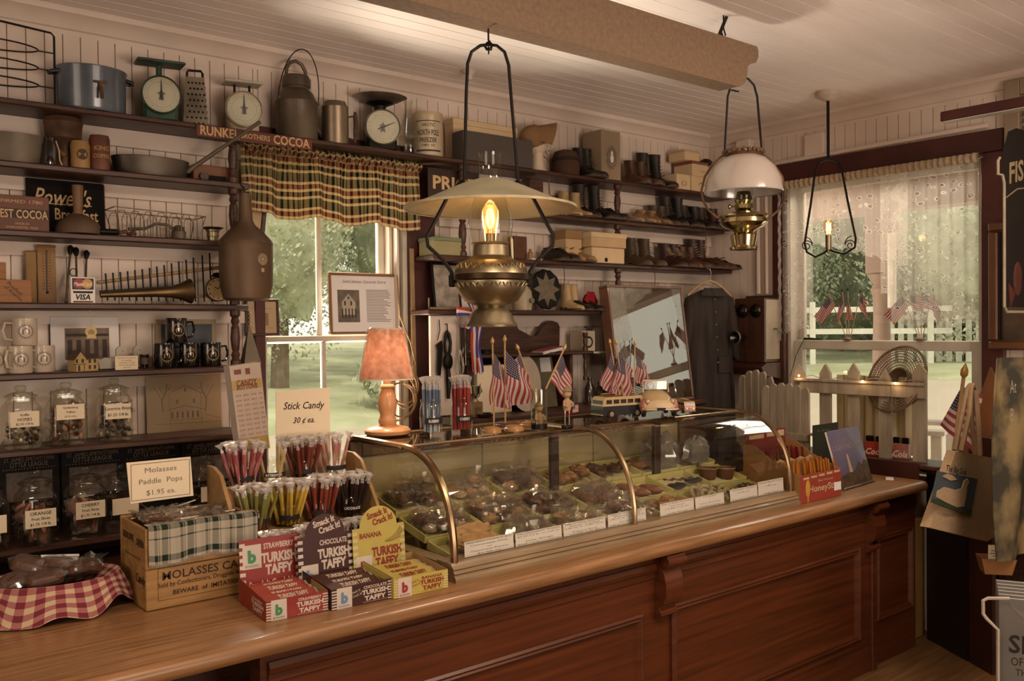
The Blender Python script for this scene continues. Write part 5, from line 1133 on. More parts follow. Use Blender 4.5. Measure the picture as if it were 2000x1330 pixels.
obj('hook_chain', chain(MB(), (0, 0, zc0), (0, 0, zc0+(zc1-zc0)*.62), 3).tube([(0, 0, zc1+.0), (0, 0, zc1-.035), (.012, 0, zc1-.05), (.008, 0, zc1-.066), (-.006, 0, zc1-.066), (-.014, 0, zc1-.052)], .003, 6), BLACK, t)
# white domed lamp
yM = 2.235; xM = oY(1452, 330, yM).x; P = V((xM, yM, zy(1458, 488, yM))); k = mpp((xM, yM, 2.0))
t = thing('hanging_oil_lamp', 'hanging oil lamp with white glass dome shade and polished brass font', 'lamp', P, -.64)
def hz(q): return zy(1456, q, yM)-P.z
obj('font', MB().lathe([(0, 0), (hr(27), 0), (hr(28), hz(484)), (hr(22), hz(480)), (hr(24), hz(470)), (hr(26), hz(460)), (hr(18), hz(455)), (hr(24), hz(450)), (hr(38), hz(444)), (hr(46), hz(436)), (hr(44), hz(428)), (hr(47), hz(424)), (hr(45), hz(420)), (hr(24), hz(414)), (hr(17), hz(412)), (0, hz(412))], 44), SHINYB, t)
obj('burner', MB().lathe([(hr(13), hz(413)), (hr(17), hz(408)), (hr(17), hz(400)), (hr(14), hz(398)), (hr(18), hz(392)), (hr(15), hz(384)), (hr(13), hz(375))], 24, wob=lambda a, z: 1+.03*math.sin(a*10)), SHINYB, t)
obj('wick_knob', MB().tube([(-hr(16), -.01, hz(404)), (-hr(30), -.018, hz(405))], .003, 6).cyl(.010, -.002, .002, 12, T(-hr(31), -.018, hz(405)) @ Ry(pi/2)), SHINYB, t)
obj('chimney', MB().lathe([(hr(15), hz(398)), (hr(19), hz(385)), (hr(17), hz(372)), (hr(14), hz(345)), (hr(12), hz(292)), (hr(14), hz(289))], 22), GLASS, t)
MILK = M('milk_glass', 'aca198', .18, var=.03, spec=.5, coat=.5)
obj('dome_shade', MB().lathe([(hr(75), hz(378)), (hr(76), hz(376)), (hr(72), hz(352)), (hr(60), hz(328)), (hr(44), hz(312)), (hr(32), hz(306)), (hr(31), hz(308)), (hr(43), hz(315)), (hr(58), hz(331)), (hr(69), hz(353)), (hr(73.5), hz(376))], 48), MILK, t)
gl = MB().lathe([(hr(30), hz(308)), (hr(34), hz(303)), (hr(36), hz(300))], 40)
for i in range(24): gl.ball((hr(37)*math.cos(i*pi/12), hr(37)*math.sin(i*pi/12), hz(299)+.003*(i % 2)), hr(4.5), 6, 4)
obj('shade_crown', gl, RUST, t)
obj('smoke_bell', MB().lathe([(hr(4), hz(300)), (hr(11), hz(296)), (hr(13), hz(292)), (hr(12), hz(291))], 20).lathe([(0, hz(298)), (hr(8), hz(297)), (hr(6), hz(293)), (0, hz(291))], 14), STEEL, t)
for s in (-1, 1):
    obj('side_arm', MB().tube([(s*hr(46), 0, hz(428)), (s*hr(54), 0, hz(424)), (s*hr(70), 0, hz(410)), (s*hr(80), 0, hz(392)), (s*hr(83), 0, hz(372)), (s*hr(76), 0, hz(345)), (s*hr(58), 0, hz(318)), (s*hr(37), 0, hz(301))], .0048, 7), RUST, t)
obj('bail', MB().tube([(-hr(37), 0, hz(301)), (-hr(30), 0, hz(190)), (-hr(24), 0, hz(168)), (-hr(10), 0, hz(155)), (0, 0, hz(152)), (hr(10), 0, hz(155)), (hr(22), 0, hz(168)), (hr(28), 0, hz(190)), (hr(37), 0, hz(301))], .0045, 7), BLACK, t)
zc1 = 2.585-P.z+.09
obj('hook', MB().tube([(.012*math.cos(a*pi/6), 0, hz(150)+.012+.012*math.sin(a*pi/6)) for a in range(12)], .0028, 6, True).tube([(0, 0, hz(150)+.018), (.008, 0, hz(150)+.03), (0, 0, hz(150)+.045), (0, 0, zc1)], .0028, 6), BLACK, t)
# ceiling hooks carrying the beam end and a bent rod
P = oZ(1413, 30, ZC-.002)
t = thing('ceiling_hook', 'bent black ceiling hook and rod above the end of the beam', 'hook', P)
d_ = V((2.93, 2.285, 2.755))-P
obj('rod', MB().tube([(0.02, 0, 0), d_], .007, 7), BLACK, t)
obj('hook', MB().tube([(0, 0, 0), (0, 0, -.05), (.012, 0, -.075), (0, 0, -.09), (-.012, 0, -.07), (-.03, -.01, -.11)], .003, 6).tube([(0, 0, -.09), (.006, 0, -.12), (0, .0, -.15)], .003, 6), BLACK, t)
for q, lb in (((1000, 54), 'pair of dark knots in the ceiling boards near the big lamp chain'), ((1435, 177), 'pair of dark knots in the ceiling behind the dome lamp bail')):
    P = oZ(*q, ZC); t = tag(obj('ceiling_holes', MB().cyl(.012, -.0015, .001, 12, T(-.016, 0, 0) @ S3(1.4, 1, 1)).cyl(.012, -.0015, .001, 12, T(.018, 0, 0) @ S3(1.3, 1, 1)), KB, None, P), lb, 'holes')
P = oZ(917, 138, ZC); one('ceiling_boss', 'small white cone shaped ceiling boss behind the big lamp bail', 'ceiling boss', MB().lathe([(.045, 0), (.02, -.02), (.012, -.045), (0, -.05)], 18), WHITEP, (P.x, P.y, ZC+.001))
# bulb lamp with heart shaped iron loop by the right window
P0 = oZ(1617, 180, ZC); xN = P0.x; yN = P0.y; k = mpp((xN, yN, 2.3))
t = thing('bare_bulb_lamp', 'iron loop pendant with scrolls and bare glowing bulb by the right window', 'lamp', (xN, yN, ZC), -.75)
def hz(q): return on(1, yN, 1625, q).z-ZC
obj('canopy', MB().lathe([(0, 0), (hr(24), 0), (hr(24), -.022), (hr(18), -.03), (hr(9), -.045), (0, -.048)], 28), M('canopy_white', 'b7a994', .5, var=.1), t)
obj('stem', MB().tube([(0, 0, -.04), (0, 0, hz(312))], .008, 8), BLACK, t)
lp = [(0, hz(312)), (-hr(18), hz(318)), (-hr(25), hz(335)), (-hr(34), hz(400)), (-hr(46), hz(475)), (-hr(42), hz(492)), (-hr(25), hz(502)), (-hr(8), hz(494)), (0, hz(487)), (hr(10), hz(492)), (hr(30), hz(497)), (hr(50), hz(485)), (hr(52), hz(468)), (hr(38), hz(400)), (hr(26), hz(335)), (hr(18), hz(318))]
obj('loop', MB().tube([(a, 0, b) for a, b in lp], .006, 8, True), BLACK, t)
for s in (-1, 1):
    sp_ = [(s*(hr(42)-hr(11)*(1-i/26)*math.cos(i*.5)), 0, hz(480)+hr(11)*(1-i/26)*math.sin(i*.5)) for i in range(22)]
    obj('scroll', MB().tube(sp_, .003, 6).tube([(s*hr(44), 0, hz(462)), (s*hr(36), 0, hz(466)), (s*hr(30), 0, hz(476))], .003, 6), BLACK, t)
obj('socket', MB().cyl(hr(6), hz(488), hz(460), 14).cyl(hr(3), hz(494), hz(486), 8), BRASS, t)
obj('bulb', MB().lathe([(0, hz(428)), (hr(7), hz(430)), (hr(10.5), hz(438)), (hr(10), hz(446)), (hr(6), hz(458)), (hr(5), hz(464))], 20), GL('bulb_glass'), t)
obj('filament', MB().tube([(-hr(3), 0, hz(458)), (-hr(4), 0, hz(436)), (0, 0, hz(450)), (hr(4), 0, hz(436)), (hr(3), 0, hz(458))], .0024, 6), WARMB, t)
lamp('bare_bulb_glow', 'POINT', (xN, yN, ZC+hz(445)), .9, (1, .62, .3), size=.02)
# ================================================================ old shoes on the right shelf unit
t, w, h = flat_sign('enamel_sign', 'dark enamel sign with cream capitals PRICE behind the big lamp', 'sign', 836, 936, 332, 374, 3.60, M('dark_brown_enamel', '2b1d17', .35, var=.15, coat=.2), th=.005, zb=R1+.001)
obj('lettering', Txt().line('PRICE', (.0, 0, h*.62), h=h*.36, w=w*.82, bold=.03), M('sign_cream'), t)
carton('short dark wooden block standing upright behind the lamp shade', shx(1037, 3.58, R1), shx(1062, 3.58, R1), 3.58, 3.66, R1, zy(1040, 348, 3.58), DARKW, name='wooden_block', cat='block')
def boots(label, p, z, L, H, m, lace=LACE, n=2, gap=14, y=3.70, rz=.0, nm='laced_boot', cat='boot', heel=.018):
    return pair(label, p, z, L, H, m, lace, gap, y, rz, cat, heel, .05, nm)
boots('worn tan ankle boot beside the wooden block', 1094, R1, .17, .13, CREAML, M('pale_lace', '9b8357', .9))
boots('tall black laced boot left of the turned post, upper shoe board', 1122, R1, .20, .18, BLKL, gap=20)
boots('low black shoe right behind the tall black boots, upper shoe board', 1160, R1, .20, .05, BLKL, None, gap=10, nm='leather_shoe', cat='shoe')
shoe('leather_shoe', 'single small cream shoe left of the turned post', (shx(1186, 3.70, R1), 3.70, R1), 0, .15, .04, CREAML)
boots('flat cream canvas shoe right of the turned post', 1212, R1, .18, .04, M('canvas_cream', '9d8263', .8, var=.2), None, gap=16, nm='canvas_shoe', cat='shoe', heel=.01)
boots('tan strapped shoe between the canvas shoes and the black boots', 1244, R1, .18, .06, TANL, LACE, gap=14, nm='leather_shoe', cat='shoe')
boots('light brown laced boot next to the row of black boots', 1268, R1, .18, .11, OLIV, gap=10)
boots('tall black boot, first of the black row on the upper shoe board', 1290, R1, .21, .17, BLKL, gap=18)
boots('lower black boot in the middle of the black row, upper shoe board', 1324, R1, .20, .13, BLKL, gap=18)
boots('dark wine laced boot behind the dome lamp arm, upper shoe board', 1358, R1, .20, .13, REDL, gap=20)
# second board
x0, x1 = shx(850, YS+.01, R2), shx(906, YS+.01, R2)
carton('faded green lidded box at the left end of the middle shoe board', x0, x1, 3.57, 3.70, R2, zy(870, 462, YS), M('faded_green_card', '8d8560', .75, var=.12, scale=5), .02, M('green_lid', '6f7a58', .75, var=.1), name='shoe_box')
carton('small dark brown book box behind the brass filler tube', shx(1006, 3.63, R2), shx(1030, 3.63, R2), 3.63, 3.69, R2, zy(1010, 461, 3.63), BRNL, name='small_box')
one('paper_stack', 'small stack of white papers lying by the two tone shoes', 'papers', MB().bev(-.035, .035, -.03, .03, 0, .008, .001), WCARD, (shx(1042, 3.60, R2), 3.60, R2))
P, k = wk(1037, 3.60, R2)
t = thing('small_bottle', 'tiny amber bottle standing on the white paper stack', 'bottle', (P.x, P.y+.005, R2+.009)); obj('body', MB().lathe([(0, 0), (.016, 0), (.016, .03), (.008, .038), (.008, .05), (0, .05)], 14), TANL, t)
boots('two tone low dress shoe beside the pale box stack', 1060, R2, .20, .05, BLKL, M('cream_lace', 'a3906b', .8), gap=12, nm='dress_shoe', cat='shoe')
boots('tan and black low dress shoe with a hanging lace', 1092, R2, .20, .05, TANL, LACE, gap=12, nm='dress_shoe', cat='shoe')
xa, xb = shx(1157, YS-.01, R2), shx(1220, YS-.01, R2)
t = carton('pale worn shoe box at the bottom of the tilted stack', xa, xb, YS-.01, 3.71, R2, zy(1190, 484, YS-.01), TANB2, name='shoe_box')
obj('finger_hole', MB().cyl(.012, 0, .002, 14, T(-.02, -.0845, .018) @ Rx(pi/2)), KB, t)
zq = zy(1190, 484, YS-.01)+.001
t = carton('tan shoe box tilted on top of the pale one, middle shoe board', xa-.01, xb+.01, YS-.015, 3.71, zq, zy(1190, 455, YS-.01), TANB, .03, TANB2, name='shoe_box')
carton('long brown shoe box behind the tilted stack, middle shoe board', shx(1101, 3.62, R2), xa-.02, 3.60, 3.71, R2, zy(1130, 451, 3.62), TANB, .05, BRB, name='shoe_box')
boots('olive laced boot right beside the pale shoe boxes', 1222, R2, .20, .15, OLIV, gap=20)
boots('dark wine ankle boot with pale sole in the middle of the board', 1288, R2, .21, .13, REDL, M('pale_lace'), gap=12)
boots('brown laced boot next to the tall wine coloured boots', 1320, R2, .20, .12, BRNL, gap=14)
boots('tall wine coloured laced boot, tallest on the middle board', 1342, R2, .21, .17, REDL, M('pale_lace'), gap=12)
boots('low brown shoe near the right end of the middle board', 1374, R2, .20, .05, BRNL, LACE, gap=10, nm='leather_shoe', cat='shoe')
boots('low black oxford shoe at the right end of the middle board', 1402, R2, .21, .06, BLKL, LACE, gap=13, nm='leather_shoe', cat='shoe')
for q, zz_, lb in ((1100, R2, 'thin dark lace hanging from the middle shoe board, left'), (1277, R2, 'thin dark lace hanging from the middle shoe board, centre'), (1377, R1, 'dark laces hanging down from the upper shoe board')):
    x = shx(q, YS-.004, zz_); one('hanging_lace', lb, 'lace', MB().tube([(0, .004, .002), (0, -.004, -.02), (.004, -.003, -.09), (-.002, -.003, -.15)], .002, 5), LACE, (x, YS-.006, zz_))
# third board
x0, x1 = shx(852, 3.62, R3), shx(906, 3.62, R3)
t = frame('framed_picture', 'black framed photo of a garden leaning behind the brass lamp', 'picture frame', x1-x0, zy(880, 512, 3.62)-R3, ((x0+x1)/2, 3.63, R3+.002), (-.12, 0, 0), BLACK, M('grey_photo', '8f8578', .5, var=.4, scale=22), .012)
x0, x1 = shx(1042, 3.60, R3), shx(1098, 3.60, R3); hb = zy(1060, 533, 3.62)-R3
one('acrylic_board', 'clear upright sheet behind the round star trivet', 'board', MB().box(-(x1-x0)*.55, (x1-x0)*.55, 0, .003, 0, hb), FILM, ((x0+x1)/2, 3.66, R3+.001), (-.05, 0, 0))
a = (x1-x0)/2; t = thing('star_trivet', 'dark round iron plate with a pale eight pointed star', 'plate', ((x0+x1)/2, 3.61, R3+.003), rot=(-.08, 0, 0)); dm = T(0, 0, a*1.08) @ Rx(pi/2)
obj('plate', MB().lathe([(0, 0), (a, 0), (a*1.05, .004), (a, .008), (0, .008)], 36, dm, wob=lambda q, z: 1+.03*math.sin(q*12)), BLACK, t)
obj('star', MB().prism([((a*.92 if i % 2 == 0 else a*.52)*math.sin(i*pi/8), (a*.92 if i % 2 == 0 else a*.52)*math.cos(i*pi/8)) for i in range(16)], .0082, .0105, 'z', dm), M('star_grey', '6f6251', .6, metal=.3, var=.25, scale=30), t)
boots('pale woven straw slipper leaning behind the black slippers', 1098, R3, .17, .13, CREAML, None, gap=8, nm='straw_slipper', cat='slipper', y=3.70)
boots('flat black slipper before the red cloth', 1118, R3, .16, .03, BLKL, None, gap=14, nm='black_slipper', cat='slipper', y=3.66, heel=.008)
P, k = wk(1145, 3.62, R3)
t = thing('red_cloth_shoes', 'bright red folded cloth shoes on the black slippers', 'shoes', P)
REDC = M('bright_red_cloth', '8e1518', .7, var=.2, scale=12)
for s in (0, 1): obj('shoe', MB().loft([[(x*w_, s*.05-.02+.01*math.sin(x*3), z+zz_) for x, z in ((-1, 0), (-1, .03), (-.3, .045), (.6, .04), (1, .02), (1, 0))] for w_, zz_ in ((.03, .045), (.05, .04), (.045, .015))], True, Ry(.5) @ T(-.01+s*.03, 0, .02)), REDC, t)
P, k = wk(1022, 3.62, R3)
t = thing('stoneware_jug', 'pale stoneware jug half hidden behind the brass lamp', 'jug', P); obj('body', MB().lathe([(0, 0), (.045, 0), (.05, .05), (.045, .10), (.02, .13), (.02, .15), (0, .15)], 22), M('pale_stoneware', 'a3957a', .4, var=.1), t); obj('spigot', MB().cyl(.014, 0, .012, 14, T(.01, -.052, .05) @ Rx(pi/2)), STEEL, t)
# brass tray strip at the left end of the third board
one('brass_ruler', 'thin brass angle strip along the left end of the third board', 'strip', MB().bev(2.40, 2.66, 3.55, 3.556, 0, .012, .001).bev(2.40, 2.406, 3.55, 3.556, 0, .055, .001), BRASS, (0, 0, R3+.001))
# ================================================================ lower back: panel, sideboard, hutch
one('side_panel', 'cream painted upright panel below the left end of the third board', 'panel', MB().bev(2.43, 2.60, 3.58, 3.60, 1.215, R3-.026, .003), PAINT)
SBX0, SBX1, SBZ = 2.44, 4.22, 1.21
t = thing('sideboard', 'dark stained sideboard behind the showcase carrying the back counter things', 'sideboard', (0, 0, 0))
obj('top', MB().bev(SBX0, SBX1, 3.36, 3.715, SBZ-.03, SBZ, .006), DARKW, t); obj('body', MB().box(SBX0+.03, SBX1-.03, 3.40, 3.71, 0, SBZ-.031), DARKW, t)
obj('front_moulding', MB().bev(SBX0+.01, SBX1-.01, 3.375, 3.40, SBZ-.08, SBZ-.032, .006), DARKW, t)
x0, x1 = shx(915, 3.55, 1.5), shx(1122, 3.55, 1.5)
t = thing('hutch_top', 'dark carved hutch with scrolled crest and one shelf on the sideboard', 'hutch', (0, 0, 0))
zs = zy(1000, 690, 3.55)
obj('shelf', MB().bev(x0-.02, x1+.12, 3.52, 3.70, zs-.018, zs, .005), DARKW, t)
cr_ = [(x0, zs), (x0, zs+.13), (x0+.34, zs+.135), (x0+.36, zs+.16), (x0+.40, zs+.155), (x0+.42, zs+.12), (x0+.47, zs+.10), (x0+.50, zs+.085), (x1-.16, zs+.085), (x1-.13, zs+.12), (x1-.09, zs+.155), (x1-.05, zs+.165), (x1-.01, zs+.155), (x1+.005, zs+.13), (x1, zs)]
obj('crest', MB().prism(cr_, 3.67, 3.70), DARKW, t)
obj('side', MB().bev(x0, x0+.02, 3.56, 3.70, SBZ, zs-.018), DARKW, t); obj('side', MB().bev(x1-.02, x1, 3.56, 3.70, SBZ, zs-.018), DARKW, t); obj('back', MB().box(x0+.02, x1-.02, 3.695, 3.705, SBZ, zs-.018), BLACK, t)
obj('finial', MB().lathe(spindle(zs, zs+.10, .014), 12, T(x1+.09, 3.56, 0)), DARKW, t); obj('finial_post', MB().lathe(spindle(zs-.16, zs-.018, .012), 12, T(x1+.09, 3.56, 0)), DARKW, t)
# things on and under its shelf
P, k = wk(912, 3.58, zs)
t = thing('wire_ball', 'small ball of wire resting on the hutch shelf behind the ribbon', 'wire ball', P); wb = MB()
for i in range(7): wb.tube([Rz(i*.45) @ Rx(i*.7) @ V((.034*math.cos(a*pi/8), .034*math.sin(a*pi/8), 0))+V((0, 0, .036)) for a in range(16)], .002, 5, True)
obj('wire', wb, STEEL, t)
P, k = wk(948, 3.58, zs); one('round_tin', 'low round dark tin on the hutch shelf beside the ribbon ends', 'tin', MB().lathe([(0, 0), (.036, 0), (.037, .012), (.035, .014), (.036, .022), (0, .023)], 24), BLACK, P)
P, k = wk(1068, 3.58, zs); t = thing('pink_booklet', 'pink and white booklet lying tilted on the hutch shelf', 'booklet', P, .2); obj('pages', MB().bev(-.09, .09, -.05, .03, 0, .016, .001, Ry(-.12)), WCARD, t); obj('cover', MB().bev(-.092, .092, -.052, .032, .016, .019, .001, Ry(-.12)), M('pink_cover', '8c4a48', .6, var=.2, scale=30), t)
P, k = wk(1156, 3.60, 1.5); bxs = one('bracket_shelf', 'small pale shelf on the wall right of the hutch finial', 'shelf', MB().bev(3.42, 3.66, 3.58, 3.74, 1.488, 1.50, .003), WHITEP)
t = carton('small white carton with a printed clock picture, right of the hutch', shx(1137, 3.6, 1.5), shx(1163, 3.6, 1.5), 3.60, 3.70, 1.501, zy(1150, 646, 3.6), M('carton_white', 'b5a78f', .6, var=.08), name='clock_carton', cat='carton')
obj('print', MB().lathe([(.022, 0), (.032, 0)], 20, T(0, -.0505, .052) @ Rx(pi/2)).box(-.02, .03, -.0508, -.05, .118, .126).box(-.035, -.01, -.0508, -.05, .13, .14), INK, t)
y_ = 3.50; P, k = wk(1032, y_, SBZ); zc = zy(1032, 738, y_)-SBZ; a = 46*k
t = thing('white_platter', 'big white round platter standing behind the three flags', 'platter', P, rot=(-.1, 0, 0))
obj('plate', MB().lathe([(0, 0), (a*.7, 0), (a*1.05, .012), (a*1.08, .012), (a*.72, -.006), (0, -.006)], 40, T(0, .02, a*1.22) @ Rx(pi/2) , sx=.82, sy=1.12), M('white_china', 'b7ac9b', .3, var=.05, coat=.3), t)
x0_, x1_ = shx(940, 3.52, SBZ), shx(1008, 3.52, SBZ)
one('cream_box', 'plain cream upright box behind the left flag', 'box', MB().bev(x0_, x1_, 3.55, 3.64, SBZ, zy(970, 713, 3.55), .003), CARD)
x0_, x1_ = shx(1046, 3.54, SBZ), shx(1102, 3.54, SBZ)
t = thing('old_ledger', 'tall old ledger with grey cover and a paper note leaning upright', 'book', ((x0_+x1_)/2, 3.60, SBZ), rot=(-.15, 0, .1)); w = x1_-x0_; hh = zy(1070, 697, 3.58)-SBZ
obj('cover', MB().bev(-w/2, w/2, -.02, -.012, 0, hh, .002), M('grey_ledger', '5d5640', .7, var=.3, scale=14), t); obj('pages', MB().box(-w/2+.004, w/2-.006, -.012, .018, .004, hh-.004), M('lime_edge', '8d8454', .7), t); obj('note', MB().box(0, w*.4, -.0215, -.0202, hh*.7, hh*.98), WCARD, t)
P, k = wk(928, 3.46, SBZ); t = thing('trophy_cup', 'small silver cup on a wooden block behind the cherry stick jar', 'trophy', P)
obj('plinth', MB().bev(-.03, .03, -.025, .025, 0, .075, .003), M('plinth_oak', '7c5f3a', .5, var=.2), t); obj('plate', MB().box(-.018, .018, -.0262, -.025, .02, .05), BRASS, t)
obj('cup', MB().lathe([(0, .076), (.02, .076), (.008, .09), (.01, .10), (.024, .115), (.028, .15), (.025, .15), (.02, .12), (0, .105)], 20), M('bright_silver', 'b8b2a6', .15, metal=1, var=.1), t)
for i in range(3): obj('handle', MB().tube([(.03+.014*math.cos(a*.7+i), .0+.006*i, .115+.022*math.sin(a*.9+i)+.012*i) for a in range(9)], .0022, 5), M('bright_silver'), t)
P, k = wk(905, 3.46, SBZ); one('silver_dish', 'low round silver dish beside the small trophy cup', 'dish', MB().lathe([(0, .001), (.03, .001), (.05, .02), (.048, .02), (.028, .006), (0, .006)], 22), M('bright_silver'), (P.x+.10, 3.42, SBZ))
for q, w_, h_, lb in ((1152, .03, .15, 'dark bottle nearest the ledger below the clock carton'), (1172, .035, .12, 'dark squat jar below the clock carton, beside the frame')):
    P, k = wk(q, 3.60, SBZ); t = thing('dark_bottle', lb, 'bottle', P); obj('body', MB().lathe([(0, 0), (w_, 0), (w_, h_*.6), (w_*.4, h_*.8), (w_*.4, h_), (0, h_)], 18), M('smoky_bottle', '3a3129', .15, var=.1, coat=.4), t)
# cast iron figures and whisks hung on the panel, ribbon rosette
def hang(name, label, cat, p, q, y, parts):
    P = V((oY(p, q, y).x, y, zy(p, q, y))); t = thing(name, label, cat, P)
    for n, mb, m in parts: obj(n, mb, m, t)
    return t
k = mpp((2.5, 3.56, 1.5))
hang('iron_tongs', 'dark iron nutcracker tongs hung on the cream panel', 'tongs', 873, 645, 3.565, [('jaws', MB().tube([(0, 0, .0), (-.008, -.004, -.02), (-.016, -.004, -.06), (-.014, -.004, -.10), (0, -.004, -.13)], [.004, .009, .007, .008, .008], 8).tube([(0, 0, 0), (.008, -.004, -.02), (.018, -.004, -.06), (.014, -.004, -.1), (0, -.004, -.13)], [.004, .009, .007, .008, .008], 8), BLACK), ('head', MB().ball((0, -.006, -.15), .03, 14, 10, sc_=(.9, .5, 1.4)), BLACK), ('handle', MB().tube([(0, -.004, -.18), (.004, -.004, -.24), (.002, -.004, -.33)], [.010, .014, .008], 8), BLACK), ('hook', MB().tube([(0, .012, .03), (0, -.002, .03), (0, -.004, .0)], .003, 6), BLACK)])
hang('iron_shears', 'dark iron shears hanging left of the nutcracker tongs', 'shears', 858, 665, 3.565, [('blades', MB().prism([(-.02, -.02), (.01, .0), (.016, -.03), (.002, -.16), (-.01, -.2), (-.016, -.14), (-.012, -.05)], -.008, 0), BLACK), ('wire', MB().tube([(-.01, 0, .0), (.004, 0, .05), (.0, 0, .10)], .0024, 6), BLACK)])
wm = MB()
for i in range(8): wm.tube([(.02*math.cos(i*pi/4)*f, .02*math.sin(i*pi/4)*f-.022, -z) for f, z in ((.2, .02), (.5, .05), (1, .10), (.8, .13), (.2, .15))], .0014, 5)
hang('wire_whisk', 'steel wire whisk hanging at the edge of the cream panel', 'whisk', 893, 675, 3.575, [('wires', wm, STEEL), ('handle', MB().tube([(0, -.022, .1), (0, -.022, -.02)], .004, 6), STEEL)])
fk = MB()
for i in range(3): fk.tube([(-.016+i*.016, 0, -.12), (-.016+i*.016, 0, -.05), (-.012+i*.012, 0, -.035)], .0022, 5)
hang('wire_fork', 'long steel wire fork hanging beside the whisk', 'fork', 909, 665, 3.54, [('tines', fk.tube([(-.012, 0, -.035), (.012, 0, -.035)], .0022, 5), STEEL), ('handle', MB().tube([(0, 0, -.035), (0, 0, .09)], .003, 6), STEEL)])
RIB = UVM('tricolour_ribbon', lambda b: b.ramp(b.U, [(0, '9c3a30'), (.34, 'bdb3ad'), (.66, '45376b')]), .6)
yR = 2.66; P = V((oY(927, 612, yR).x, yR, zy(927, 612, yR))); k = mpp(P)
yR = 3.50; P = V((oY(925, 612, yR).x, yR, zy(925, 612, yR))); k = mpp(P)*1.35
t = thing('ribbon_rosette', 'red white and blue ribbon bow with two tails behind the big lamp', 'ribbon', P)
for i, (dx, dz) in enumerate(((-14, -18), (-22, -2), (-12, 14))):
    d = V((dx*k, 0, -dz*k)); n = V((dz, 0, dx)).normalized()
    obj('bow_loop', MB().sheet(6, 8, lambda u, v: d*1.5*math.sin(pi*v*.62)+n*((u-.5)*.05*(.25+v))+V((0, -.03*math.sin(pi*v)-.006*u*i, 0)), .001), RIB, t)
for i, (xa, xb) in enumerate(((-14, -4), (6, 20))):
    obj('tail', MB().sheet(6, 14, lambda u, v: V((((xa if i == 0 else 2)+(xb-xa if i == 0 else 0)*v)*k*1.0+u*.045*(1 if i == 0 else .8)+.004*math.sin(v*9), -.01-.012*math.sin(v*5+i*2), -v*85*k-.012*(abs(u-.5)*2 < .5))), .001), RIB, t)
obj('wire', MB().tube([(-.02, 0, 0), (-.05, 0, -.12), (-.07, 0, -.22)], .002, 5), BLACK, t)
# ================================================================ tilted display frame, dress, telephone
y0 = 3.40; B1 = oY(1357, 780, y0); x1 = B1.x; x0 = oY(1212, 800, y0).x; z0 = SBZ+.002; T1 = oX(1332, 560, x1); hgt = math.hypot(T1.z-z0, T1.y-y0); an = math.atan2(T1.y-y0, T1.z-z0); w = x1-x0
t = thing('glass_display_frame', 'deep wooden shadow box frame with glass front leaning back on the sideboard', 'display frame', ((x0+x1)/2, y0, z0), rot=(-an, 0, 0))
FRW = M('pinkish_frame_wood', '6a4434', .4, var=.2, scale=7, h2='80604c', coat=.2); b = .014; dp = .075
obj('frame', MB().bev(-w/2, w/2, 0, dp, hgt-b, hgt, .003).bev(-w/2, w/2, 0, dp, 0, b, .003).bev(-w/2, -w/2+b, .001, dp-.001, b, hgt-b, .003).bev(w/2-b, w/2, .001, dp-.001, b, hgt-b, .003), FRW, t)
obj('backing', MB().box(-w/2+b, w/2-b, dp-.012, dp-.004, b, hgt-b), M('grey_velvet', '8d8175', .9, var=.06), t)
obj('front_glass', MB().box(-w/2+b, w/2-b, .006, .008, b, hgt-b), GL('mirror_glass', 'e8e6e0', .7, .22, .01), t)
# dress
DRS = M('charcoal_dress_cloth', '2b2420', .9, var=.25, scale=5, stretch=(6, 6, .6), h2='3a322d', bump=.1)
yD = 3.47; P = V((oY(1385, 560, yD).x, yD, zy(1385, 566, yD))); k = mpp(P)
t = thing('work_dress', 'long charcoal button front dress on a wooden hanger', 'dress', P, -.35)
L = P.z-.85; 
def dsec(w_, d_, z, n=26, f=0): return [(w_*math.cos(2*pi*i/n), d_*math.sin(2*pi*i/n)*(1+.25*f*math.sin(i*2.4)), z) for i in range(n)]
body = MB().loft([dsec(.05, .035, .0), dsec(.10, .045, -.02), dsec(.165, .055, -.05), dsec(.172, .06, -.09), dsec(.155, .065, -.16), dsec(.14, .06, -.28, f=.5), dsec(.15, .065, -.36, f=.8), dsec(.165, .07, -.55, f=1), dsec(.18, .075, -L, f=1)], False)
obj('body', body, DRS, t)
for s in (-1, 1): obj('sleeve', MB().loft([[(s*(.13+.055*f)+ (r_*math.cos(a*pi/6)), r_*1.0*math.sin(a*pi/6), -.055-.36*f+.02*math.cos(a*pi/6)*s*-1) for a in range(12)] for f, r_ in ((0, .035), (.25, .045), (.6, .042), (1, .036), (1.05, .028))], True), DRS, t)
obj('collar', MB().sheet(10, 3, lambda u, v: V((.062*(1+v*.5)*math.cos(pi*(1+u)), -.045-.018*v-.012*math.sin(pi*u), .008-.05*v*(1-.2*abs(u-.5)))), .002), DRS, t)
for i in range(6): obj('button', MB().cyl(.005, 0, .004, 10, T(.002*i, -.062-.0028*i, -.06-.075*i) @ Rx(pi/2)), M('grey_button', '6d655c', .3), t)
obj('pocket', MB().bev(.02, .10, -.072, -.068, -.50, -.40, .002), DRS, t)
t2 = thing('clothes_hanger', 'pale wooden clothes hanger hooked on the shoe shelf, holding the dress', 'hanger', P, -.35)
obj('arms', MB().tube([(-.15, .0, -.035), (-.1, 0, .005), (-.05, 0, .04), (0, 0, .055), (.05, 0, .04), (.1, 0, .005), (.15, 0, -.035)], .008, 8), M('pale_hanger', 'a58a62', .5, var=.1), t2)
hk = R2-.01-P.z; obj('hook', MB().tube([(0, 0, .055), (.0, 0, hk-.05), (.015, 0, hk-.03), (.012, .01, hk), (-.005, .02, hk+.005)], .0028, 6), STEEL, t2)
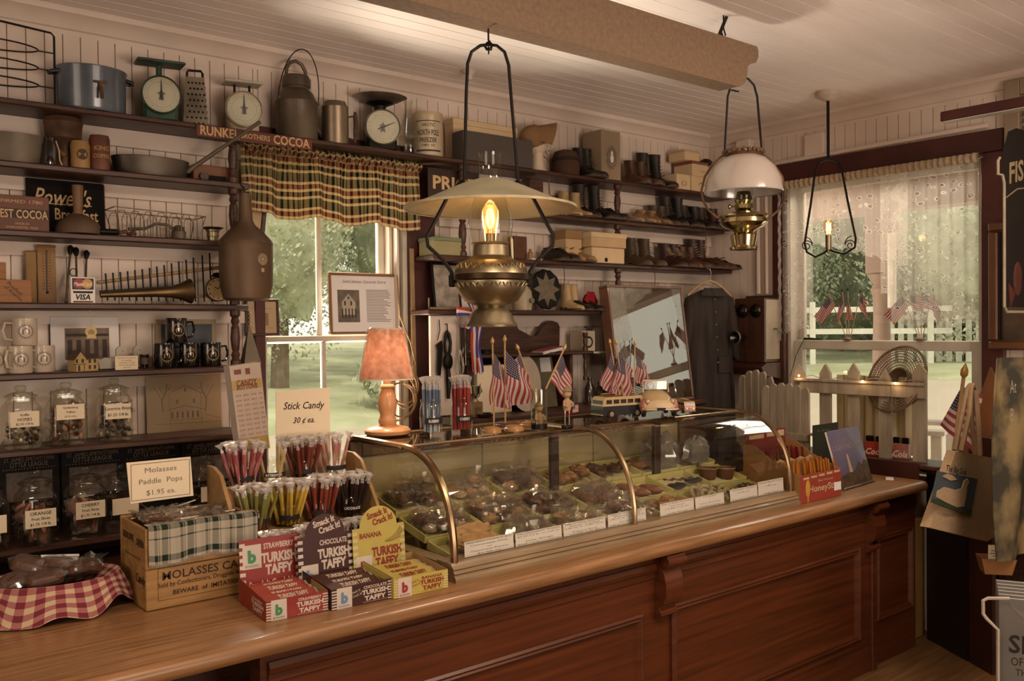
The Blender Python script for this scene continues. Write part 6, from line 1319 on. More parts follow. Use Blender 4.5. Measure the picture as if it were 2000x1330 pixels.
carton('stack of pale folded papers on the sideboard end behind the dress', 4.45, 4.60, 3.60, 3.72, 1.66, 1.78, WCARD, name='paper_bundle', cat='papers') if 0 else None
# telephone
y1, y2 = 3.19, 3.41; z1, z2 = oX(1500, 740, XR-.1).z, oX(1450, 583, XR-.2).z
t = thing('wall_telephone', 'antique wooden wall telephone with two bells and a crank', 'telephone', (XR-.026, (y1+y2)/2, z1)); hh = z2-z1; b = (y2-y1)/2
PHW = M('phone_walnut', '3a2016', .4, var=.3, scale=7, stretch=(8, 8, 1), h2='4c2c1d', coat=.2)
obj('backboard', MB().bev(-.02, 0, -b-.03, b+.03, -.05, hh+.02, .004), DARKW, t)
obj('case', MB().bev(-.17, -.021, -b, b, .10, hh, .005), PHW, t)
obj('writing_shelf', MB().prism([(-.021, .0), (-.19, .03), (-.22, .075), (-.17, .10), (-.021, .10)], -b-.01, b+.01), PHW, t)
obj('lit_side_plate', MB().bev(-.165, -.026, -b-.004, -b+.001, .12, hh-.01, .002), M('lit_side_panel', '9d8f7c', .5, var=.15, scale=5), t)  # pale plate: light falling on this side is put into its colour
for s in (-1, 1): obj('bell', MB().lathe([(0, .028), (.018, .026), (.036, .012), (.042, 0), (.03, 0)], 22, T(-.172, s*.048, hh-.075) @ Ry(-pi/2)), M('dark_bell', '2c241d', .25, metal=.8), t)
obj('mouthpiece', MB().lathe([(.012, 0), (.016, .05), (.022, .07), (.04, .10), (.036, .10), (.014, .07), (0, .06)], 22, T(-.172, .03, hh*.52) @ Ry(-pi/2)), M('black_bakelite', '120f0e', .2), t); obj('mouthpiece_ring', MB().lathe([(.036, .099), (.042, .10), (.036, .104)], 22, T(-.172, .03, hh*.52) @ Ry(-pi/2)), STEEL, t)
obj('crank', MB().tube([(-.09, -b, hh*.62), (-.09, -b-.03, hh*.62), (-.06, -b-.034, hh*.57), (-.055, -b-.07, hh*.57)], .0055, 7), STEEL, t)
obj('receiver', MB().lathe([(0, -.10), (.024, -.10), (.026, -.085), (.014, -.06), (.014, .05), (.022, .07), (0, .075)], 16, T(-.10, b+.035, hh*.55)), M('black_bakelite'), t); obj('hook_arm', MB().tube([(-.10, b, hh*.66), (-.10, b+.05, hh*.67)], .005, 6), BRASS, t)
obj('name_plate', MB().box(-.1725, -.17, -.05, .06, hh*.33, hh*.36), M('worn_brass_plate', '4d3a24', .4, metal=.5), t)
# ================================================================ flags
def flagpat(b):
    st = b.ramp(b.math('FRACT', b.math('MULTIPLY', b.Vv, 6.5)), [(0, 'a5505a'), (.5, 'cdc0b4')])
    fx = b.math('SUBTRACT', b.math('FRACT', b.math('MULTIPLY', b.U, 20)), .5); fy = b.math('SUBTRACT', b.math('FRACT', b.math('MULTIPLY', b.Vv, 15)), .5)
    d = b.math('ADD', b.math('MULTIPLY', fx, fx), b.math('MULTIPLY', fy, fy))
    star = b.ramp(d, [(0, 'b9b0aa'), (.085, '353050')])
    c = b.math('MULTIPLY', b.math('LESS_THAN', b.U, .42), b.math('GREATER_THAN', b.Vv, .46))
    return b.mix(c, st, star)
FLAG = UVM('star_stripe_cloth', flagpat, .8)
def see_light(m, f):                                   # thin cloth lets light through in its own colours
    n = m.node_tree; b = n.nodes['Principled BSDF']; tl = n.nodes.new('ShaderNodeBsdfTranslucent'); mx = n.nodes.new('ShaderNodeMixShader'); mx.inputs[0].default_value = f
    n.links.new(b.inputs['Base Color'].links[0].from_socket, tl.inputs[0]); n.links.new(b.outputs[0], mx.inputs[1]); n.links.new(tl.outputs[0], mx.inputs[2]); n.links.new(mx.outputs[0], n.nodes['Material Output'].inputs[0])
see_light(FLAG, .45); see_light(VAL, .25)
STK = M('flag_stick_wood', 'a5845a', .5, var=.12); GOLDT = M('gold_spear_tip', 'a8854c', .4, metal=.3)
def flag(label, tip, foot, q, P3, group=None, m=FLAG, rip=.012, sr=.004, tipm=None, name='flag'):
    # tip, foot and the four cloth corners (hoist top, hoist bottom, fly bottom, fly top) lie in the plane given by P3(pixel)
    F = P3(*foot); A = P3(*tip)-F
    t = thing(name, label, 'flag', F)
    obj('stick', MB().tube([(0, 0, 0), A*.5, A], sr, 7), STK, t)
    d = A.normalized(); obj('spear_tip', MB().tube([A, A+d*sr*1.5, A+d*sr*4, A+d*sr*8], [sr*.8, sr*2, sr*2.1, sr*.2], 8), tipm or GOLDT, t)
    c = [P3(*x)-F for x in q]; n = (c[1]-c[0]).cross(c[3]-c[0]); n = n.normalized() if n.length > 1e-9 else V((0, -1, 0))
    def fn(u, v):
        p = c[1].lerp(c[0], v).lerp(c[2].lerp(c[3], v), u)
        return p+n*(rip*u**.6*math.sin(u*7+v*2.5)+rip*.6*math.sin(v*9+u*3)*u**.5)
    obj('cloth', MB().sheet(26, 18, fn, .0008), m, t)
    return t
# ================================================================ right window: lace, flags on the sash
def lace_mat():
    m = bpy.data.materials.new('lace'); m.use_nodes = True; t = m.node_tree; t.nodes.clear(); L = t.links
    out = t.nodes.new('ShaderNodeOutputMaterial'); mix = t.nodes.new('ShaderNodeMixShader'); tr = t.nodes.new('ShaderNodeBsdfTransparent')
    df = t.nodes.new('ShaderNodeBsdfDiffuse'); tl = t.nodes.new('ShaderNodeBsdfTranslucent'); m2 = t.nodes.new('ShaderNodeMixShader'); m2.inputs[0].default_value = .6
    for q in (df, tl): q.inputs[0].default_value = (.74, .69, .63, 1)
    uv = t.nodes.new('ShaderNodeUVMap'); vo = t.nodes.new('ShaderNodeTexVoronoi'); vo.inputs['Scale'].default_value = 5.0; nz = t.nodes.new('ShaderNodeTexVoronoi'); nz.inputs['Scale'].default_value = 22
    L.new(uv.outputs[0], vo.inputs['Vector']); L.new(uv.outputs[0], nz.inputs['Vector'])
    w1 = t.nodes.new('ShaderNodeMath'); w1.operation = 'MULTIPLY'; w1.inputs[1].default_value = 26; w2 = t.nodes.new('ShaderNodeMath'); w2.operation = 'SINE'; L.new(vo.outputs['Distance'], w1.inputs[0]); L.new(w1.outputs[0], w2.inputs[0])
    g = t.nodes.new('ShaderNodeMath'); g.operation = 'MULTIPLY'; lt = t.nodes.new('ShaderNodeMath'); lt.operation = 'LESS_THAN'; lt.inputs[1].default_value = .36; L.new(vo.outputs['Distance'], lt.inputs[0]); L.new(w2.outputs[0], g.inputs[0]); L.new(lt.outputs[0], g.inputs[1])
    a = t.nodes.new('ShaderNodeMath'); a.operation = 'MULTIPLY_ADD'; a.inputs[1].default_value = .28; a.inputs[2].default_value = .30; a.use_clamp = True; L.new(g.outputs[0], a.inputs[0])
    L.new(df.outputs[0], m2.inputs[1]); L.new(tl.outputs[0], m2.inputs[2]); L.new(a.outputs[0], mix.inputs[0]); L.new(tr.outputs[0], mix.inputs[1]); L.new(m2.outputs[0], mix.inputs[2]); L.new(mix.outputs[0], out.inputs[0])
    return m
LACEM = lace_mat(); HEADM = M('lace_header', 'a8967c', .9, var=.15, scale=40)
xl = XR-.045; ztop = 2.485
t = thing('lace_curtain', 'white lace curtain with scalloped swag across the right window', 'curtain', (xl, 3.17, ztop))
W_ = 3.17-2.025
def panel_fn(y0, y1, zb, sc, ph, edge=0):
    def fn(u, v):
        yy = y0+(y1-y0)*u; b = zb(u) if callable(zb) else zb
        pl = .012*math.sin(yy*95+ph)*(1-.35*v)+.006*math.sin(yy*41+ph)
        return (pl-.01*edge, -yy+edge*.0, -.03-(b-.03)*v+.0*u)
    return fn
zlow = ztop-oX(1600, 655, XR-.05).z
obj('left_panel', MB().sheet(60, 34, panel_fn(0, .20, lambda u: zlow-.03*u-.02*abs(math.sin(u*7)), 1, 0), 0, None, .8, 5), LACEM, t)
obj('right_panel', MB().sheet(110, 34, panel_fn(.62, W_, lambda u: zlow-.02-.05*abs(math.sin(u*9)) if u > .12 else zlow*.75, 1, 2), 0, None, 2.4, 5), LACEM, t)
obj('swag', MB().sheet(130, 26, panel_fn(.15, .78, lambda u: .36+.17*u**1.3+.022*abs(math.sin(u*pi*7)), 1, 4, 1), 0, None, 2.8, 2.2), LACEM, t)
jb = [(-.02+.004*math.sin(i), -.70-.03*math.sin(i*1.5)-.012*(i % 2), -.06-i*.030) for i in range(14)]
obj('jabot_edge', MB().sheet(13, 2, lambda u, v: V(jb[int(round(u*13))])+V((0, -.05*v, 0)), .001), LACEM, t)
obj('gathered_header', MB().sheet(150, 4, lambda u, v: (-.014-.008*math.sin(u*220)-.012*math.sin(pi*v), -W_*u, .004-.045*v), .001), HEADM, t)
obj('scalloped_edge', MB().sheet(2, 60, lambda u, v: (-.02, .012-.02*u+.008*abs(math.sin(v*40)), -.03-(zlow)*v), .001), LACEM, t)
obj('curtain_rod', MB().tube([(-.012, .02, -.02), (-.012, -W_-.02, -.02)], .006, 8), BRASS, t)
SB = XR+.052
XF = XR+.055
P3 = lambda x, y: oX(x, y, XF-.01)
for base, nm, fl in (((1657, 664), 'left', (((1617, 573), [(1620, 580), (1632, 596), (1605, 634), (1590, 618)], 'first'), ((1645, 570), [(1645, 575), (1650, 600), (1637, 632), (1633, 622)], 'second'), ((1656, 568), [(1655, 572), (1660, 600), (1668, 625), (1652, 625)], 'third'), ((1680, 572), [(1680, 578), (1677, 598), (1695, 628), (1692, 585)], 'fourth'))),
                   ((1798, 664), 'right', (((1760, 570), [(1763, 577), (1774, 598), (1748, 636), (1727, 616)], 'first'), ((1775, 572), [(1777, 577), (1785, 605), (1805, 612), (1800, 580)], 'second'), ((1799, 566), [(1800, 570), (1800, 600), (1838, 610), (1832, 590)], 'third'), ((1822, 569), [(1823, 574), (1820, 604), (1832, 634), (1838, 610)], 'fourth')))):
    B = oX(*base, XF-.01); zb = 1.546
    one('flag_stand', 'small round wooden flag stand on the sash of the right window, %s one' % nm, 'flag stand', MB().lathe([(0, 0), (.022, 0), (.024, .006), (.018, .013), (.012, .016), (0, .016)], 20), M('stand_wood', '6a4630', .5), (B.x-.012, B.y, zb))
    for i, (tip, q, wd) in enumerate(fl):
        f = (base[0]+(i-1.5)*3, base[1]-6)
        flag('%s little flag of the %s bunch on the window sash' % (wd, nm), tip, f, q, lambda x, y, i=i: oX(x, y, XF-.03+.012*i), None, rip=.006, sr=.0022, tipm=BLACK)
one('sash_wire', 'dark cable end and thin wire along the window meeting rail', 'wire', MB().tube([(XR+.03, 3.075, 1.553), (XR+.03, 3.03, 1.553), (XR+.03, 2.95, 1.549)], [.007, .007, .003], 6).tube([(XR+.03, 3.075, 1.553), (XR-.02, 3.10, 1.45), (XR-.07, 3.105, 1.33)], .002, 5), BLACK)
# ================================================================ window ledge, picket display, chairs, hat
XG = 4.60
t = thing('window_ledge', 'dark red wooden ledge with front board under the right window', 'ledge', (0, 0, 0))
obj('top', MB().bev(4.50, 4.735, 2.14, 3.45, .895, .918, .005), DARKW, t); obj('front_board', MB().bev(4.485, 4.50, 2.24, 3.45, .76, .93, .003), M('ledge_red', '41201a', .4, var=.25, scale=5), t); obj('bracket_post', MB().box(4.52, 4.72, 3.3, 3.4, 0, .894), DARKW, t)
OLDW = M('chalky_old_white', '9c8e7a', .8, var=.2, scale=5, stretch=(5, 5, .8), h2='b0a28d', bump=.15)
def yG(p, q=800): return oX(p, q, XG).y
def zG(p, q): return oX(p, q, XG).z
t = thing('picket_fence', 'chalky old picket fence piece standing on the window ledge', 'fence', (XG, 0, .919))
for i, (p, w_, top, bot) in enumerate(((1562, 20, 712, 0), (1613, 21, 711, 0), (1668, 21, 709, 0), (1729, 22, 722, 0), (1797, 26, 709, 1))):
    a, b = yG(p-w_/2), yG(p+w_/2); zt = zG(p, top)-.919; zs_ = zG(p, top+18)-.919; z0 = .0
    obj('picket', MB().prism([(a, z0), (b, z0), (b, zs_), ((a+b)/2, zt), (a, zs_)], -.01, .01, 'x'), OLDW, t)
ra, rb = yG(1567), yG(1812); r0, r1 = zG(1690, 772)-.919, zG(1690, 747)-.919
obj('rail', MB().bev(-.032, -.011, rb, ra, r0, r1, .003), OLDW, t); obj('rail_lip', MB().bev(-.045, -.03, rb, ra+.03, r1-.004, r1+.012, .002), OLDW, t)
lt = MB(); pts = [(-.02, ra-.02-i*.06, r1+.018+.012*math.sin(i*1.9)) for i in range(13)]
ls_ = thing('string_lights', 'string of tiny warm lights along the picket rail', 'string lights', (XG, 0, .919)); obj('wire', MB().tube(pts, .002, 5).tube([(-.04, yG(1750), r1), (-.05, yG(1752), r1-.15), (-.04, yG(1745), r1-.3), (-.045, yG(1750), r1-.36)], .002, 5), M('pale_wire', '8f8574', .6), ls_)
BULB = M('tiny_warm_bulb', 'ffc88a', .5, emit=14)
for p, q in ((1570, 733), (1694, 744), (1758, 748)):
    P = (XG-.048, yG(p), zG(p, q)); obj('bulb', MB().ball((P[0]-XG, P[1], P[2]-.919), .006, 8, 6), BULB, ls_)
    lamp('string_light_glow', 'POINT', (XG-.062, P[1], P[2]), .10, (1, .6, .28), size=.01)
STRC = UVM('striped_cloth', lambda b: b.ramp(b.math('FRACT', b.math('MULTIPLY', b.U, 5)), [(0, 'c9b78f'), (.35, 'a8946c'), (.5, 'd4c6a6'), (.8, 'b09a6e')]), .9)
t = one('striped_cloth', 'cream striped cloth hanging behind the picket fence', 'cloth', MB().sheet(60, 8, lambda u, v: (.016*math.sin(u*26), -u*.46, -v*.42+.0*u), .001), STRC, (XG+.115, 2.83, 1.35))
def arch_chair(label, loc, rz, n, w, h, arch):
    t = thing('adirondack_chair', label, 'chair', loc, rz)
    for i in range(n):
        c = (i-(n-1)/2); x = c*w/n; hh = h*(1-arch*(c/(n/2))**2)
        obj('back_slat', MB().prism([(x-w/n*.42, .10), (x+w/n*.42, .10), (x+w/n*.42, hh-.012-.03*max(0, c)/n), (x+w/n*.1, hh), (x-w/n*.2, hh), (x-w/n*.42, hh-.012+.03*min(0, c)/n)], 0, .012), OLDW, t)
    obj('back_rail', MB().bev(-w/2, w/2, .012, .03, h*.35, h*.43, .002), OLDW, t)
    obj('seat', MB().bev(-w/2, w/2, -.10, .0, .08, .10, .003), OLDW, t)
    for s in (-1, 1): obj('arm', MB().bev(s*w*.55-.02, s*w*.55+.02, -.11, .02, h*.42, h*.45, .003), OLDW, t); obj('leg', MB().bev(s*w*.55-.012, s*w*.55+.012, -.105, -.08, 0, h*.42, .002), OLDW, t)
    return t
P1 = oX(1478, 840, 4.30); z0 = .87
ld = thing('display_stand', 'low dark wooden stand behind the counter under the small chairs', 'stand', (0, 0, 0)); obj('top', MB().bev(4.22, 4.478, 2.97, 3.36, .80, .83, .004), DARKW, ld); obj('panel', MB().box(4.24, 4.47, 3.0, 3.34, 0, .80), DARKW, ld)
tp = oX(1478, 722, 4.38); arch_chair('small white wooden chair back with arched slats, by the telephone', (4.38, tp.y, .831), pi/2-.25, 5, .30, tp.z-.831, .10)
tp = oX(1535, 748, 4.24); arch_chair('small white slatted chair on the counter end, in front of the arched one', (4.24, tp.y, .861), pi/2-.12, 6, .33, tp.z-.861, .06)
# straw hat on the fence
hc = oX(1755, 742, XG+.06)
t = thing('straw_hat', 'wide openwork straw hat hung on the picket fence', 'hat', hc, rot=(0, 0, 0))
HATM = M('dark_straw', '75604a', .8, var=.25, scale=40)
hm = Rz(-.25) @ Ry(-1.2)
def hp(r, z, a): return hm @ V((r*math.cos(a), r*math.sin(a), z))
hw = MB(); 
for j in range(9):
    r_ = .065+.0145*j; hw.tube([hp(r_*1.0, .012+.004*j-.02*(j > 5)*(j-5)*.3, a*pi/24) for a in range(48)], .0026, 4, True)
for i in range(72):
    a = i*pi/36; hw.tube([hp(.06, .012, a), hp(.12, .03, a+.05), hp(.182, .018, a+.1)], .0018, 4)
obj('brim', hw, HATM, t); obj('brim_edge', MB().tube([hp(.184, .018, a*pi/30) for a in range(60)], .007, 6, True), HATM, t)
obj('crown', MB().lathe([(.066, .012), (.064, -.04), (.05, -.075), (0, -.08)], 24, hm), HATM, t); obj('band', MB().lathe([(.068, .01), (.067, -.014)], 24, hm), BLACK, t)
# cans behind the pickets
def drink(label, p0, p1, q0, m, txt):
    x = XG+.035; a, b = oX(p0, 870, x).y, oX(p1, 870, x).y; z1 = oX(p0, q0, x).z
    t = thing('drink_carton', label, 'carton', (x, (a+b)/2, .919), -pi/2); w = a-b; h = z1-.919
    obj('body', MB().bev(-w/2, w/2, -.012, .02, 0, h*.72, .002), m, t); obj('top_bottles', MB().bev(-w/2, -w*.1, -.008, .012, h*.72, h, .003).bev(w*.05, w/2, -.008, .012, h*.72, h, .003), BLACK, t)
    obj('lettering', Txt().line(txt, (0, -.012, h*.25), h=h*.3, w=w*.9, shear=.3, bold=.02), WINK, t)
drink('red drink carton with white script behind the pickets', 1692, 1727, 850, M('soda_red', 'a03526', .5), 'Coca')
drink('red and white drink carton behind the right pickets', 1745, 1776, 853, M('soda_red_white', 'b09088', .5, var=.3, scale=60, h2='a8442f'), 'Cola')
# white wooden chair outside
t = thing('porch_chair', 'white wooden armchair on the porch outside the right window', 'chair', (5.45, oX(1822, 800, 5.4).y, -.2), .3)
CHW = M('porch_chair_white', 'b9b0a8', .6)
obj('arm', MB().bev(-.06, .06, -.05, .5, 1.16, 1.19), CHW, t); obj('arm', MB().bev(-.06, .06, -.05, .5, 1.16, 1.19, M=T(.6)), CHW, t)
for x in (0, .6):
    for y in (.0, .42): obj('leg', MB().bev(x-.03, x+.03, y-.03, y+.03, 0, 1.16), CHW, t)
obj('seat', MB().bev(-.02, .62, -.02, .46, .90, .93), CHW, t)
# ================================================================ right edge: cabinet, bags, books, signs
t = thing('dark_cabinet', 'dark scuffed cabinet with overhanging top beyond the counter end', 'cabinet', (0, 0, 0))
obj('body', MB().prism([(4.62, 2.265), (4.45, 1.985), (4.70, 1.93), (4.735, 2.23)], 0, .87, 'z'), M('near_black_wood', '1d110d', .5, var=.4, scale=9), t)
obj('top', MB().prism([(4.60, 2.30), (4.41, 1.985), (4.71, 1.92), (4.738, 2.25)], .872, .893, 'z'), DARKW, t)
t = thing('book_case', 'dark brown bookcase at the right picture edge', 'bookcase', (0, 0, 0))
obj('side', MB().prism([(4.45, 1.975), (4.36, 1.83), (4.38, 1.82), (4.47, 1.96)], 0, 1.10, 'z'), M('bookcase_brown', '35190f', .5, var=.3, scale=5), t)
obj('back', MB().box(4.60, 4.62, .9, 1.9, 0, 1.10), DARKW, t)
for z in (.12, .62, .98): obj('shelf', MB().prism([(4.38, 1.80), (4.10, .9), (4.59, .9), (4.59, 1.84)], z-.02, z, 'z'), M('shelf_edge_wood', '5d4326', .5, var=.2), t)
P = on(2, .621, 1945, 1118)
t = thing('wooden_basket', 'small wooden basket with a price card on the low right shelf', 'basket', P, -.9); t.scale = (.72,)*3
obj('basket', MB().add([(-.07, -.05, 0), (.07, -.05, 0), (.07, .05, 0), (-.07, .05, 0), (-.09, -.065, .09), (.09, -.065, .09), (.09, .065, .09), (-.09, .065, .09)], [(3, 2, 1, 0), (0, 1, 5, 4), (1, 2, 6, 5), (2, 3, 7, 6), (3, 0, 4, 7)]), M('basket_wood', '7d5630', .6, var=.2, scale=8), t)
obj('card', MB().bev(-.045, .045, -.02, -.017, .03, .16), CARD, t); obj('card_lines', MB().box(-.03, .03, -.021, -.02, .125, .13).box(-.035, .035, -.021, -.02, .11, .115).box(-.02, .02, -.021, -.02, .095, .1), GINK, t)
# tote bag
yt = 1.80; c = [on(1, yt, *q) for q in ((1858, 880), (1945, 896), (1944, 1040), (1920, 1056), (1806, 1029))]
o0 = c[4]; ex = (c[1]-c[0]).normalized()
t = thing('tote_bag', 'natural cloth tote bag printed with a white duck, hung at right', 'bag', o0)
CLOTH = M('natural_canvas', '9b8365', .95, var=.1, scale=60, bump=.1)
pl = [(p-o0) for p in c]; n_ = V((0, -.02, 0))
bm = MB(); fr_ = [p+n_ for p in pl]; bk = [p-n_ for p in pl]
cen = sum(fr_, V((0, 0, 0)))/5+V((0, -.02, 0)); bm.add(fr_+bk+[cen], [(0, 5, 6, 1), (1, 6, 7, 2), (2, 7, 8, 3), (3, 8, 9, 4), (4, 9, 5, 0), (9, 8, 7, 6, 5)]+[(i, (i+1) % 5, 10) for i in range(5)]); obj('bag', bm, CLOTH, t)
hk = on(1, yt, 1897, 752)-o0
for (pa, pb, dy) in (((1868, 880), (1905, 888), -.02), ((1872, 880), (1912, 890), .015)):
    a, b = on(1, yt, *pa)-o0, on(1, yt, *pb)-o0; d = V((0, dy, 0))
    pts = [a+d, a.lerp(hk, .55)+d+V((-.0, 0, .0)), hk+d*.4+V((-.02, 0, -.015)), hk+d*.3, hk+d*.4+V((.025, 0, -.02)), b.lerp(hk, .5)+d+V((.0, 0, 0)), b+d]
    obj('handle', MB().tube(pts, .011, 6), CLOTH, t)
q = lambda x, y: on(1, yt-.030, x, y)-o0
def poly(pts, dy=0): 
    P = [q(*p)+V((0, dy, 0)) for p in pts]; k = len(P)
    return MB().add(P+[p+V((0, .004, 0)) for p in P], [tuple(range(k)), tuple(range(2*k-1, k-1, -1))]+[(i, (i+1) % k, (i+1) % k+k, i+k) for i in range(k)])
obj('printed_sky', poly([(1826, 919), (1904, 935), (1890, 1006), (1813, 980)], -.012), M('print_teal', '3c444a', .9, var=.05), t)
obj('printed_grass', poly([(1815, 972), (1892, 996), (1890, 1006), (1813, 980)], -.014), M('print_green', '28341f', .9), t)
obj('printed_duck', poly([(1822, 970), (1824, 958), (1838, 950), (1860, 956), (1872, 952), (1876, 938), (1883, 934), (1886, 941), (1882, 948), (1880, 968), (1876, 988), (1862, 990), (1840, 980)], -.016), CLOTH, t)
obj('printed_cloud', poly([(1834, 930), (1844, 924), (1854, 928), (1862, 936), (1850, 938)], -.016), CLOTH, t)
a_ = (q(1904, 935)-q(1826, 919)).normalized(); u_ = (q(1826, 919)-q(1813, 980)).normalized(); u_ = (u_-a_*u_.dot(a_)).normalized()
obj('lettering', Txt().line('The Big Duk', q(1862, 917)+V((0, -.014, 0)), a_, u_, h=.026, w=.19, shear=.25, bold=.02).line('Long Island N', q(1845, 1000)+V((-.0, -.014, -.01)), a_, u_, h=.015, w=.10, shear=.2), INK, t)
# draped flag behind the bag, brown leather case, candle
Pf = lambda x, y: on(0, 4.42, x, y)
flag('large flag furled on a pole behind the tote bag', (1882, 738), (1848, 985), [(1878, 755), (1836, 830), (1905, 885), (1918, 770)], Pf, rip=.02, sr=.009)
t = one('leather_scoop', 'curved orange brown board standing at the right window edge', 'board', MB().prism([(2.00, 1.0), (1.93, 1.0), (1.90, 1.42), (1.94, 1.52), (1.98, 1.40), (2.06, 1.25), (2.10, 1.10)], 4.60, 4.625, 'x'), M('orange_brown_board', '6e4426', .5, var=.2, scale=5), (0, 0, -.1))
# hung printed fabric at the right edge, fish sign, frame, shutter, bar
yh = 1.55; a0, a1 = on(1, yh, 1946, 700), on(1, yh, 2040, 1060)
t = thing('printed_bag', 'dull green printed plastic bag hanging at the right picture edge', 'bag', (a0.x, yh, a1.z))
obj('sheet', MB().sheet(20, 12, lambda u, v: ((a1.x-a0.x)*u, .02*math.sin(u*9+v*3), (a0.z-a1.z)*(1-v)-.03*u*v), .004), M('dull_green_print', '3c3a30', .6, var=.4, scale=5, h2='7d6d4a', lo=.45, hi=.6), t)
obj('lettering', Txt().line('At', (.085, -.028, (a0.z-a1.z)*.86), h=.055, w=.06).line('B', (.075, -.028, (a0.z-a1.z)*.72), h=.055, w=.032), M('pale_print', '8d8672', .7), t)
xs_, zs0, zs1 = on(1, 1.62, 1962, 420).x, on(1, 1.62, 1985, 600).z, on(1, 1.62, 1985, 250).z
t = thing('fish_sign', 'black arched sign with cream letters FIS in a white wire hanger', 'sign', (xs_, 1.62, zs0))
hh = zs1-zs0; obj('board', MB().prism([(0, 0), (.34, 0), (.34, hh), (.12, hh), (.05, hh*.97), (.0, hh*.86)], 0, .006), M('black_sign', '100d0c', .5, var=.2), t)
obj('lettering', Txt().line('FIS', (.115, 0, hh*.76), h=.085, w=.16, shear=.2, bold=.03, ang=.2), M('sign_pale', '8a7a5e', .6), t); obj('border', MB().tube([(.01, -.002, hh*.60), (.12, -.002, hh*.66), (.33, -.002, hh*.70)], .003, 5), M('sign_pale'), t)
obj('fish', MB().ball((.13, .0, hh*.16), .06, 14, 8, sc_=(.7, .12, 1.2)).prism([(.05, .0), (.10, .06), (.03, .10)], -.004, .004), M('fish_red', '4a2119', .6, var=.3), t)
hx = on(1, 1.60, 1962, 345).x-xs_; obj('wire_hanger', MB().tube([(hx-.045, -.02, hh*.80), (hx-.062, -.02, hh*.78), (hx-.062, -.02, hh*.71), (hx-.02, -.02, hh*.71), (hx-.004, -.02, hh*.67), (hx-.004, -.02, .0), (hx+.02, -.02, -.02), (hx+.3, -.02, -.02)], .006, 7), M('white_wire', '8f8574', .5), t)
fr0 = on(0, XR-.05, 1928, 560)
t = thing('wall_picture', 'brown framed dark picture on the wall right of the window', 'picture frame', (XR-.05, 1.98, on(0, XR-.05, 1930, 683).z), -pi/2)
hh = on(0, XR-.05, 1930, 436).z-on(0, XR-.05, 1930, 683).z
FB = M('brown_gilt_frame', '5b3820', .45, var=.25, scale=9)
obj('frame', MB().bev(0, .9, -.02, .03, hh-.045, hh, .008).bev(0, .9, -.02, .03, 0, .045, .008).bev(0, .045, -.019, .029, .045, hh-.045, .008).bev(.855, .9, -.019, .029, .045, hh-.045, .008), FB, t)
obj('beading', MB().tube([(.06, -.012, .05), (.06, -.012, hh-.05)], .006, 6), BLACK, t); obj('picture', MB().box(.04, .86, .0, .01, .04, hh-.04), M('dark_picture', '2a201a', .5, var=.5, scale=5, h2='5d4a38'), t)
t = thing('louvred_shutter', 'pale louvred shutter at the upper right edge', 'shutter', (XR-.03, 1.91, 2.12), -pi/2)
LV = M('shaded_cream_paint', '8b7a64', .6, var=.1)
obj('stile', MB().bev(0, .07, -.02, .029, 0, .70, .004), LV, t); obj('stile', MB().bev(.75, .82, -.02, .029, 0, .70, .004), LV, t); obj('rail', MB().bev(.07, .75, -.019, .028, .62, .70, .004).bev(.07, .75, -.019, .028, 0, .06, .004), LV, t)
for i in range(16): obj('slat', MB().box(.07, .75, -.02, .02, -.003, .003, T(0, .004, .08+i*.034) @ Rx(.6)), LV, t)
b0 = on(0, 4.25, 1842, 232)
t = thing('hanging_bar', 'dark red wooden bar with a pale underside at the upper right', 'bar', b0)
obj('bar', MB().bev(-.03, .03, -1.1, 0, -.018, .028, .003), REDW, t); obj('pale_strip', MB().box(-.028, .028, -1.1, -.002, -.022, -.0185), WHITEP, t); obj('hanger_rod', MB().tube([(0, -.75, .028), (0, -.75, ZC-b0.z-.002)], .006, 6), BLACK, t)
# book pile in a white wire rack at the lower right
yb = 1.36; B = on(1, yb, 1938, 1330); zt = on(1, yb, 1938, 1165).z; wx = .30
t = thing('book_rack', 'white wire book rack at the lower right corner', 'rack', (B.x, yb, 0), -1.1)
obj('wires', MB().tube([(.015, -.035, .0), (.015, -.035, B.z+.19), (-.02, -.035, B.z+.225), (-.03, -.035, B.z+.24), (-.03, -.035, B.z+.285), (-.015, -.035, B.z+.295), (.05, -.03, B.z+.30)], .006, 7).tube([(.3, -.035, 0), (.3, -.035, B.z+.2)], .006, 7).tube([(.015, -.035, B.z-.12), (.32, -.035, B.z-.12)], .006, 7).tube([(.015, .12, 0), (.015, .12, B.z-.12), (.3, .12, B.z-.12), (.3, .12, 0)], .006, 7).tube([(.015, -.035, B.z-.12), (.015, .12, B.z-.12)], .006, 7), M('rack_white', 'a39a8c', .4), t)
COV = M('grey_book_cover', '615e58', .5, var=.15, scale=6)
bk0 = None
